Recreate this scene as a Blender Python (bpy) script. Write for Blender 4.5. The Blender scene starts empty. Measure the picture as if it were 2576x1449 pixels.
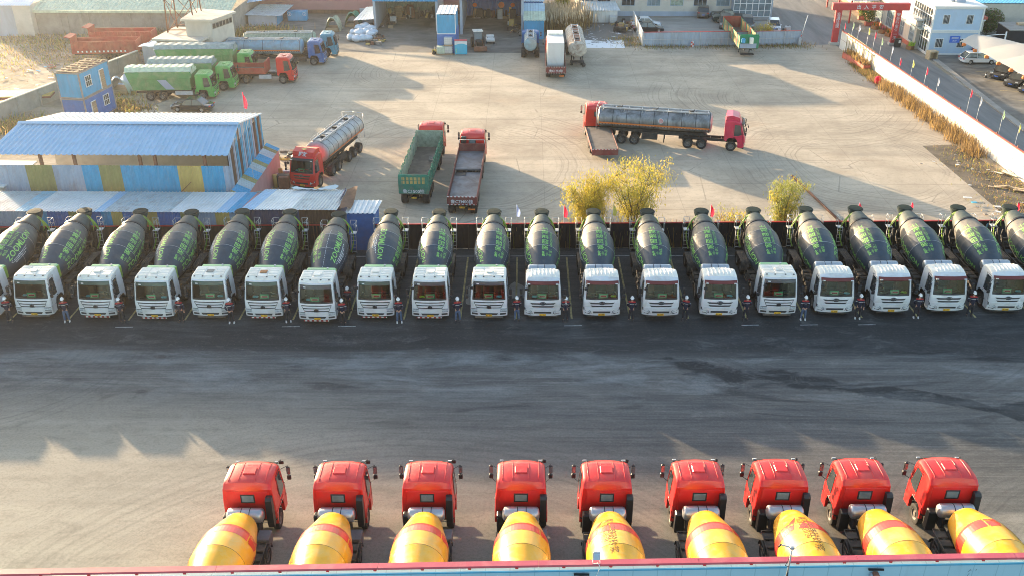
import bpy, bmesh, math, random
from mathutils import Vector, Matrix, noise as mnoise
R=math.radians
random.seed(7)
sc=bpy.context.scene; COL=sc.collection
# ---------------- camera ----------------
PITCH=R(28.0); YAW=R(0.85); HC=32.0; FPX=2360.0; CX,CY=1288.0,724.5
cam_d=bpy.data.cameras.new('camera'); cam=bpy.data.objects.new('camera',cam_d); COL.objects.link(cam)
cam_d.sensor_width=36.0; cam_d.lens=36.0*FPX/2576.0; cam_d.clip_end=3000.0; cam_d.clip_start=0.5
cam.location=(0,0,HC); cam.rotation_euler=(R(90)-PITCH,0,YAW)
sc.camera=cam
# ---------------- sky and sun ----------------
SUN_EL=R(8.6); SUN_AZ=R(-42.0)      # azimuth measured from +Y towards +X
w=bpy.data.worlds.new('World'); sc.world=w; w.use_nodes=True
nt=w.node_tree; bg=nt.nodes['Background']; sky=nt.nodes.new('ShaderNodeTexSky')
sky.sky_type='NISHITA'; sky.sun_disc=False; sky.sun_elevation=SUN_EL; sky.sun_rotation=SUN_AZ
sky.air_density=1.0; sky.dust_density=1.6; sky.ozone_density=1.0
nt.links.new(sky.outputs[0],bg.inputs[0]); bg.inputs[1].default_value=0.15
sun_d=bpy.data.lights.new('sun','SUN'); sun_d.energy=5.0; sun_d.angle=R(0.5); sun_d.color=(1.0,0.75,0.47)
sun=bpy.data.objects.new('sun',sun_d); COL.objects.link(sun); sun.location=(-60,60,60)
SV=Vector((math.sin(SUN_AZ)*math.cos(SUN_EL),math.cos(SUN_AZ)*math.cos(SUN_EL),math.sin(SUN_EL)))
sun.rotation_euler=(-SV).to_track_quat('-Z','Y').to_euler()
sc.view_settings.view_transform='Standard'; sc.view_settings.look='None'
sc.view_settings.exposure=1.95; sc.view_settings.gamma=1.0
sc.cycles.max_bounces=6; sc.cycles.diffuse_bounces=3; sc.cycles.glossy_bounces=3; sc.cycles.transparent_max_bounces=8
sc.cycles.pixel_filter_type='BLACKMAN_HARRIS'; sc.cycles.filter_width=0.95; sc.cycles.volume_bounces=0; sc.cycles.caustics_reflective=False; sc.cycles.caustics_refractive=False

# ---------------- ground plan helper: where a surveyed sight line meets height z ----------------
def G(x,y,z=0.0):
    u=(x-CX)/FPX; v=(y-CY)/FPX
    a,b,c=u, math.cos(PITCH)-v*math.sin(PITCH), -math.sin(PITCH)-v*math.cos(PITCH)
    cs,sn=math.cos(YAW),math.sin(YAW)
    X,Y=a*cs-b*sn, a*sn+b*cs
    t=(z-HC)/c
    return Vector((X*t,Y*t,z))
# ---------------- materials ----------------
MATS={}
def _nt(name):
    m=bpy.data.materials.new(name); m.use_nodes=True; m.node_tree.nodes.clear()
    MATS[name]=m; return m,m.node_tree
def nd(t,typ,ins=None,**kw):
    n=t.nodes.new(typ)
    for k,v in kw.items(): setattr(n,k,v)
    for k,v in (ins or {}).items():
        if isinstance(v,bpy.types.NodeSocket): t.links.new(v,n.inputs[k])
        else: n.inputs[k].default_value=v
    return n
def c4(c): return (c[0],c[1],c[2],1.0)
def mul(c,f): return tuple(max(0,min(1,x*f)) for x in c)
def ramp(t,fac,stops):
    n=t.nodes.new('ShaderNodeValToRGB'); t.links.new(fac,n.inputs[0]); e=n.color_ramp.elements
    while len(e)<len(stops): e.new(0.5)
    for i,(p,c) in enumerate(stops):
        e[i].position=p; e[i].color=c4(c) if hasattr(c,'__len__') else (c,c,c,1)
    return n.outputs[0]
def mixc(t,fac,a,b,mode='MIX'):
    n=nd(t,'ShaderNodeMix',data_type='RGBA',blend_type=mode)
    for i,v in ((0,fac),(6,a),(7,b)):
        if isinstance(v,bpy.types.NodeSocket): t.links.new(v,n.inputs[i])
        else: n.inputs[i].default_value=v if i==0 else c4(v)
    return n.outputs[2]
def mth(t,op,a,b=0.0,c=0.0,clamp=False):
    n=nd(t,'ShaderNodeMath',operation=op); n.use_clamp=clamp
    for i,v in enumerate((a,b,c)):
        if isinstance(v,bpy.types.NodeSocket): t.links.new(v,n.inputs[i])
        else: n.inputs[i].default_value=v
    return n.outputs[0]
def coords(t,scale=(1,1,1),rnd=True):
    tc=nd(t,'ShaderNodeTexCoord'); v=tc.outputs['Object']
    if rnd:
        oi=nd(t,'ShaderNodeObjectInfo'); s=mth(t,'MULTIPLY',oi.outputs['Random'],57.0)
        v=nd(t,'ShaderNodeVectorMath',{0:v,1:s},operation='ADD').outputs[0]
    return nd(t,'ShaderNodeMapping',{'Vector':v,'Scale':scale}).outputs[0]
def noi(t,vec,scale=1.0,detail=4.0,rough=0.55,dist=0.0):
    return nd(t,'ShaderNodeTexNoise',{'Vector':vec,'Scale':scale,'Detail':detail,'Roughness':rough,'Distortion':dist}).outputs[0]
def finish(m,t,col,rough,metal=0.0,bump=None,bstr=0.2,bdist=0.02,spec=0.5,coat=0.0,alpha=None,transl=None):
    p=nd(t,'ShaderNodeBsdfPrincipled',{'Base Color':col if isinstance(col,bpy.types.NodeSocket) else c4(col),'Roughness':rough,'Metallic':metal,'Specular IOR Level':spec,'Coat Weight':coat,'Coat Roughness':0.1})
    if bump is not None:
        b=nd(t,'ShaderNodeBump',{'Height':bump,'Strength':bstr,'Distance':bdist}); t.links.new(b.outputs[0],p.inputs['Normal'])
    sh=p.outputs[0]
    if transl:
        tr=nd(t,'ShaderNodeBsdfTranslucent',{'Color':c4(transl)}); sh=nd(t,'ShaderNodeMixShader',{0:0.45,1:sh,2:tr.outputs[0]}).outputs[0]
    o=nd(t,'ShaderNodeOutputMaterial'); t.links.new(sh,o.inputs[0]); return m
def mat(name,col,rough=0.6,metal=0.0,var=0.15,scale=1.5,dirt=None,damt=0.5,dscale=0.8,bump=0.0,bscale=30.0,coat=0.0,stretch=(1,1,1),spec=0.5,transl=None):
    m,t=_nt(name); v=coords(t,stretch)
    n1=noi(t,v,scale,5,0.6)
    c=mixc(t,ramp(t,n1,[(0.3,0.0),(0.7,1.0)]),mul(col,1-var),mul(col,1+var))
    r=rough
    if dirt:
        n2=noi(t,v,dscale,6,0.65,0.6)
        f=ramp(t,n2,[(max(0,0.62-damt*0.45),0.0),(min(1,0.85-damt*0.3),1.0)])
        c=mixc(t,mth(t,'MULTIPLY',f,min(1,0.45+damt*0.6)),c,dirt)
        r=mth(t,'MULTIPLY_ADD',f,0.3,rough,True)
    b=noi(t,v,bscale,3,0.5) if bump>0 else None
    return finish(m,t,c,r,metal,b,bump,0.01,spec,coat,transl=transl)
DUST=(0.42,0.36,0.28); RUST=(0.20,0.075,0.03); GRIME=(0.05,0.045,0.04)
M={}
def mk(name,*a,**k): M[name]=mat(name,*a,**k)
mk('white_paint',(0.66,0.68,0.70),0.35,var=0.05,dirt=(0.42,0.39,0.34),damt=0.35,coat=0.25)
mk('white_roof',(0.82,0.79,0.71),0.5,var=0.05,dirt=(0.55,0.50,0.42),damt=0.35,dscale=1.6)  # cab white lightened and warmed, grazing sun on the roofs put into the colour
mk('green_paint',(0.36,0.62,0.28),0.4,var=0.06,dirt=(0.5,0.52,0.4),damt=0.35)
mk('lime_paint',(0.26,0.42,0.06),0.4,var=0.12,dirt=GRIME,damt=0.3,dscale=2.5)
mk('letter_lime',(0.27,0.58,0.13),0.5,var=0.15,dirt=(0.25,0.35,0.16),damt=0.25,dscale=2.0)
mk('letter_white',(0.62,0.66,0.68),0.5,var=0.1)
mk('drum_front',(0.030,0.048,0.070),0.50,var=0.2,scale=3,dirt=(0.13,0.125,0.12),damt=0.22,dscale=2.2,coat=0.1,stretch=(1,1,0.25))
mk('drum_mid',(0.052,0.064,0.076),0.50,var=0.2,scale=3,dirt=(0.17,0.155,0.14),damt=0.35,dscale=2.0,coat=0.1,stretch=(1,1,0.25))
mk('drum_rear',(0.085,0.09,0.093),0.55,var=0.22,scale=3,dirt=(0.24,0.215,0.18),damt=0.5,dscale=2.0,stretch=(1,1,0.25))
mk('drum_end',(0.018,0.032,0.030),0.8,spec=0.15,var=0.2,dirt=(0.05,0.05,0.045),damt=0.3)
mk('hopper_metal',(0.035,0.055,0.056),0.6,var=0.3,scale=4,dirt=(0.13,0.13,0.12),damt=0.28,dscale=4)
mk('black_rubber',(0.018,0.018,0.019),0.8,var=0.3,scale=4,dirt=(0.11,0.10,0.09),damt=0.35,dscale=3,bump=0.3)
mk('dusty_rubber',(0.06,0.057,0.052),0.85,var=0.3,scale=4,dirt=(0.16,0.14,0.12),damt=0.5,dscale=3)
mk('chassis_dark',(0.022,0.023,0.025),0.65,var=0.35,scale=4,dirt=(0.13,0.11,0.09),damt=0.4,dscale=2.5)
mk('fender_dusty',(0.075,0.07,0.066),0.75,var=0.3,scale=3,dirt=(0.26,0.21,0.16),damt=0.5,dscale=2.2)
mk('steel_silver',(0.50,0.52,0.54),0.38,metal=0.75,var=0.08,dirt=(0.36,0.33,0.29),damt=0.25,dscale=2)
mk('tank_silver',(0.40,0.41,0.42),0.42,metal=0.55,var=0.1,dirt=(0.20,0.18,0.16),damt=0.35,dscale=1.2)
mk('tank_dirty',(0.30,0.31,0.32),0.40,metal=0.55,var=0.15,dirt=(0.05,0.047,0.045),damt=0.5,dscale=1.0,stretch=(2.0,1.0,0.25))
mk('tank_rusty',(0.62,0.58,0.50),0.65,var=0.12,dirt=(0.16,0.055,0.02),damt=0.55,dscale=1.6)
mk('tank_blue',(0.20,0.35,0.46),0.6,var=0.15,dirt=(0.24,0.26,0.25),damt=0.5,dscale=1.2)
mk('rim_steel',(0.22,0.21,0.20),0.55,metal=0.4,var=0.25,scale=5,dirt=(0.16,0.14,0.12),damt=0.5,dscale=5)
mk('alloy',(0.45,0.44,0.42),0.4,metal=0.6,var=0.15)
mk('dark_trim',(0.018,0.019,0.022),0.45,var=0.2)
mk('grille_dark',(0.035,0.037,0.042),0.5,var=0.3,scale=8)
mk('lamp_lens',(0.46,0.50,0.53),0.15,var=0.35,scale=14,coat=0.6)
mk('chrome',(0.55,0.56,0.58),0.25,metal=0.9,var=0.1)
mk('plate_yellow',(0.75,0.42,0.03),0.5,var=0.08)
mk('plate_blue',(0.05,0.16,0.62),0.5,var=0.08)
mk('seat_brown',(0.085,0.05,0.03),0.8,var=0.4,scale=5)
mk('seat_red',(0.13,0.025,0.02),0.8,var=0.4,scale=4)
mk('placard_green',(0.10,0.48,0.20),0.5,var=0.1)
mk('placard_cream',(0.62,0.48,0.36),0.5,var=0.2,scale=12)
mk('cloth_cyan',(0.12,0.48,0.62),0.8,var=0.3,scale=9)
mk('cloth_lime',(0.45,0.65,0.05),0.8,var=0.3,scale=9)
mk('visor_maroon',(0.15,0.035,0.03),0.3,var=0.2)
mk('visor_teal',(0.02,0.06,0.06),0.25,var=0.2)
mk('visor_navy',(0.03,0.038,0.06),0.25,var=0.2)
mk('red_paint',(0.60,0.016,0.014),0.36,var=0.08,dirt=(0.42,0.07,0.055),damt=0.22,dscale=1.3,coat=0.25)
mk('red_roof',(0.62,0.024,0.022),0.42,var=0.08,dirt=(0.60,0.14,0.11),damt=0.28,dscale=1.0,coat=0.3)
mk('maroon_paint',(0.16,0.03,0.03),0.6,var=0.25,dirt=(0.24,0.16,0.12),damt=0.35)
mk('magenta_red',(0.62,0.018,0.07),0.35,var=0.1,dirt=(0.55,0.25,0.2),damt=0.15,coat=0.3)
mk('yellow_paint',(0.76,0.37,0.012),0.36,var=0.08,dirt=(0.62,0.47,0.20),damt=0.32,dscale=1.6,coat=0.3)
mk('band_red',(0.60,0.035,0.02),0.36,var=0.06,coat=0.3)
mk('letter_dark',(0.10,0.055,0.02),0.5,var=0.2)
mk('dump_green',(0.08,0.26,0.09),0.6,var=0.15,dirt=(0.30,0.36,0.22),damt=0.4)
mk('cab_green',(0.07,0.36,0.08),0.42,var=0.1,dirt=(0.3,0.4,0.22),damt=0.25)
mk('board_green',(0.008,0.22,0.10),0.55,var=0.15,dirt=(0.12,0.2,0.12),damt=0.25)
mk('stake_green',(0.02,0.20,0.14),0.65,var=0.35,dirt=(0.22,0.20,0.15),damt=0.35,dscale=1.4)
mk('tarp_pale',(0.52,0.60,0.46),0.75,var=0.2,scale=2.5,dirt=(0.35,0.40,0.30),damt=0.3)
mk('tarp_grey',(0.24,0.31,0.32),0.8,var=0.25,scale=2.5,dirt=(0.5,0.52,0.5),damt=0.25)
mk('tarp_olive',(0.28,0.33,0.26),0.85,var=0.3,scale=3)
mk('load_floor',(0.17,0.145,0.125),0.85,var=0.3,scale=1.2,dirt=(0.09,0.08,0.07),damt=0.4)
mk('bed_steel',(0.19,0.19,0.20),0.6,metal=0.2,var=0.2,scale=1.0,dirt=(0.14,0.09,0.07),damt=0.35)
mk('cab_blue',(0.02,0.12,0.34),0.42,var=0.15,dirt=(0.25,0.3,0.4),damt=0.25)
mk('cab_teal',(0.05,0.26,0.38),0.45,var=0.15,dirt=(0.22,0.28,0.3),damt=0.3)
mk('body_red',(0.38,0.06,0.04),0.65,var=0.2,dirt=(0.40,0.20,0.13),damt=0.35)
mk('panel_blue',(0.045,0.31,0.54),0.6,var=0.14,scale=2.5,dirt=(0.14,0.25,0.35),damt=0.25,dscale=1.5,stretch=(1,1,0.3))
mk('panel_deep_blue',(0.045,0.15,0.42),0.6,var=0.14,scale=2.5,dirt=(0.12,0.16,0.25),damt=0.25,dscale=1.5)
mk('panel_grey',(0.30,0.37,0.48),0.6,var=0.12,scale=2,dirt=(0.24,0.15,0.10),damt=0.22,dscale=1.2,stretch=(1,1,0.25))
mk('panel_olive',(0.27,0.25,0.10),0.6,var=0.15,scale=2,dirt=(0.2,0.15,0.08),damt=0.25,stretch=(1,1,0.3))
mk('panel_ochre',(0.50,0.36,0.12),0.6,var=0.15,scale=2,dirt=(0.2,0.12,0.06),damt=0.2,stretch=(1,1,0.3))
mk('panel_rust',(0.13,0.07,0.045),0.8,var=0.3,scale=3,stretch=(1,1,0.3))
mk('panel_violet',(0.08,0.085,0.16),0.65,var=0.25,scale=2,dirt=(0.16,0.09,0.06),damt=0.35,stretch=(1,1,0.2))
mk('roof_blue',(0.29,0.48,0.67),0.5,var=0.08,scale=0.7,dirt=(0.36,0.44,0.52),damt=0.3,dscale=0.7)
mk('roof_white',(0.60,0.64,0.66),0.5,var=0.06,scale=0.8,dirt=(0.45,0.44,0.42),damt=0.25,dscale=0.9)
mk('roof_sky',(0.25,0.47,0.60),0.5,var=0.08,scale=0.8,dirt=(0.35,0.32,0.3),damt=0.25,dscale=1.2)
mk('roof_grey',(0.38,0.46,0.50),0.55,var=0.08,scale=0.8,dirt=(0.22,0.16,0.13),damt=0.27,dscale=1.1)
mk('plaster',(0.55,0.51,0.45),0.85,var=0.08,scale=0.8,dirt=(0.36,0.32,0.27),damt=0.35,dscale=0.4)
mk('concrete_grey',(0.30,0.285,0.26),0.85,var=0.12,scale=0.8,dirt=(0.18,0.17,0.15),damt=0.4,dscale=0.5,bump=0.2)
mk('pink_wall',(0.46,0.24,0.24),0.8,var=0.06,scale=0.4,dirt=(0.34,0.2,0.2),damt=0.3,dscale=0.3)
mk('fence_dark',(0.006,0.008,0.016),0.6,var=0.3,scale=2)
mk('fence_red',(0.52,0.035,0.035),0.5,var=0.12)
mk('cap_pink',(0.50,0.095,0.13),0.5,var=0.07,scale=1.0,dirt=(0.60,0.27,0.27),damt=0.25,dscale=0.8)
mk('wall_white',(0.66,0.66,0.64),0.6,var=0.05,scale=1,dirt=(0.50,0.45,0.38),damt=0.3,dscale=0.6,stretch=(1,1,0.3))
mk('wall_grey_blue',(0.36,0.42,0.50),0.6,var=0.08,scale=1,dirt=(0.28,0.28,0.28),damt=0.3,dscale=0.6,stretch=(1,1,0.3))
mk('office_blue',(0.42,0.55,0.70),0.5,var=0.05,scale=1,dirt=(0.40,0.47,0.55),damt=0.2)
mk('frame_white',(0.74,0.74,0.72),0.5,var=0.05)
mk('glass_dark',(0.035,0.045,0.05),0.08,var=0.4,scale=1.2,coat=0.5,spec=0.8)
mk('glass_sky',(0.16,0.22,0.25),0.1,var=0.3,scale=1.0,coat=0.5,spec=0.8)
mk('gate_red',(0.52,0.05,0.05),0.5,var=0.08,dirt=(0.45,0.15,0.13),damt=0.2)
mk('steel_rust',(0.20,0.085,0.05),0.75,var=0.3,scale=3,dirt=(0.3,0.2,0.15),damt=0.3)
mk('galvanised',(0.50,0.51,0.52),0.5,metal=0.3,var=0.15,scale=4)
mk('wood',(0.34,0.24,0.15),0.8,var=0.3,scale=3,stretch=(0.3,3,3))
mk('wood_pale',(0.50,0.38,0.24),0.8,var=0.25,scale=3)
mk('skin',(0.46,0.26,0.18),0.6,var=0.08)
mk('hair',(0.02,0.017,0.015),0.7,var=0.2)
mk('helmet_white',(0.80,0.80,0.78),0.35,var=0.03,coat=0.3)
mk('denim',(0.07,0.11,0.19),0.85,var=0.25,scale=8)
mk('trouser_dark',(0.016,0.018,0.026),0.85,var=0.25,scale=8)
mk('shoe_white',(0.6,0.6,0.6),0.6,var=0.1)
mk('shoe_dark',(0.03,0.03,0.035),0.6,var=0.2)
mk('canvas_white',(0.74,0.72,0.68),0.6,var=0.04,scale=0.8,transl=(0.7,0.66,0.6))
mk('bag_white',(0.58,0.64,0.72),0.5,var=0.15,scale=2.5,bump=0.6,bscale=6)
mk('flag_red',(0.66,0.03,0.09),0.7,var=0.1,transl=(0.7,0.04,0.08))
mk('flag_blue',(0.26,0.34,0.62),0.7,var=0.1,transl=(0.3,0.4,0.7))
mk('flag_white',(0.55,0.60,0.72),0.7,var=0.1,transl=(0.6,0.65,0.75))
mk('flag_yellow',(0.62,0.62,0.16),0.7,var=0.1,transl=(0.7,0.7,0.2))
mk('flag_green',(0.40,0.55,0.34),0.7,var=0.1,transl=(0.4,0.6,0.35))
mk('bark',(0.12,0.09,0.065),0.9,var=0.3,scale=6)
mk('leaf_gold',(0.46,0.36,0.05),0.6,var=0.3,scale=1.2,transl=(0.55,0.45,0.06))
mk('leaf_olive',(0.18,0.20,0.05),0.6,var=0.3,scale=1.2,transl=(0.32,0.34,0.07))
mk('leaf_green',(0.07,0.13,0.035),0.6,var=0.3,scale=1.2,transl=(0.15,0.28,0.05))
mk('grass_dry',(0.42,0.27,0.10),0.8,var=0.3,scale=1.0,transl=(0.5,0.34,0.12))
mk('grass_brown',(0.20,0.14,0.08),0.85,var=0.3,scale=1.0,transl=(0.25,0.18,0.1))
mk('reed_plume',(0.55,0.44,0.30),0.8,var=0.2,scale=1.0,transl=(0.6,0.5,0.35))
mk('paper_orange',(0.75,0.22,0.05),0.6,var=0.1)
mk('paint_yellow_line',(0.46,0.38,0.16),0.7,var=0.25,scale=4,dirt=(0.09,0.09,0.09),damt=0.5,dscale=3)
mk('paint_white_line',(0.40,0.42,0.44),0.7,var=0.25,scale=4,dirt=(0.10,0.10,0.10),damt=0.5,dscale=3)
mk('car_black',(0.012,0.013,0.016),0.22,var=0.2,coat=0.8)
mk('car_white',(0.72,0.73,0.74),0.3,var=0.03,coat=0.6)
mk('car_silver',(0.42,0.44,0.46),0.3,metal=0.3,var=0.05,coat=0.6)
mk('car_brown',(0.10,0.085,0.075),0.3,metal=0.3,var=0.1,coat=0.6)
mk('car_blue',(0.10,0.16,0.25),0.3,metal=0.3,var=0.1,coat=0.6)
mk('car_green',(0.025,0.05,0.045),0.3,var=0.1,coat=0.6)
mk('taillight',(0.5,0.02,0.02),0.25,var=0.1,coat=0.5)
mk('flower_orange',(0.75,0.28,0.03),0.7,var=0.3,scale=8)
mk('flower_pink',(0.6,0.10,0.25),0.7,var=0.3,scale=8)
mk('planter_red',(0.50,0.12,0.08),0.7,var=0.12,dirt=(0.42,0.25,0.18),damt=0.3)
mk('planter_wood',(0.36,0.17,0.07),0.7,var=0.2,scale=4)
mk('rag_mix',(0.20,0.19,0.18),0.85,var=0.6,scale=3)
mk('puddle_white',(0.72,0.74,0.76),0.4,var=0.05)
mk('sign_cyan',(0.05,0.40,0.58),0.4,var=0.1)
def glassmat(name,tint,opq=0.35):
    m,t=_nt(name)
    tr=nd(t,'ShaderNodeBsdfTransparent',{'Color':c4(tint)})
    gl=nd(t,'ShaderNodeBsdfGlossy',{'Color':(0.85,0.9,0.95,1),'Roughness':0.06})
    lw=nd(t,'ShaderNodeLayerWeight',{'Blend':0.12})
    f=mth(t,'MULTIPLY_ADD',lw.outputs['Fresnel'],0.55,0.02,True)
    a=nd(t,'ShaderNodeMixShader',{0:f,1:tr.outputs[0],2:gl.outputs[0]})
    o=nd(t,'ShaderNodeOutputMaterial'); t.links.new(a.outputs[0],o.inputs[0]); M[name]=m
glassmat('windscreen',(0.50,0.60,0.55))
# jacket: navy with a red yoke and a thin reflective stripe, by height on the body
m,t=_nt('jacket'); tc=nd(t,'ShaderNodeTexCoord'); sx=nd(t,'ShaderNodeSeparateXYZ',{0:tc.outputs['Object']})
z=sx.outputs[2]; yoke=mth(t,'GREATER_THAN',z,1.425); st=mth(t,'MULTIPLY',mth(t,'GREATER_THAN',z,1.295),mth(t,'LESS_THAN',z,1.325))
c=mixc(t,yoke,(0.009,0.012,0.035),(0.32,0.02,0.02)); c=mixc(t,st,c,(0.55,0.55,0.55)); M['jacket']=finish(m,t,c,0.8)
# red and white reflective strip along a bumper bar or tailboard
m,t=_nt('reflective_strip'); tc=nd(t,'ShaderNodeTexCoord'); sx=nd(t,'ShaderNodeSeparateXYZ',{0:tc.outputs['Object']})
f=mth(t,'GREATER_THAN',mth(t,'FRACT',mth(t,'MULTIPLY',mth(t,'ADD',sx.outputs[0],sx.outputs[1]),3.2)),0.5)
M['reflective_strip']=finish(m,t,mixc(t,f,(0.30,0.03,0.03),(0.62,0.62,0.60)),0.5)

# ---------------- mesh builder ----------------
class MB:
    def __init__(s,*mats): s.v=[]; s.f=[]; s.mi=[]; s.sm=[]; s.mats=list(mats); s.cur=0; s.xf=None
    def m(s,name):
        if name not in s.mats: s.mats.append(name)
        s.cur=s.mats.index(name); return s
    def vert(s,p):
        p=Vector(p)
        if s.xf is not None: p=s.xf@p
        s.v.append(p); return len(s.v)-1
    def face(s,ids,smooth=False): s.f.append(ids); s.mi.append(s.cur); s.sm.append(smooth)
    def quad(s,*pts,smooth=False): s.face([s.vert(p) for p in pts],smooth)
    def box(s,x0,x1,y0,y1,z0,z1,top=None):
        if x0>x1: x0,x1=x1,x0
        if y0>y1: y0,y1=y1,y0
        if z0>z1: z0,z1=z1,z0
        tx,ty=top if top else (0,0)
        i=[s.vert(p) for p in ((x0,y0,z0),(x1,y0,z0),(x1,y1,z0),(x0,y1,z0),(x0+tx,y0+ty,z1),(x1-tx,y0+ty,z1),(x1-tx,y1-ty,z1),(x0+tx,y1-ty,z1))]
        for q in ((0,3,2,1),(4,5,6,7),(0,1,5,4),(1,2,6,5),(2,3,7,6),(3,0,4,7)): s.face([i[k] for k in q])
        return s
    def rbox(s,x0,x1,y0,y1,z0,z1,r=0.04):   # box with chamfered edges
        xs=(x0,x0+r,x1-r,x1); ys=(y0,y0+r,y1-r,y1); zs=(z0,z0+r,z1-r,z1); ids={}
        def V(a,b,c):
            k=(a,b,c)
            if k not in ids: ids[k]=s.vert((xs[a],ys[b],zs[c]))
            return ids[k]
        F=s.face
        F([V(1,1,0),V(1,2,0),V(2,2,0),V(2,1,0)]);F([V(1,1,3),V(2,1,3),V(2,2,3),V(1,2,3)])
        F([V(1,0,1),V(2,0,1),V(2,0,2),V(1,0,2)]);F([V(1,3,1),V(1,3,2),V(2,3,2),V(2,3,1)])
        F([V(0,1,1),V(0,1,2),V(0,2,2),V(0,2,1)]);F([V(3,1,1),V(3,2,1),V(3,2,2),V(3,1,2)])
        for c,cc in ((0,1),(3,2)):
            F([V(1,1,c),V(2,1,c),V(2,0,cc),V(1,0,cc)]);F([V(1,2,c),V(2,2,c),V(2,3,cc),V(1,3,cc)])
            F([V(1,1,c),V(1,2,c),V(0,2,cc),V(0,1,cc)]);F([V(2,1,c),V(2,2,c),V(3,2,cc),V(3,1,cc)])
        for a,aa in ((0,1),(3,2)):
            for b,bb in ((0,1),(3,2)):
                F([V(a,bb,1),V(a,bb,2),V(aa,b,2),V(aa,b,1)])
                for c,cc in ((0,1),(3,2)): F([V(a,bb,cc),V(aa,b,cc),V(aa,bb,c)])
        return s
    def prism(s,prof,x0,x1,smooth=False):    # profile in (y,z) swept along x
        a=[s.vert((x0,p[0],p[1])) for p in prof]; b=[s.vert((x1,p[0],p[1])) for p in prof]; n=len(prof)
        s.face(a[::-1]); s.face(b)
        for i in range(n): j=(i+1)%n; s.face([a[i],a[j],b[j],b[i]],smooth)
        return s
    def poly(s,pts,z0,z1):                   # plan polygon extruded upwards
        a=[s.vert((p[0],p[1],z0)) for p in pts]; b=[s.vert((p[0],p[1],z1)) for p in pts]; n=len(pts)
        s.face(a[::-1]); s.face(b)
        for i in range(n): j=(i+1)%n; s.face([a[i],a[j],b[j],b[i]])
        return s
    def cyl(s,p0,p1,r0,r1=None,n=10,caps=True,smooth=True):
        p0=Vector(p0);p1=Vector(p1); r1=r0 if r1 is None else r1
        d=(p1-p0).normalized(); u=d.orthogonal().normalized(); w=d.cross(u)
        A=[];B=[]
        for k in range(n):
            t=2*math.pi*k/n; o=u*math.cos(t)+w*math.sin(t)
            A.append(s.vert(p0+o*r0)); B.append(s.vert(p1+o*r1))
        for k in range(n): j=(k+1)%n; s.face([A[k],A[j],B[j],B[k]],smooth)
        if caps: s.face(A[::-1]); s.face(B)
        return s
    def tube(s,pts,r,n=6):
        for a,b in zip(pts[:-1],pts[1:]): s.cyl(a,b,r,r,n)
        return s
    def lathe(s,prof,mat4=None,n=24,sx=1.0,sy=1.0,mats=None,smooth=True,arc=None):  # profile (axial,radius) round local Z
        rings=[]
        for (a,r) in prof:
            ring=[]
            for k in range(n):
                t=2*math.pi*k/n; p=Vector((math.cos(t)*r*sx,math.sin(t)*r*sy,a))
                if mat4 is not None: p=mat4@p
                ring.append(s.vert(p))
            rings.append(ring)
        for i in range(len(rings)-1):
            if mats: s.m(mats[i])
            for k in range(n): j=(k+1)%n; s.face([rings[i][k],rings[i][j],rings[i+1][j],rings[i+1][k]],smooth)
        return s
    def grid(s,fn,nu,nv,smooth=True):
        ids=[[s.vert(fn(i/nu,j/nv)) for i in range(nu+1)] for j in range(nv+1)]
        for j in range(nv):
            for i in range(nu): s.face([ids[j][i],ids[j][i+1],ids[j+1][i+1],ids[j+1][i]],smooth)
        return s
    def mesh(s,name,weld=False,sharp=35):
        me=bpy.data.meshes.new(name); me.from_pydata([tuple(p) for p in s.v],[],s.f)
        for k in s.mats: me.materials.append(M[k])
        me.polygons.foreach_set('material_index',s.mi); me.polygons.foreach_set('use_smooth',s.sm)
        bm=bmesh.new(); bm.from_mesh(me)
        if weld: bmesh.ops.remove_doubles(bm,verts=bm.verts,dist=0.0005)
        bmesh.ops.recalc_face_normals(bm,faces=bm.faces)
        ca=math.cos(R(sharp))
        for e in bm.edges:
            if len(e.link_faces)==2 and e.link_faces[0].normal.dot(e.link_faces[1].normal)<ca: e.smooth=False
        bm.to_mesh(me); bm.free(); me.update(); return me
    def build(s,name,parent=None,weld=False,sharp=35,label=None):
        o=bpy.data.objects.new(name,s.mesh(name,weld,sharp)); COL.objects.link(o)
        if parent is not None: o.parent=parent
        if label: o['label']=label
        return o
def tag(o,label=None,cat=None,group=None,kind=None):
    if label: o['label']=label
    if cat: o['category']=cat
    if group: o['group']=group
    if kind: o['kind']=kind
    return o
def thing(name,label,cat,loc=(0,0,0),rz=0.0,group=None):
    o=bpy.data.objects.new(name,None); COL.objects.link(o); o.empty_display_size=0.3
    o.location=loc; o.rotation_euler=(0,0,rz); return tag(o,label,cat,group)
def copy_tree(o,parent=None):
    c=o.copy(); COL.objects.link(c)
    if parent is not None: c.parent=parent
    for ch in list(o.children): copy_tree(ch,c)
    return c
def dup(root,loc,rz=0.0,label=None,group=None):
    c=copy_tree(root); c.location=loc; c.rotation_euler=(0,0,rz)
    if label: c['label']=label
    if group: c['group']=group
    return c
def heading(front,rear):   # rotation so that local -Y points from rear to front
    d=Vector(front)-Vector(rear); return math.atan2(d.y,d.x)+R(90)
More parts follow.
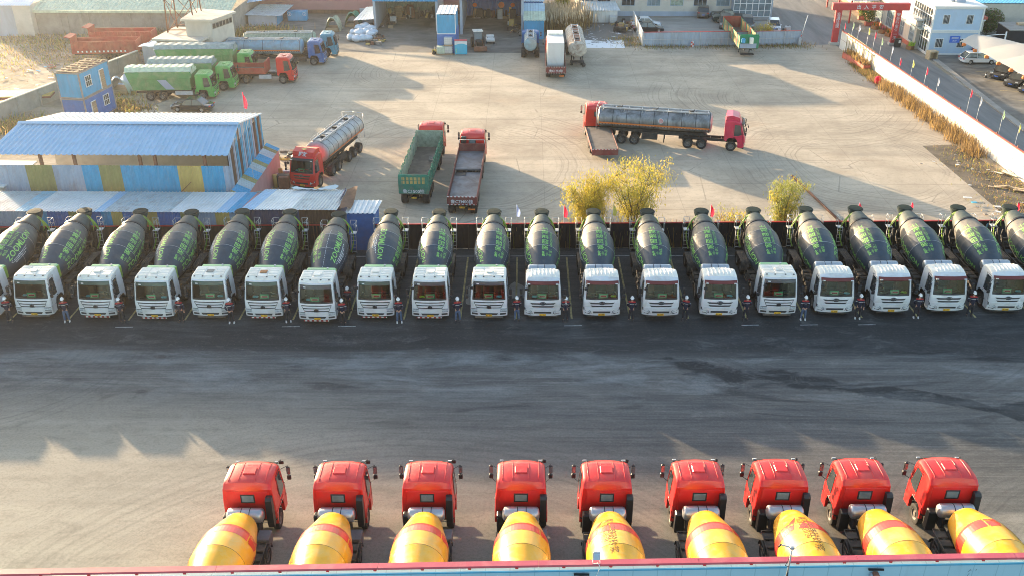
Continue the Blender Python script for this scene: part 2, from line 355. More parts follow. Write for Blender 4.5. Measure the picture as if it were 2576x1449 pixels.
# ---------------- lettering ----------------
_gl={}
def glyph(body,size=1.0,bold=0.0,shear=0.0,align='LEFT',vert=False,space=1.0):
    key=(body,size,bold,shear,align,vert,space)
    if key in _gl: return _gl[key]
    cu=bpy.data.curves.new('t','FONT'); cu.body='\n'.join(body) if vert else body; cu.size=size; cu.offset=bold*size; cu.shear=shear; cu.align_x=align; cu.resolution_u=2; cu.space_character=space
    if vert: cu.space_line=1.0
    ob=bpy.data.objects.new('t',cu); COL.objects.link(ob)
    dg=bpy.context.evaluated_depsgraph_get(); me=bpy.data.meshes.new_from_object(ob.evaluated_get(dg))
    V=[(v.co.x,v.co.y) for v in me.vertices]; F=[list(p.vertices) for p in me.polygons]
    bpy.data.objects.remove(ob); bpy.data.curves.remove(cu); bpy.data.meshes.remove(me)
    _gl[key]=(V,F); return _gl[key]
def dice(V,F,du,dv):
    bm=bmesh.new(); vs=[bm.verts.new((x,y,0)) for x,y in V]
    for f in F:
        try: bm.faces.new([vs[i] for i in f])
        except ValueError: pass
    for ax,d in ((0,du),(1,dv)):
        if not d: continue
        lo=min(p[ax] for p in V); hi=max(p[ax] for p in V); k=math.floor(lo/d)+1
        while k*d<hi:
            co=[0,0,0];co[ax]=k*d;no=[0,0,0];no[ax]=1
            bmesh.ops.bisect_plane(bm,geom=bm.verts[:]+bm.edges[:]+bm.faces[:],plane_co=co,plane_no=no); k+=1
    bm.verts.index_update(); V2=[(v.co.x,v.co.y) for v in bm.verts]; F2=[[v.index for v in f.verts] for f in bm.faces]; bm.free()
    return V2,F2
def sign(parent,body,size,matn,origin,ux,uy,name='lettering',bold=0.0,shear=0.0,align='CENTER',vert=False,off=0.006,mb=None):
    V,F=glyph(body,size,bold,shear,align,vert)
    ux=Vector(ux).normalized(); uy=Vector(uy).normalized(); nn=ux.cross(uy); o=Vector(origin)+nn*off
    own=mb is None; mb=mb or MB(matn); mb.m(matn)
    ids=[mb.vert(o+ux*x+uy*y) for x,y in V]
    for f in F: mb.face([ids[i] for i in f])
    return mb.build(name,parent) if own else mb

def V(px,py,Y):      # sight line met by the vertical plane y=Y
    a=G(px,py,0.0); b=Vector((0,0,HC)); t=Y/a.y; return Vector((a.x*t,Y,HC*(1-t)))
# ================= cab-over truck cab =================
def ipol(tab,x):
    if x<=tab[0][0]: return tab[0][1]
    for (a,b),(c,d) in zip(tab[:-1],tab[1:]):
        if x<=c: return b+(d-b)*(x-a)/(c-a)
    return tab[-1][1]
class Cab:
    # style: square (flat ribbed roof) or round (domed roof); faces -Y with the bumper at y=0
    def __init__(s,style='square',top=2.95,deep=2.15,hw=1.245,sleeper=0.0):
        s.hw=hw; s.top=top; s.deep=deep; k=top-2.95
        if style=='square':
            s.front=[(0.95,0.02),(1.25,0.02),(1.50,0.06),(1.58,0.10),(2.66+k,0.36),(2.80+k,0.44),(2.91+k,0.58)]
            s.roof=[(0.58,2.91+k),(0.80,2.95+k),(deep-0.12,2.96+k),(deep-0.02,2.88+k),(deep,2.7+k)]
            s.wz=(1.58,2.66+k); s.wx=1.08
        elif style=='tall':
            s.front=[(0.95,0.06),(1.20,0.03),(1.48,0.07),(1.56,0.09),(2.62+k,0.22),(2.76+k,0.27),(2.87+k,0.42)]
            s.roof=[(0.42,2.87+k),(0.75,2.93+k),(deep-0.45,2.94+k),(deep-0.16,2.87+k),(deep,2.60+k)]
            s.wz=(1.56,2.62+k); s.wx=1.05
        else:
            s.front=[(0.95,0.06),(1.20,0.03),(1.48,0.09),(1.56,0.13),(2.56+k,0.44),(2.70+k,0.56),(2.84+k,0.80)]
            s.roof=[(0.80,2.84+k),(1.15,2.93+k),(deep-0.35,2.95+k),(deep-0.10,2.84+k),(deep,2.55+k)]
            s.wz=(1.56,2.56+k); s.wx=1.05
        s.style=style
    def FY(s,x,z): return ipol(s.front,z)+0.13*(abs(x)/s.hw)**2.6
    def W(s,z): return s.hw-(0.0 if z<1.6 else 0.11*(z-1.6)/(s.top-1.6))
    def rib(s,x,y):
        if s.style=='square': return 0.0
        return 0.0
    def shell(s,root,paint,roofmat,y0=0.0):
        mb=MB(paint,roofmat,'seat_brown','dark_trim'); zb,zt=s.wz
        pr=[(y,z) for z,y in s.front]                       # front, upward
        nf=len(pr); pr+= s.roof[1:]                          # roof, rearward, then down the back
        pr+=[(s.deep,1.9),(s.deep-0.02,1.0),(s.deep-0.05,0.90),(1.95,0.86),(1.90,1.06),(1.72,1.22),(1.02,1.22),(0.84,1.06),(0.80,0.86),(0.3,0.86)]
        cyc,czc=1.1,1.8
        hw=s.hw
        cols=[(-hw,0.080),(-hw+0.025,0.028),(-hw+0.10,0.0),(-s.wx,0.0),(-0.55,0.0),(0,0.0),(0.55,0.0),(s.wx,0.0),(hw-0.10,0.0),(hw-0.025,0.028),(hw,0.080)]
        n=len(pr); ids=[]
        for x,ins in cols:
            row=[]
            for i,(y,z) in enumerate(pr):
                fx=x*(s.W(z)/hw); yy,zz=y,z
                if y<0.95 and z>0.9: yy+=0.13*(abs(x)/hw)**2.6*(1-max(0,(y-0.45))/0.5 if y>0.45 else 1)
                if s.style!='square' and z>2.6: zz-=0.10*(abs(x)/hw)**3
                yy+= (cyc-yy)*ins/1.1; zz+=(czc-zz)*ins/1.1
                row.append(mb.vert((fx,yy,zz)))
            ids.append(row)
        wi=[i for i in range(nf-1) if abs(s.front[i][0]-zb)<1e-6][0]
        for c in range(len(cols)-1):
            for i in range(n):
                j=(i+1)%n
                if i==wi and 3<=c<=6: continue
                zmid=(pr[i][1]+pr[j][1])/2
                if zmid>s.top-0.12: mb.m(roofmat)
                elif zmid<0.9 or (i>nf+3 and zmid<1.25): mb.m('dark_trim')
                else: mb.m(paint)
                mb.face([ids[c][i],ids[c][j],ids[c+1][j],ids[c+1][i]],True)
        mb.m(paint); mb.face(ids[0][:]); mb.face(ids[-1][::-1])
        cab=mb.build('cab',root,weld=True,sharp=32)
        # interior seen through the windscreen
        it=MB('dark_trim'); f=0.26; x=s.wx+0.02
        it.quad((-x,0.62,zt-0.02),(x,0.62,zt-0.02),(x,1.75,zt-0.02),(-x,1.75,zt-0.02))
        it.quad((-x,1.75,1.3),(x,1.75,1.3),(x,1.75,zt),(-x,1.75,zt)); it.quad((-x,0.3,zb-0.25),(x,0.3,zb-0.25),(x,1.75,1.2),(-x,1.75,1.2))
        for q in (-x,x): it.quad((q,0.22,zb-0.25),(q,1.75,1.2),(q,1.75,zt),(q,0.5,zt))
        it.rbox(-x,x,0.24,0.72,zb-0.28,zb-0.03,0.05)
        it.m('seat_red' if s.style!='square' else 'seat_brown')
        for q in (-0.62,0.62): it.rbox(q-0.27,q+0.27,1.15,1.42,1.3,2.25,0.08); it.rbox(q-0.27,q+0.27,0.95,1.4,1.25,1.5,0.08)
        it.m('dark_trim'); it.cyl((0.62,0.78,zb+0.06),(0.62,0.82,zb+0.10),0.24,n=12)
        it.build('interior',cab)
        for x0,x1 in ((-0.75,-0.25),(0.15,0.65)):
            w_=MB('dark_trim'); w_.cyl((x0,s.FY(x0,zb+0.02)-0.03,zb+0.02),(x1,s.FY(x1,zb+0.16)-0.03,zb+0.16),0.014,n=4); w_.cyl((x0+0.1,s.FY(x0,zb-0.04)-0.03,zb-0.04),((x0+x1)/2,s.FY(x1,zb+0.09)-0.035,zb+0.09),0.012,n=4); w_.build('wiper',cab)
        g=s.patch([(-s.wx,zb),(s.wx,zb),(s.wx,zt),(-s.wx,zt)],'windscreen',off=-0.004,thick=0); g=g.build('windscreen',cab)
        # black seal round the glass
        fr=MB('dark_trim')
        for q in ([(-s.wx-.04,zb-.05),(s.wx+.04,zb-.05),(s.wx,zb+.045),(-s.wx,zb+.045)],[(-s.wx-.04,zt-.04),(s.wx+.04,zt-.04),(s.wx+.04,zt+.03),(-s.wx-.04,zt+.03)],
                  [(-s.wx-.04,zb),(-s.wx+.035,zb),(-s.wx+.035,zt),(-s.wx-.04,zt)],[(s.wx-.035,zb),(s.wx+.04,zb),(s.wx+.04,zt),(s.wx-.035,zt)]): s.patch(q,'dark_trim',0.008,mb=fr)
        fr.build('windscreen_seal',cab)
        return cab
    def patch(s,quad,matn,off=0.01,thick=0.03,mb=None,n=6):
        mb=mb or MB(matn); mb.m(matn); (a,b,c,d)=[Vector((p[0],p[1],0)) for p in quad]
        def fn(u,v,o=off):
            p=(a*(1-u)+b*u)*(1-v)+(d*(1-u)+c*u)*v; x,z=p.x,p.y
            return (x*s.W(z)/s.hw if z>1.6 else x, s.FY(x,z)-o, z)
        mb.grid(lambda u,v:fn(u,v),n,2)
        if thick:
            mb.grid(lambda u,v:(fn(u,0,off)[0],fn(u,0,off)[1]+thick*v,fn(u,0,off)[2]),n,1,False)
            mb.grid(lambda u,v:(fn(u,1,off)[0],fn(u,1,off)[1]+thick*v,fn(u,1,off)[2]),n,1,False)
            for uu in (0,1): mb.grid(lambda u,v:(fn(uu,v,off)[0],fn(uu,v,off)[1]+thick*u,fn(uu,v,off)[2]),1,2,False)
        return mb
    def side_window(s,cab,ext=0.0):
        zt=s.wz[1]-0.08
        for sd in (-1,1):
            mb=MB('glass_dark'); P=[(0.46,1.62),(0.68,zt),(1.22,zt),(1.22,1.50),(0.80,1.50)]
            mb.face([mb.vert((sd*(s.W(z)+0.008),y,z)) for y,z in P]); mb.build('side_window',cab)
            ln=MB('dark_trim')
            for (y0,z0,y1,z1) in ((0.34,0.98,0.34,1.55),(1.30,1.0,1.30,zt+0.1),(0.34,1.55,0.62,zt+0.1),(0.62,zt+0.1,1.30,zt+0.1)):
                ln.cyl((sd*(s.W(z0)+0.001),y0,z0),(sd*(s.W(z1)+0.001),y1,z1),0.010,n=5)
            ln.rbox(sd*(s.hw+0.004) if sd>0 else -s.hw-0.035, s.hw+0.035 if sd>0 else -s.hw-0.004,1.12,1.24,1.32,1.37,0.01)
            ln.build('door_seam',cab)
def plate(root,x,y,z,matn='plate_yellow',ny=-1,w=0.44,h=0.15):
    o=MB(matn).rbox(x-w/2,x+w/2,y-0.012,y+0.012,z,z+h,0.008).build('licence_plate',root)
    mb=sign(o,'鲁C',h*0.62,'letter_dark',(x-ny*-1*w*0.46,y+ny*0.013,z+h*0.22),(-ny,0,0),(0,0,1),align='LEFT',mb=MB('letter_dark'))
    for k in range(4): mb.box(x+(-ny)*(0.02+k*0.045)-0.012,x+(-ny)*(0.02+k*0.045)+0.012,y+ny*0.0135-0.001,y+ny*0.0135+0.001,z+h*0.24,z+h*0.72)
    mb.build('lettering',o); return o
_wheel={}
def wheel_mesh(r,wd,rim):
    key=(r,wd,rim)
    if key in _wheel: return _wheel[key]
    rot=Matrix.Rotation(R(90),4,'Y')
    t=MB('black_rubber'); h=wd/2
    t.lathe([(-h*0.85,r*0.56),(-h,r*0.66),(-h,r*0.86),(-h*0.86,r*0.965),(-h*0.5,r),(h*0.5,r),(h*0.86,r*0.965),(h,r*0.86),(h,r*0.66),(h*0.85,r*0.56)],rot,n=20)
    m=MB(rim); m.lathe([(h*0.86,r*0.57),(h*0.80,r*0.52),(h*0.45,r*0.45),(h*0.40,r*0.25),(h*0.75,r*0.22),(h*0.80,r*0.14),(h*0.80,0.001)],rot,n=14)
    m.lathe([(-h*0.86,r*0.57),(-h*0.80,r*0.52),(-h*0.45,r*0.45),(-h*0.40,r*0.25),(-h*0.75,r*0.22),(-h*0.80,0.001)],rot,n=14)
    m.m('dark_trim')
    for k in range(8):
        a=2*math.pi*k/8; m.cyl((h*0.43,math.cos(a)*r*0.36,math.sin(a)*r*0.36),(h*0.45,math.cos(a)*r*0.36,math.sin(a)*r*0.36),r*0.06,n=6)
    _wheel[key]=(t.mesh('wheel'),m.mesh('rim')); return _wheel[key]
def wheel(root,x,y,r=0.52,wd=0.30,rim='rim_steel'):
    tm,rm=wheel_mesh(r,wd,rim)
    o=bpy.data.objects.new('wheel',tm); COL.objects.link(o); o.parent=root; o.location=(x,y,r)
    if x<0: o.rotation_euler=(0,0,math.pi)
    q=bpy.data.objects.new('rim',rm); COL.objects.link(q); q.parent=o; return o
def chassis(root,y0,y1,z0=0.72,z1=1.0,axles=()):
    mb=MB('chassis_dark')
    for sd in (-1,1): mb.box(sd*0.42-0.05,sd*0.42+0.05,y0,y1,z0,z1)
    y=y0+0.6
    while y<y1: mb.box(-0.37,0.37,y,y+0.1,z0+0.03,z1-0.03); y+=1.1
    for a in axles: mb.cyl((-1.0,a,0.52),(1.0,a,0.52),0.09,n=8); mb.rbox(-0.25,0.25,a-0.2,a+0.2,0.35,0.72,0.05)
    return mb.build('chassis',root)
def mirrors(cab,c,matn='dark_trim',y=0.10,both=True):
    for sd in (-1,1):
        mb=MB(matn); X=sd*(c.hw+0.22)
        mb.tube([(sd*(c.hw-0.06),0.42,2.45),(X,y,2.42),(X,y,1.70),(sd*(c.hw-0.02),0.38,1.66)],0.014,5)
        mb.rbox(X-0.09,X+0.09,y-0.06,y+0.05,1.95,2.36,0.03); mb.rbox(X-0.10,X+0.10,y-0.07,y+0.05,1.66,1.90,0.03)
        mb.m('chrome'); mb.quad((X-0.08,y+0.052,1.99),(X+0.08,y+0.052,1.99),(X+0.08,y+0.052,2.32),(X-0.08,y+0.052,2.32))
        mb.build('mirror',cab)
    mb=MB(matn); X=-c.hw+0.25; zt=c.wz[1]
    mb.tube([(X,0.35,zt+0.08),(X-0.12,-0.05,zt+0.02),(X-0.12,-0.08,zt-0.12)],0.014,5); mb.rbox(X-0.24,X,-0.14,-0.06,zt-0.26,zt-0.08,0.03); mb.build('blind_spot_mirror',cab)
def cab_square(root,paint='white_paint',roofm='white_roof',visor='visor_navy',extra=0,hatch='white_roof',stripe=True):
    c=Cab('square'); cab=c.shell(root,paint,roofm)
    c.side_window(cab); mirrors(cab,c)
    rf=MB(roofm)                                               # raised roof panels: fields of short ribs either side
    for q in range(5):
        yy=0.78+q*0.24
        for sd in (-1,1): rf.rbox(min(sd*0.36,sd*1.02),max(sd*0.36,sd*1.02),yy,yy+0.17,2.93,2.985,0.02)
    rf.rbox(-0.30,0.30,0.72,1.92,2.93,2.975,0.012); rf.build('roof_ribs',cab)
    if hatch:
        h=MB(hatch); h.rbox(-0.24,0.24,1.10,1.46,2.985,3.05,0.02); h.build('roof_hatch',cab)
    vz=c.wz[1]; v=c.patch([(-1.12,vz-0.20),(1.12,vz-0.20),(1.10,vz+0.02),(-1.10,vz+0.02)],visor,0.035,0.03); c.patch([(-0.88,vz-0.13),(-0.70,vz-0.13),(-0.70,vz-0.07),(-0.88,vz-0.07)],'letter_white',0.04,0.005,mb=v,n=1); v.build('sun_visor',cab)
    for x in (-0.9,-0.35,0.35,0.9): MB('dark_trim').rbox(x-0.05,x+0.05,0.58,0.66,2.92,2.97,0.01).build('marker_lamp',cab)
    # slotted grille
    g=c.patch([(-0.98,1.36),(0.98,1.36),(0.98,1.42),(-0.98,1.42)],'grille_dark',0.012,0.02)
    c.patch([(-0.88,1.17),(0.88,1.17),(0.84,1.23),(-0.90,1.23)],'grille_dark',0.012,0.02,mb=g)
    c.patch([(-0.80,0.985),(0.80,0.985),(0.82,1.04),(-0.82,1.04)],'grille_dark',0.012,0.02,mb=g)
    for sd in (-1,1): c.patch([(sd*0.82,0.98),(sd*0.79,0.98),(sd*1.0,1.42),(sd*1.03,1.42)],'grille_dark',0.010,0.012,mb=g)
    g.build('grille',cab)
    e=MB('dark_trim'); y=c.FY(0,1.12)-0.05                   # peaked badge: a small pyramid between two blocks
    e.prism([(y,0.98),(y-0.03,1.0),(y-0.03,1.22),(y,1.24)],-0.055,0.055)
    for sd in (-1,1): e.prism([(y+0.01,0.98),(y-0.02,1.0),(y-0.02,1.12),(y+0.01,1.16)],min(sd*0.06,sd*0.145),max(sd*0.06,sd*0.145))
    e.m('chrome'); e.cyl((-0.13,y-0.02,1.14),(0,y-0.02,1.27),0.016,n=5); e.cyl((0.13,y-0.02,1.14),(0,y-0.02,1.27),0.016,n=5); e.build('badge',cab)
    b=MB(paint)                                                # bumper in one curved piece
    def bf(u,v): x=-1.245+2.49*u; z=0.40+0.56*v; return (x,-0.02+0.16*(abs(x)/1.245)**3+0.05*(1-v)**2,z)
    b.grid(bf,12,3); b.grid(lambda u,v:(bf(u,1)[0],bf(u,1)[1]+0.25*v,0.96),12,1); b.grid(lambda u,v:(bf(u,0)[0],bf(u,0)[1]+0.2*v,0.40),12,1)
    for sd in (-1,1): b.quad((sd*1.245,0.13,0.96),(sd*1.245,0.80,0.90),(sd*1.245,0.75,0.42),(sd*1.245,0.18,0.40))
    bump=b.build('bumper',root,weld=True)
    for sd in (-1,1):
        h=MB('lamp_lens'); xa,xb=sd*0.78,sd*1.20
        h.grid(lambda u,v:(xa+(xb-xa)*u,bf(0.5+abs(xa+(xb-xa)*u)/2.49,0.75)[1]-0.012,0.76+0.17*v-0.02*u),3,1); h.m('dark_trim')
        h.grid(lambda u,v:(xa+(xb-xa)*u,bf(0.5+abs(xa+(xb-xa)*u)/2.49,0.75)[1]-0.006,0.73+0.23*v-0.02*u),3,1)
        h.build('headlight',bump)
        f=MB('grille_dark'); xa,xb=sd*0.76,sd*1.16; f.grid(lambda u,v:(xa+(xb-xa)*u,bf(0.5+abs(xa+(xb-xa)*u)/2.49,0.3)[1]-0.008,0.50+0.13*v),3,1); f.build('fog_lamp',bump)
    f=MB('grille_dark'); f.grid(lambda u,v:((-0.62+1.24*u)*(0.86+0.14*v),bf(0.5,0.35)[1]-0.010,0.50+0.14*v),4,1); f.build('air_inlet',bump)
    plate(bump,0,-0.0,0.40)
    if stripe: MB('reflective_strip').rbox(-0.95,0.75,0.10,0.14,0.24,0.33,0.01).build('reflective_bar',root)
    else: MB('fender_dusty').rbox(-0.95,0.95,0.06,0.30,0.24,0.38,0.03).build('reflective_bar',root)
    dash_items(cab,c)
    return c,cab
def dash_items(cab,c):
    zb=c.wz[0]; d=MB('placard_green'); x=random.uniform(-0.15,0.1)
    d.prism([(0.30,zb-0.03),(0.36,zb+0.27),(0.38,zb+0.27),(0.33,zb-0.03)],x-0.30,x+0.30)
    d.m('placard_cream'); d.prism([(0.293,zb+0.05),(0.328,zb+0.20),(0.34,zb+0.20),(0.31,zb+0.05)],x-0.24,x+0.26)
    d.m('fence_red'); d.prism([(0.288,zb+0.09),(0.308,zb+0.16),(0.33,zb+0.16),(0.31,zb+0.09)],x-0.14,x+0.20)
    d.build('dashboard_placard',cab)
    if random.random()<0.75:
        k=MB(random.choice(['cloth_cyan','cloth_lime','cloth_cyan'])); xx=random.choice([0.68,-0.55,0.8]); k.rbox(xx-0.2,xx+0.2,0.4,0.6,zb-0.04,zb+0.09,0.05); k.build('dashboard_cloth',cab)
def cab_round(root,paint='white_paint',roofm='white_roof',visor='visor_maroon',rear=False,front=True,top=2.95,bumper=None):
    c=Cab('tall' if rear else 'round',top=top); cab=c.shell(root,paint,roofm); k=top-2.95; RY=c.roof[:-1] if rear else [(0.80,2.84),(1.15,2.93),(c.deep-0.35,2.95),(c.deep-0.10,2.84)]; YS=0.45 if rear else 0.80
    c.side_window(cab); mirrors(cab,c)
    rf=MB(roofm)                                               # lengthwise pressed ribs
    def rz(y,x): return ipol(RY,y)+(0 if rear else k)-0.10*(abs(x)/c.hw)**3
    for x in ((-0.9,-0.62,-0.34,-0.06,0.22,0.50,0.78) if not rear else (-0.95,-0.42,0.42,0.95)):
        wd=0.15 if not rear else 0.05
        def fn(u,v,x=x,wd=wd): y=YS+(c.deep-0.16-YS)*v; h=0.016 if (0.2<u<0.8 and 0.02<v<0.98) else -0.01; xx=x+wd*u; return (xx*c.W(2.9)/c.hw,y,rz(y,xx)+h)
        rf.grid(lambda u,v,fn=fn:fn([0,0.25,0.75,1][round(u*3)],v),3,8,False)
    rf.build('roof_ribs',cab)
    if rear:
        MB(roofm).rbox(-0.30,0.30,1.00,1.50,2.90+k,2.985+k,0.03).build('roof_hatch',cab)
        MB(roofm).rbox(-0.26,0.26,0.74,0.86,2.84+k,2.93+k,0.03).build('roof_vent',cab)
    vz=c.wz[1]
    v=MB(visor); v.grid(lambda u,w:((-1.16+2.32*u)*c.W(vz)/c.hw,c.FY(-1.16+2.32*u,vz)-0.20+0.22*w,vz-0.02+0.13*w),10,2); v.grid(lambda u,w:((-1.16+2.32*u)*c.W(vz)/c.hw,c.FY(-1.16+2.32*u,vz)-0.205+0.22*w,vz-0.05+0.12*w),10,2)
    v.m('letter_white')
    for sd in (-1,1): v.box(sd*0.95-0.09,sd*0.95+0.09,c.FY(0.95,vz)-0.24,c.FY(0.95,vz)-0.19,vz-0.03,vz+0.02)
    v.build('sun_visor',cab)
    if rear:
        rw=MB('dark_trim').rbox(-0.34,0.36,c.deep-0.02,c.deep+0.024,1.88,2.36,0.02); rw.m('glass_sky').rbox(-0.27,0.29,c.deep+0.0,c.deep+0.032,1.95,2.29,0.012); rw.build('rear_window',cab)
        MB(paint).rbox(-0.95,0.80,c.deep-0.04,c.deep+0.035,1.60,2.42,0.05)
        p=MB(paint); p.rbox(-1.02,1.02,c.deep-0.03,c.deep+0.012,1.30,2.52,0.04); p.m('dark_trim'); p.box(0.50,0.56,c.deep,c.deep+0.02,1.62,1.67); p.build('rear_panel',cab)
    if front:
        g=MB('grille_dark')
        for (z0,z1,w0,w1) in ((1.235,1.33,0.74,0.86),(1.03,1.13,0.66,0.76)):
            c.patch([(-w0,z0),(w0,z0),(w1,z1),(-w1,z1)],'grille_dark',0.012,0.02,mb=g,n=8)
        g.build('grille',cab)
        e=MB('chrome'); y=c.FY(0,1.3)-0.03; mt=Matrix.Translation((0,y,1.32))@Matrix.Rotation(R(90),4,'X'); e.lathe([(-0.01,0.15),(0.02,0.15),(0.02,0.115),(0.0,0.115)],mt,n=20,sx=1.45,sy=0.85)
        e.box(-0.012,0.012,y-0.02,y+0.01,1.22,1.42); 
        for q in (1.29,1.32,1.35): e.box(-0.15,0.15,y-0.015,y+0.01,q-0.006,q+0.006)
        e.m('grille_dark'); e.cyl((0,y+0.02,1.32),(0,y-0.005,1.32),0.11,n=16); e.build('badge',cab)
    b=MB(bumper or paint)
    def bf(u,v): x=-1.245+2.49*u; z=0.40+0.56*v; return (x,0.0+0.20*(abs(x)/1.245)**3+0.06*(1-v)**2,z)
    b.grid(bf,12,3); b.grid(lambda u,v:(bf(u,1)[0],bf(u,1)[1]+0.25*v,0.96),12,1); b.grid(lambda u,v:(bf(u,0)[0],bf(u,0)[1]+0.2*v,0.40),12,1)
    for sd in (-1,1): b.quad((sd*1.245,0.19,0.96),(sd*1.245,0.80,0.90),(sd*1.245,0.75,0.42),(sd*1.245,0.22,0.40))
    bump=b.build('bumper',root,weld=True)
    for sd in (-1,1):
        Q=[(0.72,0.60),(1.20,0.78),(1.22,0.93),(0.78,0.80)]; P=[(sd*x,bf(0.5+x/2.49,0.6)[1]-0.012,z) for x,z in Q]
        h=MB('lamp_lens'); h.quad(*P); h.m('dark_trim'); cx0=sum(p[0] for p in P)/4; cz0=sum(p[2] for p in P)/4
        h.quad(*[(cx0+(p[0]-cx0)*1.14,p[1]+0.007,cz0+(p[2]-cz0)*1.3) for p in P]); h.build('headlight',bump)
        f=MB('grille_dark'); f.quad(*[(sd*x,bf(0.5+x/2.49,0.2)[1]-0.012,z) for x,z in ((0.80,0.50),(1.12,0.55),(1.12,0.60),(0.80,0.56))]); f.build('fog_lamp',bump)
    f=MB('grille_dark'); f.grid(lambda u,v:(-0.58+1.16*u,bf(0.5,0.4)[1]-0.012,0.60+0.13*v),4,1); f.build('air_inlet',bump)
    if front: plate(bump,0,0.02,0.42)
    MB('chassis_dark').rbox(-0.98,0.98,0.12,0.32,0.27,0.38,0.03).build('front_step',root)
    if front: dash_items(cab,c)
    return c,cab
# ================= concrete mixer body =================
AX0=Vector((0,2.75,2.02)); AX1=Vector((0,9.40,3.46)); AXL=(AX1-AX0).length
_d=(AX1-AX0).normalized(); _u=Vector((1,0,0)); _n=_u.cross(_d)        # _n points up
if _n.z<0: _n=-_n
DR=[(-0.16,0.02),(-0.14,0.30),(-0.02,0.62),(0.05,0.72),(0.10,0.80),(1.75,1.235),(2.35,1.27),(3.15,1.25),(4.45,0.90),(5.0,0.78),(5.75,0.58)]
DR=[(a*1.14,r) for a,r in DR]
def dR(a): return ipol(DR,a)
def drum_pt(a,th,off=0.0):   # th 0 at the top, positive towards +X
    r=dR(a)+off; return AX0+_d*a+(_n*math.cos(th)+_u*math.sin(th))*r
def wrap(mb,V,F,a0,th0,flip=False,off=0.006):
    # V in metres: x along the drum from front to rear, y round it; flip reads rear to front
    ids=[]
    for x,y in V:
        a=a0-x if flip else a0+x; th=th0+(y/1.2 if flip else -y/1.2)
        ids.append(mb.vert(drum_pt(a,th,off)))
    for f in F: mb.face([ids[i] for i in f])
def drum_text(mb,body,size,a0,th,bold=0.02,shear=0.0,flip=False,stretch=1.0,space=1.0):
    V,F=glyph(body,size,bold,shear,'LEFT',False,space); V=[(x*stretch,y-size*0.36) for x,y in V]; V,F=dice(V,F,0.35,0.10)
    wrap(mb,V,F,a0,th,flip)
def drum(root,bands,prof_mats):
    F=Matrix.Identity(4)
    for i in range(3): F[i][0]=_u[i]; F[i][1]=_n[i]; F[i][2]=_d[i]; F[i][3]=AX0[i]
    mb=MB(*dict.fromkeys(prof_mats)); mb.lathe(DR,F,n=40,mats=prof_mats)
    d=mb.build('drum',root,weld=True,sharp=9); dark=prof_mats[4]!='yellow_paint'
    for a in (DR[5][0],DR[7][0],DR[8][0]):
        s=MB('galvanised' if dark else 'letter_dark'); s.lathe([(a-0.012,dR(a-0.012)+0.003),(a-0.012,dR(a-0.012)+0.006),(a+0.004,dR(a+0.004)+0.006),(a+0.004,dR(a+0.004)+0.003)],F,n=40); s.build('weld_seam',d)
    return d,F
def mixer_lettering(d,roll,variant):
    r=roll; mb=MB('letter_lime')
    drum_text(mb,'馨家园混凝土',0.50,0.95,r,bold=0.006,stretch=1.0,space=1.25)
    mb.build('company_lettering',d); mb=MB('letter_lime')
    drum_text(mb,'电话：18605331234',0.27,1.05,r+R(20),bold=0.0,stretch=1.0,space=1.12)
    mb.build('phone_lettering',d); mb=MB('letter_lime')
    zr=r+R(42 if variant=='plain' else 76)
    drum_text(mb,'ZOOMLION',0.60,0.90,zr,bold=0.010,shear=0.2,stretch=1.0)
    mb.build('maker_lettering',d); mb=MB('letter_lime')
    drum_text(mb,'ZOOMLION',0.60,4.0,r-R(150 if variant=='wide' else 67),bold=0.010,shear=0.2,flip=True)
    mb.build('maker_lettering',d)
    for a0,th,fl in ((1.0,zr+R(19),False),(3.2,r-R(169 if variant=='wide' else 86),True)):
        mb=MB('letter_white'); V=[];F=[]
        for k in range(14):                                      # swoosh ring round the small maker's lettering
            t0=k/14*math.pi*1.5+2.2; t1=(k+1)/14*math.pi*1.5+2.2; b=len(V)
            V+=[(0.45+0.5*math.cos(t0),0.13*math.sin(t0)),(0.45+0.5*math.cos(t1),0.13*math.sin(t1)),(0.45+0.46*math.cos(t1),0.105*math.sin(t1)),(0.45+0.46*math.cos(t0),0.105*math.sin(t0))]; F.append([b,b+1,b+2,b+3])
        for row in range(3):
            x=0.25
            while x<1.9-row*0.3:
                l=random.uniform(0.06,0.16); b=len(V); y=0.03-row*0.12; V+=[(x,y),(x+l,y),(x+l,y-0.055),(x,y-0.055)]; F.append([b,b+1,b+2,b+3]); x+=l+0.05
        wrap(mb,V,F,a0,th,fl); mb.build('small_lettering',d)
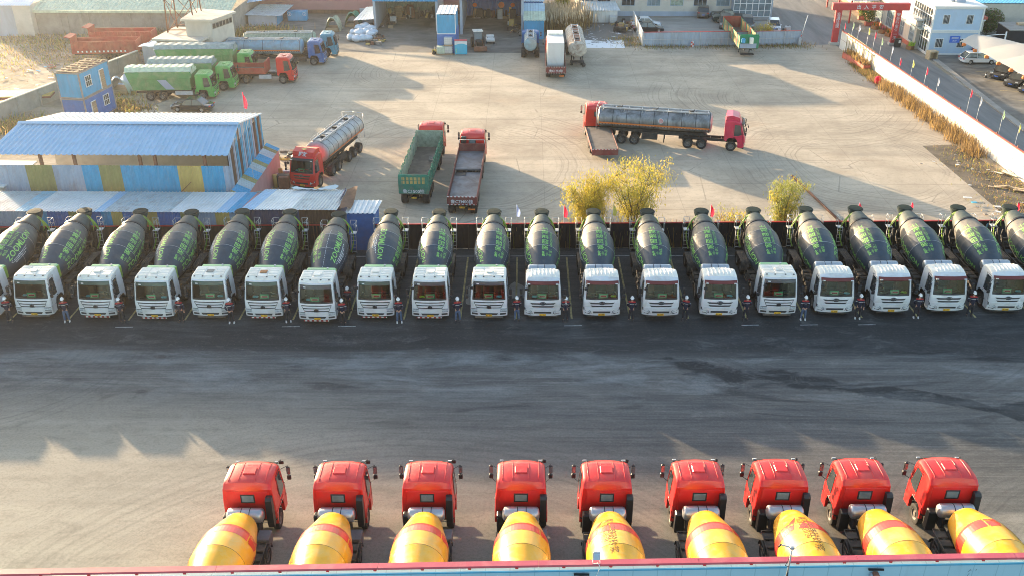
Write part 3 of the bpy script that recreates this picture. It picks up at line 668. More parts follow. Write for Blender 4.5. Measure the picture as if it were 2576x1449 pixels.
def rear_works(root,green,metal,drumlike='hopper_metal'):
    # track ring and support, charging hopper, lid, side platforms with rails and ladders
    F=Matrix.Identity(4)
    for i in range(3): F[i][0]=_u[i]; F[i][1]=_n[i]; F[i][2]=_d[i]; F[i][3]=AX0[i]
    t=MB('dark_trim'); r0=dR(5.2); t.lathe([(5.10,r0-0.01),(5.10,r0+0.075),(5.26,r0+0.065),(5.26,r0-0.04)],F,n=36); t.build('track_ring',root)
    fr=MB('chassis_dark')
    for sd in (-1,1):
        fr.tube([(sd*0.45,8.1,1.0),(sd*0.80,8.4,2.15),(sd*0.72,8.5,2.6)],0.07,6); fr.tube([(sd*0.45,9.3,1.0),(sd*0.75,9.2,2.4)],0.07,6)
    fr.rbox(-0.75,0.75,8.25,8.5,1.7,1.95,0.03); fr.rbox(-0.5,0.5,2.45,2.95,1.0,1.9,0.05); fr.build('drum_frame',root)
    h=MB(metal); T=Matrix.Translation((0,9.68,0))
    h.lathe([(3.30,0.34),(3.62,0.50),(3.86,0.56),(3.90,0.58),(3.90,0.53),(3.70,0.44)],T,n=20); hop=h.build('hopper',root)
    l=MB('drum_end'); l.lathe([(3.93,0.54),(3.97,0.50),(3.99,0.02)],T,n=20); l.lathe([(3.93,0.54),(3.91,0.3),(3.90,0.02)],T,n=20); l.build('hopper_lid',hop)
    g=MB(green)
    for q,(rr,yy) in enumerate(((0.80,8.98),(0.72,9.25))):
        pts=[Vector((math.sin(a)*rr,yy,3.06+math.cos(a)*rr*1.05)) for a in [R(-118+k*236/14) for k in range(15)]]; g.tube(pts,0.034,5)
    for sd in (-1,1):
        def fn(u,v,sd=sd):
            z=3.45-2.2*v; w_=0.09+0.05*math.sin(v*9); y=9.1+0.35*math.sin(v*3.1)-0.45*v
            return (sd*(0.70+0.36*math.sin(v*2.6)),y-w_+2*w_*u,z)
        g.grid(fn,2,9); g.tube([fn(0.5,v/6) for v in range(7)],0.05,5)
    g.build('hopper_frame',root)
    for sd in (-1,1):
        p=MB('galvanised'); X0,X1=sd*0.86,sd*1.30; a,b=min(X0,X1),max(X0,X1)
        p.rbox(a,b,9.1,9.6,2.52,2.57,0.012); pl=p.build('platform',root)
        r=MB('galvanised')
        for (x,y) in ((X1,9.1),(X1,9.6),(X0,9.6)): r.cyl((x,y,2.57),(x,y,3.45),0.018,n=5)
        for z in (3.45,3.05): r.tube([(X0,9.6,z),(X1,9.6,z),(X1,9.1,z)],0.018,5)
        r.tube([(X1,9.1,3.45),(X1-sd*0.10,9.0,3.40),(X1-sd*0.10,9.0,3.1)],0.016,5); r.build('guard_rail',pl)
        l=MB('galvanised'); xa,xb=sd*0.90,sd*1.26
        for x in (xa,xb): l.cyl((x,9.12,2.52),(x,8.96,1.05),0.020,n=5)
        for k in range(5): l.cyl((xa,8.97+0.03*k,1.15+0.29*k),(xb,8.97+0.03*k,1.15+0.29*k),0.018,n=5)
        l.build('ladder',root)
    c=MB(metal)                                                  # discharge chute folded at the tail
    c.grid(lambda u,v:((u-0.5)*(0.5-0.15*v),9.72+0.45*v,2.75-0.75*v-0.10*math.sin(u*math.pi)),6,3); c.build('discharge_chute',root)
def mudguard(root,sd,ya,yb,matn,w0=0.66,w1=1.24,r=0.60,bigarch=False):
    mb=MB(matn); pr=[]
    for k in range(7): a=R(180-k*75/6); pr.append((ya+r*math.cos(a),0.52+r*math.sin(a)))
    for k in range(7): a=R(105-k*75/6-30); pr.append((yb+r*math.cos(a),0.52+r*math.sin(a)))
    xa,xb=min(sd*w0,sd*w1),max(sd*w0,sd*w1); nx=8; n=len(pr)-1
    def fn(u,v):
        t=v*n; i=min(n-1,int(t)); f=t-i; y=pr[i][0]*(1-f)+pr[i+1][0]*f; z=pr[i][1]*(1-f)+pr[i+1][1]*f
        return (xa+(xb-xa)*u,y,z+(0.025 if round(u*nx)%2 else 0))
    mb.grid(fn,nx,n,False); mb.build('mudguard',root)
def side_gear(root,heavy='chassis_dark'):
    for sd in (-1,1):
        b=MB(heavy)
        if sd<0: b.cyl((sd*0.88,4.05,0.78),(sd*0.88,5.15,0.78),0.27,n=14)
        else: b.rbox(0.58,1.12,4.05,4.75,0.55,1.12,0.04); b.rbox(0.60,1.08,4.85,5.25,0.6,1.05,0.04)
        b.build('fuel_tank' if sd<0 else 'battery_box',root)
        r=MB('fender_dusty')
        for z in (0.55,0.80): r.cyl((sd*1.20,3.75,z),(sd*1.20,5.35,z),0.025,n=5)
        for y in (3.75,4.6,5.35): r.box(sd*1.20-0.02,sd*1.20+0.02,y-0.03,y+0.03,0.5,1.0)
        r.tube([(sd*1.16,3.3,1.28),(sd*1.16,5.3,1.28),(sd*0.6,5.3,1.28)],0.022,5); r.tube([(sd*1.16,3.3,1.28),(sd*0.6,3.3,1.28)],0.022,5)
        for y in (3.35,3.9,4.5): r.rbox(min(sd*0.58,sd*1.12),max(sd*0.58,sd*1.12),y,y+0.42,1.12,1.2,0.02)
        r.build('side_guard',root)
def mixer_common(root,body,green='lime_paint',fender='fender_dusty',axles=(1.38,3.20,6.80,8.15)):
    chassis(root,0.6,9.8,axles=axles); rear_works(root,green,'hopper_metal')
    for y in axles[:2]:
        for sd in (-1,1): wheel(root,sd*1.04,y)
    for y in axles[2:]:
        for sd in (-1,1): wheel(root,sd*0.93,y,wd=0.58)
    for sd in (-1,1): mudguard(root,sd,axles[2],axles[3],fender); mudguard(root,sd,axles[1],axles[1]+0.02,'chassis_dark',0.80,1.24,0.58)
    side_gear(root)
    b=MB('chassis_dark'); b.rbox(-1.0,1.0,9.75,9.9,0.5,0.75,0.03); rb=b.build('rear_bumper',root)
    for sd in (-1,1): MB('taillight').rbox(sd*0.8-0.15,sd*0.8+0.15,9.89,9.93,0.56,0.68,0.01).build('taillight',rb)
def build_mixer(kind,variant,roll,visor='visor_navy',hatch='white_roof',stripe=True):
    root=thing('concrete_mixer_truck','tmp','mixer truck')
    if kind=='square': cab_square(root,visor=visor,hatch=hatch,stripe=stripe)
    else: cab_round(root,visor=visor)
    mats=['drum_end']*4+['drum_front','drum_front','drum_mid','drum_rear','hopper_metal','hopper_metal']
    d,F=drum(root,None,mats); mixer_lettering(d,roll,variant)
    if variant=='dash' or variant=='wide':
        mb=MB('letter_white')
        for s0 in (-22,120):
            for k in range(22): V=[(0.10+k*0.19,-0.014),(0.21+k*0.19,-0.014),(0.21+k*0.19,0.014),(0.10+k*0.19,0.014)]; wrap(mb,V,[[0,1,2,3]],0,roll+R(s0 if s0>0 else 42),off=0.008)
        mb.build('dashed_line',d)
    if kind=='square':
        t=MB('green_paint'); t.rbox(-1.0,1.0,2.28,2.72,2.30,2.98,0.09); t.m('lime_paint').rbox(0.92,1.02,2.3,2.7,2.0,2.9,0.03); wt=t.build('water_tank',root)
        MB('galvanised').cyl((0.45,2.5,2.97),(0.45,2.5,3.05),0.07,n=10).build('filler_cap',wt)
        e=MB('chassis_dark'); e.rbox(-1.1,-0.7,2.25,2.6,1.0,2.4,0.04); e.rbox(0.7,1.1,2.3,2.6,1.0,1.9,0.04); e.build('air_intake',root)
    else: water_cylinder(root)
    mixer_common(root,None); return root
def water_cylinder(root,x0=-1.05,x1=0.95,y=2.62,z=2.62,r=0.33,strap='dark_trim',name='water_tank'):
    T=Matrix.Translation((x0,y,z))@Matrix.Rotation(R(90),4,'Y'); L=x1-x0
    t=MB('steel_silver'); t.lathe([(0,0.02),(0.01,r*0.55),(0.07,r*0.88),(0.15,r),(L-0.15,r),(L-0.07,r*0.88),(L-0.01,r*0.55),(L,0.02)],T,n=24); o=t.build(name,root)
    s=MB(strap)
    for a in (0.35,0.58): s.lathe([(L*a,r+0.004),(L*a,r+0.012),(L*a+0.035,r+0.012),(L*a+0.035,r+0.004)],T,n=24)
    s.build('tank_strap',o)
    b=MB('chassis_dark'); b.rbox(x0+0.2,x0+0.35,y-0.2,y+0.3,1.0,z-r*0.8,0.02); b.rbox(x1-0.35,x1-0.2,y-0.2,y+0.3,1.0,z-r*0.8,0.02); b.build('tank_bracket',root); return o

# ---------- the long row of black-drummed mixers ----------
def row_y(x): return 55.3+x*0.0215
ROWX=[]
_px=[(-47,797),(88,794),(247,796),(390,799),(531,796),(665,798),(799,806),(945,797),(1083,798),(1230,797),(1365,797),(1513,796),(1661,796),(1808,795),(1955,791),(2098,788),(2241,786),(2380,784),(2528,783),(2668,782)]
for (a,b) in _px: p=G(a,b,0.35); ROWX.append((p.x,p.y))
OFFS=[-.75,-.05,.08,.05,.15,.2,-.92,.72,.2,.35,.2,.3,.25,.3,.5,.15,.1,.35,.2,.4]
KIND=['square']*10+['round']*4+['square']+['round']*5
VIS=['visor_teal']*6+['visor_navy','visor_teal','visor_navy','visor_navy']+['visor_maroon']*4+['visor_navy']+['visor_maroon']*5
ROWG='white cabbed mixer trucks parked in one long row'
LBL=['white cabbed mixer truck cut off by the left edge of the picture',
 'white mixer truck at the left end of the row, sun glinting on its flat roof','second whole white cabbed mixer from the left end, red and white bar under its bumper',
 'third whole white mixer from the left end, round teal sticker above its grille','fourth whole white mixer from the left, lime cloth behind its windscreen',
 'fifth whole white mixer from the left, with a small brown roof hatch','white mixer with a dashed line down its drum, before the small blue shed',
 'white flat-roofed mixer whose drum shows green lettering on both edges, right of the dashed drum','white mixer standing in front of the long empty red flatbed truck','last of the flat-roofed white mixers left of centre, dusty bumper skirt',
 'first white mixer with domed ribbed roof and silver tank, next to the pale puddle','second domed-roof white mixer from the centre, standing below the yellow willows','domed-roof white mixer standing below the right edge of the big willow',
 'domed-roof white mixer just left of the lone green-tanked flat-roofed one','lone flat-roofed white mixer with green tank among the domed-roof trucks on the right','domed-roof white mixer just right of the lone flat-roofed one',
 'domed-roof white mixer with a yellow sticker on its door','domed-roof white mixer third from the right end with two men standing at its sides','domed-roof white mixer at the right end of the row','mixer at the far right edge with only its black lettered drum in the picture']
mixers=[]
ROWX=[(ROWX[0][0]-7.9,row_y(-46)),(ROWX[0][0]-4.0,row_y(-43))]+ROWX; OFFS=[.1,.1]+OFFS; KIND=['square']*2+KIND; VIS=['visor_teal']*2+VIS; LBL=['white mixer second beyond the left end of the row, outside the picture','white mixer just beyond the left edge of the picture']+LBL
for i,(x,y) in enumerate(ROWX):
    ctr=math.atan2(-(x+0.0),27.5); roll=ctr+math.asin(max(-.98,min(.98,OFFS[i])))
    j=i-2; variant='wide' if j==6 else ('dash' if j in (8,9) else ('far' if j>=7 else 'plain'))
    hatch={1:'white_roof',5:'planter_wood',4:'concrete_grey'}.get(j,'white_roof')
    r=build_mixer(KIND[i],variant,roll,VIS[i],hatch,stripe=j not in (1,4,9,14))
    r.location=(x,y,0); r.rotation_euler=(0,0,R(random.uniform(-0.5,0.6))); tag(r,LBL[i],group=ROWG)
    for ch in r.children:
        if ch.name.split('.')[0] in ('cab','bumper'): ch.scale=(1,1,1.05); mixers.append(r)
# ---------- red and yellow mixers in the foreground, tails to the camera ----------
def yellow_lettering(d,roll):
    mb=MB('band_red')
    for fl in (0,1):
        r=roll+math.pi*fl
        A,B=1.80,2.50; seg=18; V=[];F=[]
        for k in range(seg): t0=-1.25+2.1*k/seg; t1=-1.25+2.1*(k+1)/seg; b=len(V); V+=[(A,t0*1.2),(B,t0*1.2),(B,t1*1.2),(A,t1*1.2)]; F.append([b,b+1,b+2,b+3])
        V,F=dice(V,F,0.2,0); wrap(mb,V,F,0,r)
        V=[(A,1.08),(B,1.08),(A+0.02,1.55)];V2,F2=dice(V,[[0,1,2]],0.3,0.1); wrap(mb,V2,F2,0,r)
        V=[(B-0.30,1.20),(B+0.05,1.12),(B-0.1,1.62),(A-0.55,1.95)];V2,F2=dice(V,[[0,1,2],[0,2,3]],0.3,0.1); wrap(mb,V2,F2,0,r)
        V=[(A,-1.55),(B,-1.55),(B-0.02,-1.98)];V2,F2=dice(V,[[0,1,2]],0.3,0.1); wrap(mb,V2,F2,0,r)
    mb.build('red_band',d)
    for fl in (0,1):
        mb=MB('letter_dark'); r=roll+math.pi*fl
        drum_text(mb,'馨家园商砼砂浆',0.42,1.2,r-R(108),bold=0.0,flip=False); drum_text(mb,'电话18605331234',0.24,1.5,r-R(95),bold=0.0)
        mb.build('lettering',d)
def build_red(roll):
    root=thing('red_mixer_truck','tmp','mixer truck')
    cab_round(root,'red_paint','red_roof','dark_trim',rear=True)
    mats=['yellow_paint']*10; d,F=drum(root,None,mats); yellow_lettering(d,roll)
    water_cylinder(root,-0.86,0.88,2.78,1.95,0.34)
    for x,z in ((-0.55,1.45),(-0.35,1.4),(0.3,1.5)):
        h=MB('dark_trim'); h.tube([(x,2.16,z),(x+0.05,2.3,z-0.25),(x+0.1,2.55,z-0.35),(x+0.1,2.9,z-0.3)],0.022,5); h.build('air_hose',root)
    h=MB('galvanised'); h.tube([(-0.95,2.2,1.15),(-0.95,2.36,1.15),(0.9,2.36,1.15),(0.9,2.2,1.15)],0.02,5); h.build('grab_rail',root)
    s=MB('dark_trim'); s.prism([(2.18,1.05),(2.50,0.95),(2.58,1.3),(2.52,2.55),(2.42,2.66),(2.22,2.66)],-1.20,-0.90); s.build('intake_stack',root)
    b=MB('bed_steel'); b.rbox(-1.22,-0.62,3.05,3.75,0.72,1.32,0.03); b.build('tool_box',root)
    b=MB('dark_trim'); b.rbox(0.70,1.15,2.3,2.7,0.6,1.75,0.05); b.build('air_intake',root)
    mixer_common(root,None,'chassis_dark','black_rubber',axles=(1.38,3.95,6.80,8.15))
    for sd in (-1,1):
        m=MB('red_paint')
        m.prism([(0.80,0.45),(0.80,1.08),(0.98,1.25),(1.74,1.25),(1.95,1.08),(1.98,0.70),(2.05,0.70),(2.05,1.30),(0.72,1.30),(0.72,0.45)],sd*1.10,sd*1.262); m.build('wheel_arch',root)
        p=MB('letter_white'); p.face([p.vert((sd*(1.256),y,z)) for y,z in ((0.7,1.42),(1.5,1.34),(0.9,1.36))]); p.build('door_decal',root)
    return root
RED=[(617,1240),(846,1239),(1072,1238),(1310,1237),(1528,1237),(1763,1235),(1974,1233),(2182,1231),(2404,1229)]
RLB=['leftmost red cabbed mixer truck with yellow drum','second red and yellow mixer from the left','third red and yellow mixer from the left','fourth red and yellow mixer from the left, just left of the small wall lamp',
 'red and yellow mixer directly behind the small white box on the wall','sixth red and yellow mixer from the left, dark writing across its drum','red and yellow mixer behind the slim pole leaning over the wall','second red and yellow mixer from the right, bright glint beside its writing','rightmost red and yellow mixer truck']
ro=[R(-5),R(-12),R(0),R(10),R(-62),R(-165),R(-75),R(-150),R(-120)]
for i,(px,py) in enumerate(RED):
    p=G(px,py-25,3.28); r=build_red(ro[i]+math.pi); r.location=(p.x,p.y+2.1,0); r.rotation_euler=(0,0,math.pi+R(0.6)); tag(r,RLB[i],group='red and yellow mixer trucks parked along the near wall')

    for ch in r.children:
        nm=ch.name.split('.')[0]
        if nm in ('cab','bumper','intake_stack','wheel_arch'): ch.scale=(1,1,1.13 if nm!='intake_stack' else 1.0)
        if nm in ('drum','track_ring','drum_frame','hopper','hopper_frame','platform','ladder','discharge_chute'): ch.location.y+=0.9
# ================= ground, yard, fences, near wall =================
def world_xyz(t):
    tc=nd(t,'ShaderNodeTexCoord'); s=nd(t,'ShaderNodeSeparateXYZ',{0:tc.outputs['Object']}); return tc.outputs['Object'],s.outputs[0],s.outputs[1]
def mp(t,v,sc_,rot=0): return nd(t,'ShaderNodeMapping',{'Vector':v,'Scale':sc_,'Rotation':(0,0,rot)}).outputs[0]
def sstep(t,x,a,b): 
    n=nd(t,'ShaderNodeMapRange',{0:x,1:a,2:b,3:0.0,4:1.0}); n.clamp=True; n.interpolation_type='SMOOTHSTEP'; return n.outputs[0]
# --- asphalt of the mixer yard ---
m,t=_nt('asphalt'); P,x,y=world_xyz(t); y=mth(t,'SUBTRACT',y,5.45)
fine=noi(t,P,14.0,4,0.7); streak=noi(t,mp(t,P,(0.05,1.3,1)),1.0,6,0.62,0.4); streak2=noi(t,mp(t,P,(0.12,4.5,1)),1.0,5,0.6,0.2); blot=noi(t,mp(t,P,(0.09,0.22,1)),1.0,6,0.6,1.2)
c=mixc(t,ramp(t,streak,[(0.35,0.0),(0.65,1.0)]),(0.066,0.070,0.074),(0.130,0.133,0.134))
scr=noi(t,mp(t,P,(0.16,11.0,1)),1.0,4,0.7,0.1); c=mixc(t,mth(t,'MULTIPLY',ramp(t,scr,[(0.50,0.0),(0.70,1.0)]),mth(t,'MULTIPLY',ramp(t,blot,[(0.40,0.0),(0.60,0.75)]),0.7)),c,(0.27,0.275,0.27))
c=mixc(t,mth(t,'MULTIPLY',ramp(t,streak2,[(0.50,0.0),(0.68,1.0)]),0.40),c,(0.19,0.185,0.175))
c=mixc(t,mth(t,'MULTIPLY',ramp(t,blot,[(0.48,0.0),(0.62,1.0)]),0.35),c,(0.17,0.165,0.155))
# pale dusty concrete apron under the red trucks, worn edge at about 31 m
edge=mth(t,'ADD',y,mth(t,'MULTIPLY',mth(t,'SUBTRACT',noi(t,mp(t,P,(0.15,0.6,1)),1.0,4),0.5),1.6))
ap=mth(t,'SUBTRACT',1.0,sstep(t,edge,30.6,31.3)); ap2=mth(t,'SUBTRACT',1.0,sstep(t,mth(t,'ADD',edge,mth(t,'MULTIPLY',x,0.12)),33.0,39.5))
c=mixc(t,mth(t,'MULTIPLY',mth(t,'MULTIPLY',ap2,mth(t,'SUBTRACT',1.0,mth(t,'MULTIPLY',sstep(t,x,-4,14),0.45))),0.75),c,mixc(t,streak,(0.17,0.162,0.145),(0.27,0.255,0.225)))
c=mixc(t,mth(t,'MULTIPLY',ap,0.85),c,mixc(t,blot,(0.20,0.19,0.165),(0.42,0.39,0.34)))
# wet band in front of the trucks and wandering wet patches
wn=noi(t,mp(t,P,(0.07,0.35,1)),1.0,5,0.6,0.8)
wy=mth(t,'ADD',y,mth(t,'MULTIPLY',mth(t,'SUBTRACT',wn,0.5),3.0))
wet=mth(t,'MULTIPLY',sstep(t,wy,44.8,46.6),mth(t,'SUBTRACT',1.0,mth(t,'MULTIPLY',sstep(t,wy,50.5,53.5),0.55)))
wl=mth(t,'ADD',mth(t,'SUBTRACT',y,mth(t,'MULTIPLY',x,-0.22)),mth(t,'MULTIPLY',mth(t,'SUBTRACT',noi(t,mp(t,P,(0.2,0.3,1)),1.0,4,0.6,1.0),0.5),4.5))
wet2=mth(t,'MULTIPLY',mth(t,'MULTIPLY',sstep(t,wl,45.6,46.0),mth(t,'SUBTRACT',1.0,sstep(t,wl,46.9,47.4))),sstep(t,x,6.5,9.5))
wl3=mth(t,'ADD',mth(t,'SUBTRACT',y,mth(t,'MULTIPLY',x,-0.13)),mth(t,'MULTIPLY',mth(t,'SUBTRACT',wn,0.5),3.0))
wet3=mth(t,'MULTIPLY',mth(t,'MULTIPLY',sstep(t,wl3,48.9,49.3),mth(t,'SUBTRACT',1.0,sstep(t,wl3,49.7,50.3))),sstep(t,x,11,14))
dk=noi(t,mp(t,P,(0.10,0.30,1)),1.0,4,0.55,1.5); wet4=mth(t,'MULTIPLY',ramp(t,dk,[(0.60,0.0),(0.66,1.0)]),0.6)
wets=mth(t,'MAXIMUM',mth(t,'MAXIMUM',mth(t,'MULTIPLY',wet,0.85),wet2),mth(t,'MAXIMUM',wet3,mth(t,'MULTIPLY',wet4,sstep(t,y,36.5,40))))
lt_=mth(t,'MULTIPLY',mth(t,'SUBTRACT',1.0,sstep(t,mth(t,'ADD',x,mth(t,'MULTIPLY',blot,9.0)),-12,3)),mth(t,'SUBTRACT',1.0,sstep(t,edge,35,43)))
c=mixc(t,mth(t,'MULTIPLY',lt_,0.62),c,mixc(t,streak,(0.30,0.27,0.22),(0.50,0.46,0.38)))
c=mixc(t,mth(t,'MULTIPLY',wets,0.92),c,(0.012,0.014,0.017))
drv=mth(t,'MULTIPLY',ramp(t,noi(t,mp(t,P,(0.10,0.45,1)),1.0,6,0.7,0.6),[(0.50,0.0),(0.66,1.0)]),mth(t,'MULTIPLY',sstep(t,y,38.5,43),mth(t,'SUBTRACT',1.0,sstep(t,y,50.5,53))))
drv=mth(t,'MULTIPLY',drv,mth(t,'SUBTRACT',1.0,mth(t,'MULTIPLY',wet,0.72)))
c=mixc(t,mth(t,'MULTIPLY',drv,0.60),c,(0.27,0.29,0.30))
grit=noi(t,P,7.0,6,0.85); c=mixc(t,mth(t,'MULTIPLY',ramp(t,grit,[(0.42,1.0),(0.52,0.0)]),0.22),c,(0.025,0.026,0.028)); c=mixc(t,mth(t,'MULTIPLY',ramp(t,grit,[(0.56,0.0),(0.66,1.0)]),0.25),c,(0.30,0.29,0.27))
c=mixc(t,mth(t,'MULTIPLY',ramp(t,noi(t,P,3.0,5,0.7),[(0.55,0),(0.75,1)]),0.15),c,(0.3,0.28,0.25))
arc=None
for (cx_,cy_,r0,r1) in ((-34,52,4,12),(-6,22,16,24),(22,60,10,18),(30,30,6,16)):
    d=nd(t,'ShaderNodeVectorMath',{0:P,1:(cx_,cy_,0)},operation='DISTANCE').outputs['Value']
    band=nd(t,'ShaderNodeTexNoise',{'Scale':2.6,'Detail':5.0,'Roughness':0.75},noise_dimensions='1D'); t.links.new(mth(t,'ADD',d,mth(t,'MULTIPLY',blot,0.6)),band.inputs['W'])
    k_=mth(t,'MULTIPLY',ramp(t,band.outputs[0],[(0.44,0.0),(0.74,1.0)]),mth(t,'MULTIPLY',sstep(t,d,r0-1,r0+2),mth(t,'SUBTRACT',1.0,sstep(t,d,r1-3,r1+1))))
    arc=k_ if arc is None else mth(t,'MAXIMUM',arc,k_)
c=mixc(t,mth(t,'MULTIPLY',arc,0.30),c,(0.035,0.037,0.04))
pat=noi(t,mp(t,P,(0.45,0.9,1)),1.0,7,0.75,0.8); c=mixc(t,mth(t,'MULTIPLY',ramp(t,pat,[(0.50,0.0),(0.70,1.0)]),0.30),c,(0.04,0.042,0.045)); c=mixc(t,mth(t,'MULTIPLY',ramp(t,pat,[(0.30,1.0),(0.44,0.0)]),0.22),c,(0.30,0.30,0.29))
ro_=mth(t,'SUBTRACT',0.85,mth(t,'MULTIPLY',wets,0.25))
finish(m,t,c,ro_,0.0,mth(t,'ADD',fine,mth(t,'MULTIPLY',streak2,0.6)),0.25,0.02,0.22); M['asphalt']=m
# --- concrete yard ---
m,t=_nt('yard_concrete'); P,x,y=world_xyz(t); P=mp(t,P,(1,0.91,1)); y=mth(t,'MULTIPLY',y,0.91)
n1=noi(t,mp(t,P,(0.16,0.20,1)),1.0,7,0.62,0.5); n2=noi(t,mp(t,P,(0.035,0.7,1),0.0),1.0,6,0.65,0.4); n3=noi(t,P,5.0,4,0.6)
c=mixc(t,ramp(t,n1,[(0.33,0.0),(0.66,1.0)]),(0.345,0.290,0.220),(0.53,0.455,0.350))
c=mixc(t,mth(t,'MULTIPLY',ramp(t,n2,[(0.50,0.0),(0.72,1.0)]),0.42),c,(0.22,0.20,0.17))
# looping tyre tracks: rings round a few turning centres
tr=None
for (cx_,cy_,r0,r1) in ((30,98,5,17),(14,112,4,12),(-14,108,4,9),(2,90,5,10),(33,78,6,15),(-6,78,9,19)):
    d=nd(t,'ShaderNodeVectorMath',{0:P,1:(cx_,cy_,0)},operation='DISTANCE').outputs['Value']
    dn=mth(t,'ADD',d,mth(t,'MULTIPLY',noi(t,mp(t,P,(0.12,0.12,1)),1.0,3),2.2))
    band=nd(t,'ShaderNodeTexNoise',{'Scale':3.2,'Detail':4.0,'Roughness':0.7},noise_dimensions='1D'); t.links.new(dn,band.inputs['W'])
    k=mth(t,'MULTIPLY',ramp(t,band.outputs[0],[(0.52,0.0),(0.66,1.0)]),mth(t,'MULTIPLY',sstep(t,d,r0-1,r0+1),mth(t,'SUBTRACT',1.0,sstep(t,d,r1-2,r1+1))))
    tr=k if tr is None else mth(t,'MAXIMUM',tr,k)
gate=ramp(t,noi(t,mp(t,P,(0.09,0.09,1)),1.0,3),[(0.42,0.15),(0.6,1.0)])
c=mixc(t,mth(t,'MULTIPLY',mth(t,'MULTIPLY',tr,gate),0.55),c,(0.17,0.15,0.12))
# stains
c=mixc(t,mth(t,'MULTIPLY',ramp(t,noi(t,mp(t,P,(0.28,0.5,1)),1.0,6,0.7,1.0),[(0.62,0.0),(0.76,1.0)]),0.5),c,(0.13,0.12,0.105))
c=mixc(t,mth(t,'MULTIPLY',ramp(t,noi(t,mp(t,P,(0.10,0.16,1)),1.0,4,0.6,0.6),[(0.60,0.0),(0.75,1.0)]),0.35),c,(0.46,0.33,0.22))
# slab joints and cracks
def joint(v,per,off,wd):
    f=mth(t,'ABSOLUTE',mth(t,'SUBTRACT',mth(t,'FRACT',mth(t,'DIVIDE',mth(t,'ADD',v,off),per)),0.5)); return mth(t,'LESS_THAN',f,wd/per)
jx=joint(mth(t,'ADD',x,mth(t,'MULTIPLY',n1,0.12)),6.0,1.2,0.035); jy=joint(mth(t,'ADD',y,mth(t,'MULTIPLY',n1,0.12)),5.6,2.0,0.05)
vo=nd(t,'ShaderNodeTexVoronoi',{'Vector':mp(t,P,(0.10,0.13,1)),'Scale':1.0},feature='DISTANCE_TO_EDGE').outputs[0]
vj=mth(t,'MULTIPLY',mth(t,'LESS_THAN',mth(t,'ADD',vo,mth(t,'MULTIPLY',mth(t,'SUBTRACT',n3,0.5),0.012)),0.005),ramp(t,n1,[(0.5,0.0),(0.56,1.0)]))
jn=mth(t,'MAXIMUM',mth(t,'MULTIPLY',jx,0.40),mth(t,'MAXIMUM',mth(t,'MULTIPLY',jy,0.62),mth(t,'MULTIPLY',vj,0.7)))
c=mixc(t,mth(t,'MULTIPLY',jn,0.5),c,(0.07,0.065,0.06))
g4=noi(t,P,2.2,7,0.8); c=mixc(t,mth(t,'MULTIPLY',ramp(t,g4,[(0.38,1.0),(0.50,0.0)]),0.28),c,(0.20,0.175,0.14))
finish(m,t,c,0.86,0,n3,0.15,0.02,0.35); M['yard_concrete']=m
# --- earth and others ---
m,t=_nt('earth'); P,x,y=world_xyz(t)
n1=noi(t,mp(t,P,(0.10,0.16,1)),1.0,7,0.68,0.8); n2=noi(t,P,1.6,6,0.7)
c=mixc(t,ramp(t,n1,[(0.32,0.0),(0.62,1.0)]),(0.20,0.165,0.125),(0.42,0.375,0.31))
c=mixc(t,mth(t,'MULTIPLY',ramp(t,noi(t,mp(t,P,(0.13,0.22,1)),1.0,6,0.7,0.4),[(0.5,0.0),(0.62,1.0)]),0.55),c,(0.19,0.18,0.075))
c=mixc(t,mth(t,'MULTIPLY',ramp(t,n2,[(0.5,0),(0.75,1)]),0.5),c,(0.13,0.11,0.085))
finish(m,t,c,0.95,0,n2,0.6,0.15,0.2); M['earth']=m
m,t=_nt('dark_earth'); P,x,y=world_xyz(t)
n1=noi(t,mp(t,P,(0.35,0.35,1)),1.0,6,0.7,0.8); n2=noi(t,P,2.5,6,0.7)
c=mixc(t,ramp(t,n1,[(0.35,0.0),(0.65,1.0)]),(0.10,0.085,0.065),(0.21,0.18,0.14)); c=mixc(t,ramp(t,n2,[(0.58,0),(0.75,0.7)]),c,(0.05,0.045,0.035))
finish(m,t,c,0.95,0,n2,0.7,0.12,0.2); M['dark_earth']=m
m,t=_nt('road_grey'); P,x,y=world_xyz(t)
n1=noi(t,mp(t,P,(0.55,0.07,1),R(-8)),1.0,6,0.65,0.5); n2=noi(t,P,3.0,5,0.65)
c=mixc(t,ramp(t,n1,[(0.35,0.0),(0.65,1.0)]),(0.13,0.13,0.13),(0.22,0.215,0.205)); c=mixc(t,ramp(t,n2,[(0.6,0),(0.8,0.6)]),c,(0.08,0.08,0.08))
finish(m,t,c,0.75,0,n2,0.2,0.02,0.4); M['road_grey']=m
m,t=_nt('workshop_floor'); P,x,y=world_xyz(t)
n1=noi(t,mp(t,P,(0.25,0.35,1)),1.0,6,0.7,0.8)
c=mixc(t,ramp(t,n1,[(0.35,0.0),(0.65,1.0)]),(0.10,0.095,0.085),(0.22,0.21,0.19)); finish(m,t,c,0.85,0,n1,0.2,0.02,0.35); M['workshop_floor']=m
m,t=_nt('car_lot'); P,x,y=world_xyz(t)
n1=noi(t,mp(t,P,(0.12,0.3,1)),1.0,6,0.7,0.8)
c=mixc(t,ramp(t,n1,[(0.35,0.0),(0.65,1.0)]),(0.26,0.245,0.22),(0.38,0.355,0.32)); finish(m,t,c,0.85,0,n1,0.2,0.02,0.35); M['car_lot']=m
m,t=_nt('foam_spill'); P,x,y=world_xyz(t)
n1=noi(t,mp(t,P,(0.5,0.5,1)),1.0,7,0.7,2.0)
f=mth(t,'ADD',n1,mth(t,'MULTIPLY',sstep(t,y,139.0,132.5),0.22))
c=mixc(t,ramp(t,f,[(0.58,0.0),(0.63,1.0)]),(0.12,0.115,0.105),(0.78,0.80,0.82)); finish(m,t,c,0.6); M['foam_spill']=m
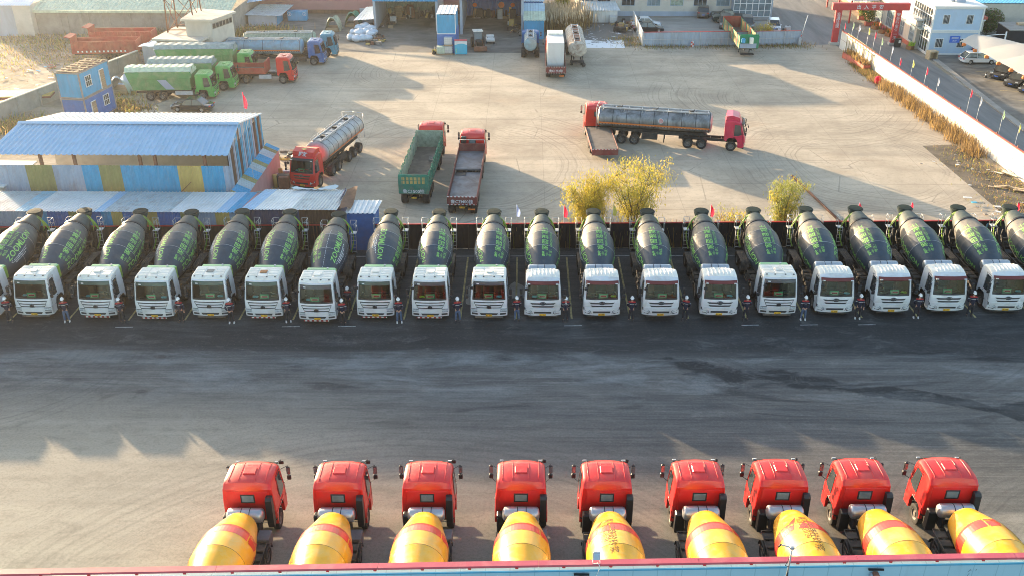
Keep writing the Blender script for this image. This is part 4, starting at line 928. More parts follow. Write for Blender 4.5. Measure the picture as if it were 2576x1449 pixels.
def sheet(name,pts,z,matn,kind='structure'):
    mb=MB(matn); mb.face([mb.vert((p[0],p[1],z)) for p in pts]); o=mb.build(name); tag(o,kind=kind); return o
def kerbed(name,pts,z0,z1,matn): mb=MB(matn); mb.poly(pts,z0,z1); return tag(mb.build(name),kind='structure')
sheet('ground',[(-600,-300),(600,-300),(600,900),(-600,900)],0.0,'earth')
FY0=lambda x:66.75+0.031*x                     # line of the fence behind the long row
g=lambda a,b:tuple(G(a,b)[:2])
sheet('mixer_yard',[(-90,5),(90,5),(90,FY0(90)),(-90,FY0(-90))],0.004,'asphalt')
E1=g(2500,520); E2=g(2320,368)
sheet('yard',[(-30,FY0(-30)),(E1[0]+0.15,FY0(E1[0])),E1,E2,g(2400,365),g(2185,190),g(2130,135),g(2098,113),g(1592,118),g(1440,122),g(1440,128),(g(1440,128)[0],g(1200,134)[1]),(-38,g(1200,134)[1]),g(560,195),g(400,262),g(330,288),(-36,FY0(-36)+12)],0.008,'yard_concrete')
ya=g(1200,134)[1]
sheet('workshop_apron',[(-46,ya),(g(1440,128)[0],ya),g(1440,122),g(1592,118),g(1592,30),(15,178),(-46,178)],0.006,'workshop_floor')
sheet('wet_patch',[g(1462,122),g(1572,122),g(1560,62),g(1462,62)],0.012,'foam_spill')
sheet('car_park',[g(1600,118),g(2010,115),g(1925,44),g(1585,46)],0.008,'car_lot')
sheet('access_road',[g(2010,115),g(2098,113),g(2170,60),(64,300),(45,300),g(1920,10),g(1925,44)],0.010,'road_grey')
sheet('entrance_road',[g(2098,112),g(2600,432),g(2900,600),(62,60),g(2600,350),g(2330,150),g(2250,112),g(2110,60)],0.013,'road_grey')
sheet('side_parking',[g(2700,420),g(2600,330),g(2350,155),g(2340,140),g(2465,60),g(2700,60),(130,110),(110,70)],0.010,'workshop_floor')
sheet('verge',[E1,E2,g(2400,365),g(2600,478),(g(2600,478)[0]+0.6,FY0(49)),(E1[0]+0.15,FY0(E1[0]))],0.006,'dark_earth')
a=Vector(g(2345,152)+(0,)); b=Vector(g(2640,385)+(0,)); n=Vector((0.75,0.1,0))
kerbed('kerb',[a[:2],b[:2],(b+n)[:2],(a+n)[:2]],0.0,0.14,'concrete_grey')
# painted bay lines in the mixer yard
def strip(name,p,q,wd,matn,z=0.012):
    p=Vector((p[0],p[1],0)); q=Vector((q[0],q[1],0)); d=(q-p).normalized(); n=Vector((-d.y,d.x,0))*wd/2
    return sheet(name,[(p-n)[:2],(q-n)[:2],(q+n)[:2],(p+n)[:2]],z,matn)
for i in range(len(ROWX)-1):
    xm=(ROWX[i][0]+ROWX[i+1][0])/2
    strip('bay_line',(xm,row_y(xm)+0.4),(xm,row_y(xm)+9.9),0.13,'paint_yellow_line')
    if i in (4,7,8,12,15,16,17): strip('bay_line',(xm-0.55,row_y(xm)-0.55),(xm+0.65,row_y(xm)-0.5),0.09,'paint_white_line')
strip('bay_line',(-50,row_y(-50)+10.1),(50,row_y(50)+10.1),0.10,'paint_white_line')
# drying cement spill under the middle trucks
def blob(name,cx_,cy_,rx,ry,z,matn,seed=1):
    rr=random.Random(seed); pts=[]
    for k in range(26):
        a=2*math.pi*k/26; f=0.75+0.25*math.sin(a*3+seed)+rr.uniform(-0.1,0.1); pts.append((cx_+rx*f*math.cos(a),cy_+ry*f*math.sin(a)))
    return sheet(name,pts,z,matn)
p=G(1300,735); blob('cement_spill',p.x,p.y,1.5,1.5,0.010,'concrete_grey',3); p=G(1432,760); blob('cement_spill',p.x-0.6,p.y,1.0,0.9,0.010,'concrete_grey',5); p=G(1188,745); blob('cement_spill',p.x,p.y,0.7,1.4,0.010,'concrete_grey',8)
# ---------- fence behind the long row ----------
def corr(mb,p0,p1,z0,z1,pitch=0.3,amp=0.03,inset=0):   # vertical corrugated sheet
    p0=Vector((p0[0],p0[1],0)); p1=Vector((p1[0],p1[1],0)); L=(p1-p0).length; d=(p1-p0)/L; n=Vector((-d.y,d.x,0)); k=max(2,int(L/pitch*4))
    pr=[0,0,1,1]; pts=[]
    x=0;i=0
    while x<L: pts.append((x,pr[i%4]*amp)); x+=pitch*(0.35 if i%2==0 else 0.15); i+=1
    pts.append((L,0)); prev=None
    for (a,b) in pts:
        q=p0+d*a+n*b; cur=(mb.vert((q.x,q.y,z0)),mb.vert((q.x,q.y,z1)))
        if prev: mb.face([prev[0],cur[0],cur[1],prev[1]])
        prev=cur
fr=thing('boundary_fence','long dark sheet fence with a thin red top rail behind the row of mixers','fence',(0,0,0))
mb=MB('fence_dark'); X0,X1=-52,52; corr(mb,(X0,FY0(X0)),(X1,FY0(X1)),0.02,2.12,0.9,0.04); mb.build('sheet_panel',fr)
mb=MB('fence_red'); a=FY0(X0);b=FY0(X1)
for (p,q,z0,z1) in (((X0,a),(X1,b),2.12,2.19),): mb.poly([(p[0],p[1]-0.06),(q[0],q[1]-0.06),(q[0],q[1]+0.06),(p[0],p[1]+0.06)],z0,z1)
mb.build('top_rail',fr)
x=X0
while x<X1:
    mb=MB('dark_trim'); mb.box(x-0.04,x+0.04,FY0(x)-0.14,FY0(x)-0.05,0,2.15); mb.build('post',fr); x+=3.4
for px in (148,365,2150,2205,2330,2500,2040):
    p=G(px,577,1.85); mt=Matrix.Translation((p.x,FY0(p.x)-0.07,1.78))@Matrix.Rotation(R(90),4,'X')
    mb=MB('office_blue'); mb.lathe([(0,0.001),(0,0.21)],mt,n=20); mb.m('cab_teal'); mb.lathe([(0.006,0.17),(0.006,0.13)],mt,n=20); mb.box(p.x-0.09,p.x+0.09,FY0(p.x)-0.085,FY0(p.x)-0.08,1.71,1.85); mb.build('round_emblem',fr)
# ---------- flags on slim poles ----------
def flag(px,py_top,py_base,cl,label,base=None,group='small flags on slim poles along the fences',h=0.95,w=0.26):
    b=base if base else G(px,py_base)
    lo,hi=0.5,12
    for _ in range(40):
        z=(lo+hi)/2; d=Vector((b.x,b.y,z)); 
        cz=z-HC; cs,sn=math.cos(YAW),math.sin(YAW); bb=-b.x*sn+b.y*cs; ww=bb*math.cos(PITCH)-cz*math.sin(PITCH); vv=-bb*math.sin(PITCH)-cz*math.cos(PITCH)
        if CY+FPX*vv/ww>py_top: lo=z
        else: hi=z
    z=lo; o=thing('flag',label,'flag',(b.x,b.y,0),random.uniform(-0.4,0.4),group)
    MB('galvanised').cyl((0,0,0),(0,0,z),0.022,0.014,n=6).build('pole',o)
    f=MB(cl); f.grid(lambda u,v:(u*w*(0.35+0.75*math.sin(min(1,v)*2.6))+0.02,0.06*math.sin(u*5+v*4),z-0.03-h*v-0.12*u),4,7); f.build('cloth',o); return o
for (px,t0,cl,lb) in ((1299,515,'flag_blue','pale blue flag drooping behind the gap between the two central mixers'),(1418,517,'flag_red','red flag drooping left of the yellow willows'),(1541,512,'flag_yellow','yellow flag half hidden in front of the big willow'),
  (1787,515,'flag_red','red flag just right of the willows behind the mixer row'),(2160,510,'flag_red','small red flag behind the third hopper right of the small willow'),(2292,508,'flag_red','bright red flag behind the fourth hopper from the right edge'),(2562,508,'flag_red','red flag at the far right end of the mixer row')):
    p=G(px,563,2.2); flag(px,t0,0,cl,lb,base=Vector((p.x,FY0(p.x)+0.12,0)),group='small flags on slim poles along the fences')
# ---------- near wall with pink cap ----------
def near(x): return 24.70+0.0374*(x+18.76)
WZ=7.30
nw=thing('sheet_wall','tall light blue sheet wall with a pink capping along the bottom of the picture','wall',(0,0,0))
m,t=_nt('wall_sky'); P,x,y=world_xyz(t)
n1=noi(t,mp(t,P,(0.4,1,0.25)),1.0,5,0.6); v_=mth(t,'ABSOLUTE',mth(t,'SUBTRACT',mth(t,'FRACT',mth(t,'MULTIPLY',x,1.12)),0.5))
c=mixc(t,n1,(0.30,0.52,0.64),(0.36,0.57,0.68)); c=mixc(t,mth(t,'MULTIPLY',mth(t,'LESS_THAN',v_,0.02),0.5),c,(0.17,0.34,0.43)); c=mixc(t,mth(t,'MULTIPLY',ramp(t,noi(t,mp(t,P,(3.5,1,0.4)),1.0,5,0.6),[(0.58,0),(0.78,1)]),0.35),c,(0.20,0.34,0.42))
finish(m,t,c,0.55); M['wall_sky']=m
mb=MB('wall_sky'); mb.poly([(-40,near(-40)-0.26),(40,near(40)-0.26),(40,near(40)-0.10),(-40,near(-40)-0.10)],0,WZ-0.20); mb.build('wall_panel',nw)
mb=MB('cap_pink')
for k in range(14):
    xa=-40+k*5.8; xb=xa+5.79; dz=random.uniform(-0.006,0.006); 
    mb.poly([(xa,near(xa)-0.23),(xb,near(xb)-0.23),(xb,near(xb)+0.02),(xa,near(xa)+0.02)],WZ-0.10+dz,WZ+dz)
mb.build('capping',nw)
mb=MB('panel_blue'); mb.poly([(-40,near(-40)-0.31),(40,near(40)-0.31),(40,near(40)-0.265),(-40,near(-40)-0.265)],WZ-0.26,WZ-0.20); mb.build('trim',nw)
mb=MB('fence_red'); x=-24.0
while x<28: mb.rbox(x-0.06,x+0.06,near(x)-0.27,near(x)-0.22,WZ-0.14,WZ-0.06,0.02); x+=1.7
mb.build('cap_fixing',nw)
for px in (714,1462,2203):
    p=G(px,1425,WZ-0.3); q=MB('wall_grey_blue'); q.rbox(p.x-0.16,p.x+0.16,near(p.x)-0.47,near(p.x)-0.27,0,WZ-0.55,0.03); q.m('steel_rust').rbox(p.x-0.10,p.x+0.10,near(p.x)-0.55,near(p.x)-0.31,WZ-0.75,WZ-0.45,0.03)
    q.m('dark_trim'); q.box(p.x-0.28,p.x+0.28,near(p.x)-0.39,near(p.x)-0.32,WZ-0.38,WZ-0.33); q.build('pillar',nw)
mb=MB('letter_dark'); sg=G(2430,1435,6.6)
for (dx,dz,l,a) in ((0,0.0,0.16,60),(0.06,0.1,0.10,-30),(0.02,-0.18,0.14,70),(0.10,-0.2,0.1,-50),(0.28,0.05,0.1,80)):
    x0=sg.x+dx;z0=6.65+dz; ca,sa=math.cos(R(a))*l,math.sin(R(a))*l; mb.quad((x0,near(x0)-0.263,z0),(x0+ca,near(x0)-0.263,z0+sa),(x0+ca+0.015,near(x0)-0.263,z0+sa),(x0+0.015,near(x0)-0.263,z0))
mb.build('scribble',nw)
# small wall lamp
p=G(1499,1398,WZ+0.05); lp=thing('wall_lamp','small square grey floodlight standing on the pink wall capping with a thin white cable','lamp',(p.x,near(p.x)-0.1,WZ))
q=MB('wall_grey_blue'); q.rbox(-0.14,0.14,-0.05,0.04,0.10,0.48,0.03); q.m('office_blue').rbox(-0.11,0.11,-0.07,-0.03,0.14,0.44,0.01); q.build('lamp_head',lp)
q=MB('frame_white'); q.tube([(-0.13,0,0.1),(-0.13,-0.1,0.0),(0.13,-0.1,0.0),(0.13,0,0.1)],0.012,5); q.build('bracket',lp)
q=MB('frame_white'); q.tube([(0.02,-0.08,0.05),(0.10,-0.16,-0.0),(0.12,-0.22,-0.1),(0.02,-0.24,-0.4),(-0.10,-0.23,-0.7),(-0.12,-0.23,-1.6)],0.012,5); q.build('cable',lp)
# slim pole rising from behind the camera side of the wall
pb=G(1965,1449,6.8); pt=Vector((pb.x,near(pb.x)-0.95,0)); ap=G(1992,1345,8.1)
pl=thing('camera_pole','slim dark pole with a small cross arm rising in front of the pink wall capping','pole',(pt.x,pt.y,0))
q=MB('dark_trim'); q.cyl((0,0,0),(0.02,0,7.5),0.045,0.04,n=8); q.m('galvanised').cyl((0.02,0,7.5),(0.03,0,8.7),0.035,0.03,n=8); q.build('pole',pl)
q=MB('galvanised'); q.cyl((0.08,0.0,8.62),(-0.38,0.02,8.76),0.028,n=8); q.rbox(-0.06,0.10,-0.06,0.06,8.58,8.70,0.02); q.m('dark_trim').cyl((-0.38,0,8.80),(-0.46,0,8.66),0.03,n=8); q.build('cross_arm',pl)
q=MB('dark_trim'); q.tube([(0.0,-0.05,7.8),(-0.12,-0.05,7.85),(0.0,0.05,8.1)],0.012,5); q.build('cable_tie',pl)
# ================= people =================
def skin_mesh(nodes,edges,matn,sub=1,root='pelvis'):
    keys=list(nodes); me=bpy.data.meshes.new('s'); me.from_pydata([nodes[k][0] for k in keys],[(keys.index(a),keys.index(b)) for a,b in edges],[])
    ob=bpy.data.objects.new('s',me); COL.objects.link(ob)
    md=ob.modifiers.new('k','SKIN'); md.use_smooth_shade=True
    sv=me.skin_vertices[0].data
    for i,k in enumerate(keys):
        r=nodes[k][1]; sv[i].radius=(r,r) if not hasattr(r,'__len__') else r; sv[i].use_root=(k==root)
    if sub: s=ob.modifiers.new('u','SUBSURF'); s.levels=sub; s.render_levels=sub
    dg=bpy.context.evaluated_depsgraph_get(); out=bpy.data.meshes.new_from_object(ob.evaluated_get(dg))
    bpy.data.objects.remove(ob); bpy.data.meshes.remove(me); out.materials.clear(); out.materials.append(M[matn]); return out
def link_mesh(name,me,parent): o=bpy.data.objects.new(name,me); COL.objects.link(o); o.parent=parent; return o
def person(pose,trousers,shoes,open_shirt=False):
    root=thing('person','tmp','person')
    N={'pelvis':((0,0,0.93),0.125),'belly':((0,-0.01,1.08),0.125),'chest':((0,0.0,1.28),0.145),'sternum':((0,0.0,1.40),0.125),'neck':((0,0.0,1.50),0.055),'jaw':((0,-0.02,1.58),0.070),'head':((0,-0.005,1.66),0.095),'crown':((0,0.0,1.72),0.075)}
    E=[('pelvis','belly'),('belly','chest'),('chest','sternum'),('sternum','neck'),('neck','jaw'),('jaw','head'),('head','crown')]
    hands={}
    for s,n in ((-1,'r'),(1,'l')):
        if pose=='behind': el=(s*0.30,0.08,1.13); wr=(s*0.10,0.16,0.95); hd=(s*0.04,0.17,0.90); fdir=Vector((-s*0.8,0,-0.5))
        elif pose=='front': el=(s*0.29,-0.04,1.12); wr=(s*0.09,-0.19,0.99); hd=(s*0.04,-0.21,0.95); fdir=Vector((-s*0.8,0,-0.5))
        else: el=(s*0.28,0.02,1.14); wr=(s*0.29,-0.04,0.90); hd=(s*0.29,-0.05,0.83); fdir=Vector((0,-0.1,-1))
        N.update({'sh'+n:((s*0.185,0,1.42),0.062),'el'+n:(el,0.043),'wr'+n:(wr,0.028),'hd'+n:(hd,(0.038,0.022)),'hip'+n:((s*0.095,0,0.88),0.095),'kn'+n:((s*0.12,-0.015,0.49),0.058),'an'+n:((s*0.14,0.01,0.09),0.038),'toe'+n:((s*0.16,-0.13,0.04),0.032)})
        E+=[('sternum','sh'+n),('sh'+n,'el'+n),('el'+n,'wr'+n),('wr'+n,'hd'+n),('pelvis','hip'+n),('hip'+n,'kn'+n),('kn'+n,'an'+n),('an'+n,'toe'+n)]
        H=Vector(hd); fd=fdir.normalized(); sd=fd.cross(Vector((0,1,0))).normalized()
        for q,l in enumerate((0.075,0.085,0.08,0.065)):
            b=H+sd*(q-1.5)*0.021+fd*0.035; tip=b+fd*l+Vector((0,-0.02,0)); mid=(b+tip)/2
            N['f%d%s'%(q,n)]=(tuple(mid),0.0095); N['g%d%s'%(q,n)]=(tuple(tip),0.0075); E+=[('hd'+n,'f%d%s'%(q,n)),('f%d%s'%(q,n),'g%d%s'%(q,n))]
        N['t'+n]=(tuple(H+sd*-0.045+fd*0.01),0.010); N['u'+n]=(tuple(H+sd*-0.065+fd*0.045),0.0085); E+=[('hd'+n,'t'+n),('t'+n,'u'+n)]
    body=link_mesh('body',skin_mesh(N,E,'skin'),root)
    J={'chest':(N['chest'][0],0.175),'belly':(N['belly'][0],0.160),'hem':((0,0,0.90),0.158),'sternum':((0,0,1.41),0.150),'collar':((0,0.01,1.495),0.080)}
    JE=[('hem','belly'),('belly','chest'),('chest','sternum'),('sternum','collar')]
    for n in 'rl':
        J['sh'+n]=(N['sh'+n][0],0.085); J['el'+n]=(N['el'+n][0],0.066); w_=Vector(N['el'+n][0])*0.12+Vector(N['wr'+n][0])*0.88; J['wr'+n]=(tuple(w_),0.048); JE+=[('sternum','sh'+n),('sh'+n,'el'+n),('el'+n,'wr'+n)]
    jk=link_mesh('jacket',skin_mesh(J,JE,'jacket',1,'belly'),root)
    if open_shirt: q=MB('frame_white'); q.face([q.vert(p) for p in ((-0.05,-0.155,1.49),(0.05,-0.155,1.49),(0.0,-0.185,1.33))]); q.build('shirt_front',jk)
    T={'waist':((0,0,0.94),0.140),'pelvis':((0,0,0.86),0.145)}; TE=[('waist','pelvis')]
    for s,n in ((-1,'r'),(1,'l')):
        T['h'+n]=((s*0.10,0,0.78),0.098); T['k'+n]=((s*0.12,-0.012,0.49),0.080); T['a'+n]=((s*0.14,0.005,0.10),0.064); TE+=[('pelvis','h'+n),('h'+n,'k'+n),('k'+n,'a'+n)]
    link_mesh('trousers',skin_mesh(T,TE,trousers,1,'pelvis'),root)
    for s in (-1,1):
        q=MB(shoes); q.grid(lambda u,v:(s*0.15+0.052*math.cos(u*2*math.pi)*(1.05-0.25*v),-0.05+0.145*math.sin(u*2*math.pi)*(1-0.45*v)+0.04*v,0.0+0.11*v**0.8),14,4)
        q.face([q.vert((s*0.15+0.04*math.cos(a*math.pi/6),-0.01+0.08*math.sin(a*math.pi/6),0.108)) for a in range(12)]); q.build('shoe',root)
    h=MB('hair'); h.lathe([(1.60,0.098),(1.68,0.108),(1.74,0.104)],Matrix.Translation((0,0.018,0)),n=16,sx=0.86); h.build('hair',root)
    f=MB('hair')
    for s in (-1,1): f.rbox(s*0.036-0.014,s*0.036+0.014,-0.106,-0.098,1.655,1.667,0.003); f.rbox(s*0.036-0.018,s*0.036+0.018,-0.105,-0.097,1.678,1.685,0.002)
    f.m('band_red').rbox(-0.024,0.024,-0.104,-0.094,1.582,1.593,0.003); f.m('skin').prism([(-0.095,1.66),(-0.125,1.62),(-0.095,1.612)],-0.012,0.012)
    for s in (-1,1): f.rbox(s*0.088-0.01,s*0.088+0.01,-0.01,0.03,1.61,1.67,0.006)
    f.build('face',body)
    k=MB('helmet_white'); T4=Matrix.Translation((0,0.0,0)); k.lathe([(1.70,0.135),(1.705,0.150),(1.715,0.148),(1.72,0.128),(1.76,0.124),(1.81,0.100),(1.84,0.060),(1.85,0.005)],T4,n=20,sx=0.88); k.prism([(-0.13,1.715),(-0.19,1.70),(-0.19,1.694),(-0.13,1.70)],-0.08,0.08); k.rbox(-0.012,0.012,-0.10,0.10,1.815,1.855,0.005); k.build('helmet',root)
    return root
PROTO={}
def get_person(pose,tr,sh,shirt=False):
    k=(pose,tr,sh,shirt)
    if k in PROTO: return copy_tree(PROTO[k])
    PROTO[k]=person(*k); return PROTO[k]
PG='drivers in white helmets standing between the mixers'
PEOPLE=[(27,810,'behind','trouser_dark','shoe_dark','person with broad red shoulders at the far left edge, facing the camera',0),
(170,810,'behind','denim','shoe_white','person in blue jeans and white shoes beside the leftmost mixer',0),(309,811,'behind','trouser_dark','shoe_dark','person in black trousers between the second and third whole mixers from the left',0),
(458,810,'side','trouser_dark','shoe_dark','person in dark clothes with arms hanging beside the third whole mixer from the left',0),(584,813,'front','trouser_dark','shoe_white','person in black trousers and white shoes, third mixer gap from the left with white shoes',0),
(726,810,'behind','trouser_dark','shoe_white','person in white trainers just left of the mixer with the dashed drum line',0),(864,815,'front','trouser_dark','shoe_dark','person with bright red jacket shoulders right of the dashed-line mixer',0),
(878,782,'behind','trouser_dark','shoe_dark','person standing furthest back in the shade beside a mixer wheel',0),(1005,812,'front','denim','shoe_white','person in pale jeans and white shoes, hands clasped at the waist',0),
(1152,810,'behind','denim','shoe_dark','person in dark jeans standing in front of the pale cement spill',0),(1300,808,'behind','denim','shoe_dark','person in jeans and dark shoes left of the first domed-roof mixer',0),
(1422,808,'behind','trouser_dark','shoe_dark','person with a white shirt showing in the open jacket collar',1),(1587,808,'behind','trouser_dark','shoe_dark','person alone in the wide gap below the big willow',0),
(1722,806,'behind','trouser_dark','shoe_dark','person two gaps left of the lone flat-roofed mixer on the right',0),(1874,806,'behind','trouser_dark','shoe_dark','person just left of the lone flat-roofed mixer on the right',0),
(2019,805,'front','denim','shoe_white','person in white shoes just right of the lone flat-roofed mixer',0),(2156,802,'side','trouser_dark','shoe_white','person turned slightly, left of the mixer with the yellow door sticker',0),
(2303,800,'behind','trouser_dark','shoe_white','person in shade, second from the right end, with white shoes',0),(2437,796,'behind','trouser_dark','shoe_dark','person all in dark clothes at the right end of the line',0)]
for (px,py,pose,tr,sh,lb,shirt) in PEOPLE:
    o=get_person(pose,tr,sh,bool(shirt)); p=G(px,py-2); o.location=(p.x,p.y,0); o.rotation_euler=(0,0,random.uniform(-0.25,0.25)-0.006*p.x); s=random.uniform(0.98,1.05); o.scale=(s,s,s); tag(o,lb,'person',PG)
# ================= vehicles standing in the yard =================
def road_cab(root,style,paint,roofm=None,visor='dark_trim',top=3.05,rear=False,front=True):
    if style=='square': c,cab=cab_square(root,paint,roofm or paint,visor,hatch=roofm or paint,stripe=False)
    else: c,cab=cab_round(root,paint,roofm or paint,visor,rear=rear,front=front,top=2.95)
    for ch in root.children:
        if ch.name.split('.')[0] in ('cab','bumper'): ch.scale=(1,1,top/2.95)
    return c,cab
def axle(root,y,dual=False,rim='rim_steel',r=0.52,x=None):
    for sd in (-1,1): wheel(root,sd*(x or (0.93 if dual else 1.04)),y,r,0.58 if dual else 0.30,rim)
def deflector(root,paint,z=3.02,h=0.55):
    d=MB(paint); d.prism([(0.75,z),(1.1,z+h*0.8),(1.9,z+h),(2.1,z+h*0.9),(2.1,z)],-1.0,1.0); d.build('roof_deflector',root)
def tank_body(root,y0,y1,zc,rw,rh,matn,bands=6,stripe='paper_orange',rail=True,holes=3,emblem=None,text=None):
    T=Matrix.Translation((0,y0,zc))@Matrix.Rotation(R(-90),4,'X'); L=y1-y0
    t=MB(matn); t.lathe([(0.0,0.03),(0.02,0.62),(0.10,0.90),(0.22,1.0),(L-0.22,1.0),(L-0.10,0.90),(L-0.02,0.62),(L,0.03)],T,n=36,sx=rw,sy=rh); o=t.build('tank',root)
    b=MB('dark_trim')
    for k in (range(bands+1) if bands else []):
        a=0.24+(L-0.5)*k/bands; b.lathe([(a,1.003),(a,1.012),(a+0.05,1.012),(a+0.05,1.003)],T,n=36,sx=rw,sy=rh)
    b.build('tank_band',o)
    if stripe:
        for sd in (-1,1):
            s=MB(stripe); th0,th1=R(-14),R(-24)
            s.grid(lambda u,v:(sd*math.cos(th0+(th1-th0)*v)*(rw*1.02),y0+0.25+(L-0.5)*u,zc+math.sin(th0+(th1-th0)*v)*rh*1.02),16,2)
            s.m('reflective_strip'); s.grid(lambda u,v:(sd*math.cos(R(-25)+R(-3)*v)*(rw*1.022),y0+0.25+(L-0.5)*u,zc+math.sin(R(-25)+R(-3)*v)*rh*1.022),16,1); s.build('side_stripe',o)
            if emblem:
                e=MB('letter_white'); yy=y0+L*0.44; T2=Matrix.Translation((sd*rw*1.005,yy,zc+0.22))@Matrix.Rotation(R(90),4,'Y'); e.lathe([(0,0.001),(0,0.27)],T2,n=20); e.m('band_red').lathe([(sd*0.02,0.20),(sd*0.02,0.16)],T2,n=20); sign(None,'燃',0.26,'band_red',(sd*(rw*1.005+0.03),yy,zc+0.13),(0,sd,0),(0,0,1),mb=e); e.build('round_emblem',o)
    w=MB('galvanised'); zt=zc+rh
    if rail:
        for sd in (-1,1): w.rbox(sd*0.42-0.04,sd*0.42+0.04,y0+0.35,y1-0.35,zt-0.05,zt+0.10,0.015)
        for k in range(holes*2+3): yy=y0+0.5+(L-1.0)*k/(holes*2+2); w.box(-0.40,0.40,yy-0.03,yy+0.03,zt+0.0,zt+0.05)
    w.build('walkway',o)
    for k in range(holes): m_=MB('dark_trim'); yy=y0+L*(k+0.6)/(holes+0.2); m_.cyl((0,yy,zt-0.02),(0,yy,zt+0.14),0.24,n=14); m_.rbox(-0.1,0.1,yy-0.3,yy-0.22,zt+0.1,zt+0.22,0.01); m_.build('manhole',o)
    return o
def top_rails(root,y0,y1,z,n=4):
    r=MB('galvanised'); L=(y1-y0)/n
    for k in range(n):
        a=y0+L*k+0.12; b=a+L-0.24
        for sd in (-1,): r.tube([(sd*0.75,a,z),(sd*0.75,a+0.1,z+0.28),(sd*0.75,b-0.1,z+0.28),(sd*0.75,b,z)],0.02,5)
        r.tube([(0.55,a,z),(0.55,a+0.1,z+0.2),(0.55,b-0.1,z+0.2),(0.55,b,z)],0.02,5)
    r.build('top_rail',root)
def semi_tanker(paint,tankm,label,F,B,L=15.0,style='round',roofm=None,sign_text=None,zc=2.45,rw=1.22,rh=1.0,emblem=None,grp=None):
    root=thing('tanker_truck',label,'tanker truck',F,heading(F,B),grp)
    road_cab(root,style,paint,roofm,top=3.25); chassis(root,0.6,6.6,axles=(1.4,4.3,5.65))
    d=MB(paint); d.prism([(0.70,3.08),(0.85,3.42),(1.5,3.60),(2.05,3.50),(2.12,3.0)],-1.0,1.0); d.build('high_roof',root)
    axle(root,1.4); axle(root,4.3,True); axle(root,5.65,True)
    for sd in (-1,1): mudguard(root,sd,4.3,5.65,'chassis_dark')
    tank_body(root,3.4,L,zc,rw,rh,tankm,8,emblem=emblem); top_rails(root,3.8,L-0.4,zc+rh*0.80,5)
    f=MB('chassis_dark')
    for sd in (-1,1): f.box(sd*0.45-0.06,sd*0.45+0.06,4.0,L-0.3,1.15,1.45)
    for sd in (-1,1): f.rbox(min(sd*0.7,sd*1.15),max(sd*0.7,sd*1.15),L-6.2,L-4.6,0.65,1.25,0.04); f.box(sd*0.6-0.05,sd*0.6+0.05,L-6.9,L-6.8,0.25,1.2)
    for sd in (-1,1): f.box(sd*1.15-0.02,sd*1.15+0.02,L-8.8,L-4.5,1.25,1.4)
    f.build('trailer_frame',root)
    for k in range(3): axle(root,L-3.9+k*1.31,True)
    l=MB('galvanised')
    for sd in (-0.25,0.25): l.cyl((0.3+sd,L+0.08,1.2),(0.3+sd,L+0.05,zc+rh*0.9),0.022,n=5)
    for k in range(6): l.cyl((0.05,L+0.07,1.35+0.3*k),(0.55,L+0.07,1.35+0.3*k),0.018,n=5)
    for sd in (-1,1): l.tube([(sd*1.1,L+0.05,1.2),(sd*1.1,L+0.05,zc+rh+0.2),(-sd*0.0,L+0.05,zc+rh+0.25)],0.025,5)
    l.build('ladder',root)
    if sign_text:
        sign(root,sign_text,0.42,'letter_white',(0,0.66,3.13),(1,0,0),(0,0.35,1),bold=0.02,shear=0.2)
        y=MB('panel_ochre'); y.face([y.vert(p) for p in ((-0.28,1.15,3.60),(0,0.93,3.58),(0.28,1.15,3.60),(0,1.38,3.66))]); y.build('roof_placard',root)
    return root
FZ=Vector((0,0,0))
# silver tanker nose-on behind the small sheds
F=V(764,484,G(764,476).y-0.3); F=G(762,482); B=G(893,372)
d=(B-F).normalized(); semi_tanker('red_paint','tank_silver','silver semi tanker with a red cab, nose to the camera behind the pale sheds',F,F+d*15,L=min(15.5,(B-F).length),sign_text='解放')
# dirty tanker standing across the yard
A0=G(1834,381); A1=G(1545,361); d=(A1-A0).normalized(); nrm=Vector((-d.y,d.x,0)); 
if nrm.y<0: nrm=-nrm
F=A0-d*1.5+nrm*1.1; semi_tanker('magenta_red','tank_dirty','oil streaked silver semi tanker with a magenta red cab standing crosswise in the yard',F,F+d*15,L=14.9,emblem=True)
# green stake-sided semi
def tail_sign(root,y,z,text,w=2.4,h=0.5,matn='maroon_paint',size=0.34,x=0):
    b=MB(matn).rbox(-w/2,w/2,y-0.03,y+0.03,z,z+h,0.01).build('tail_board',root)
    sign(b,text,size,'letter_white',(x,y+0.032,z+0.10),(-1,0,0),(0,0,1),bold=0.01)
    MB('reflective_strip').rbox(-w/2,w/2,y-0.02,y+0.045,z+h+0.01,z+h+0.07,0.01).build('reflective_bar',root); MB('reflective_strip').rbox(-w/2,w/2,y-0.02,y+0.045,z-0.07,z-0.01,0.01).build('reflective_bar',root); return b
B=G(1043,522); Fw=G(1081,330,2.9); d=(Vector((Fw.x,Fw.y,0))-B).normalized(); LB=(Vector((Fw.x,Fw.y,0))-B).length
F=B+d*(LB+2.9); root=thing('stake_truck','long green stake-sided semi trailer truck with a red cab, load bed open and empty','truck',F,heading(F,B)); TOT=LB+2.9
road_cab(root,'round','red_paint','red_roof',top=3.2,rear=True,front=False); chassis(root,0.6,TOT-0.4,axles=(1.4,4.4,5.7,TOT-3.6,TOT-2.3,TOT-1.0)); axle(root,1.4)
for y in (4.4,5.7,TOT-3.6,TOT-2.3,TOT-1.0): axle(root,y,True)
m_=MB('load_floor'); m_.rbox(-1.27,1.27,3.0,TOT,1.18,1.32,0.02); m_.build('load_floor',root)
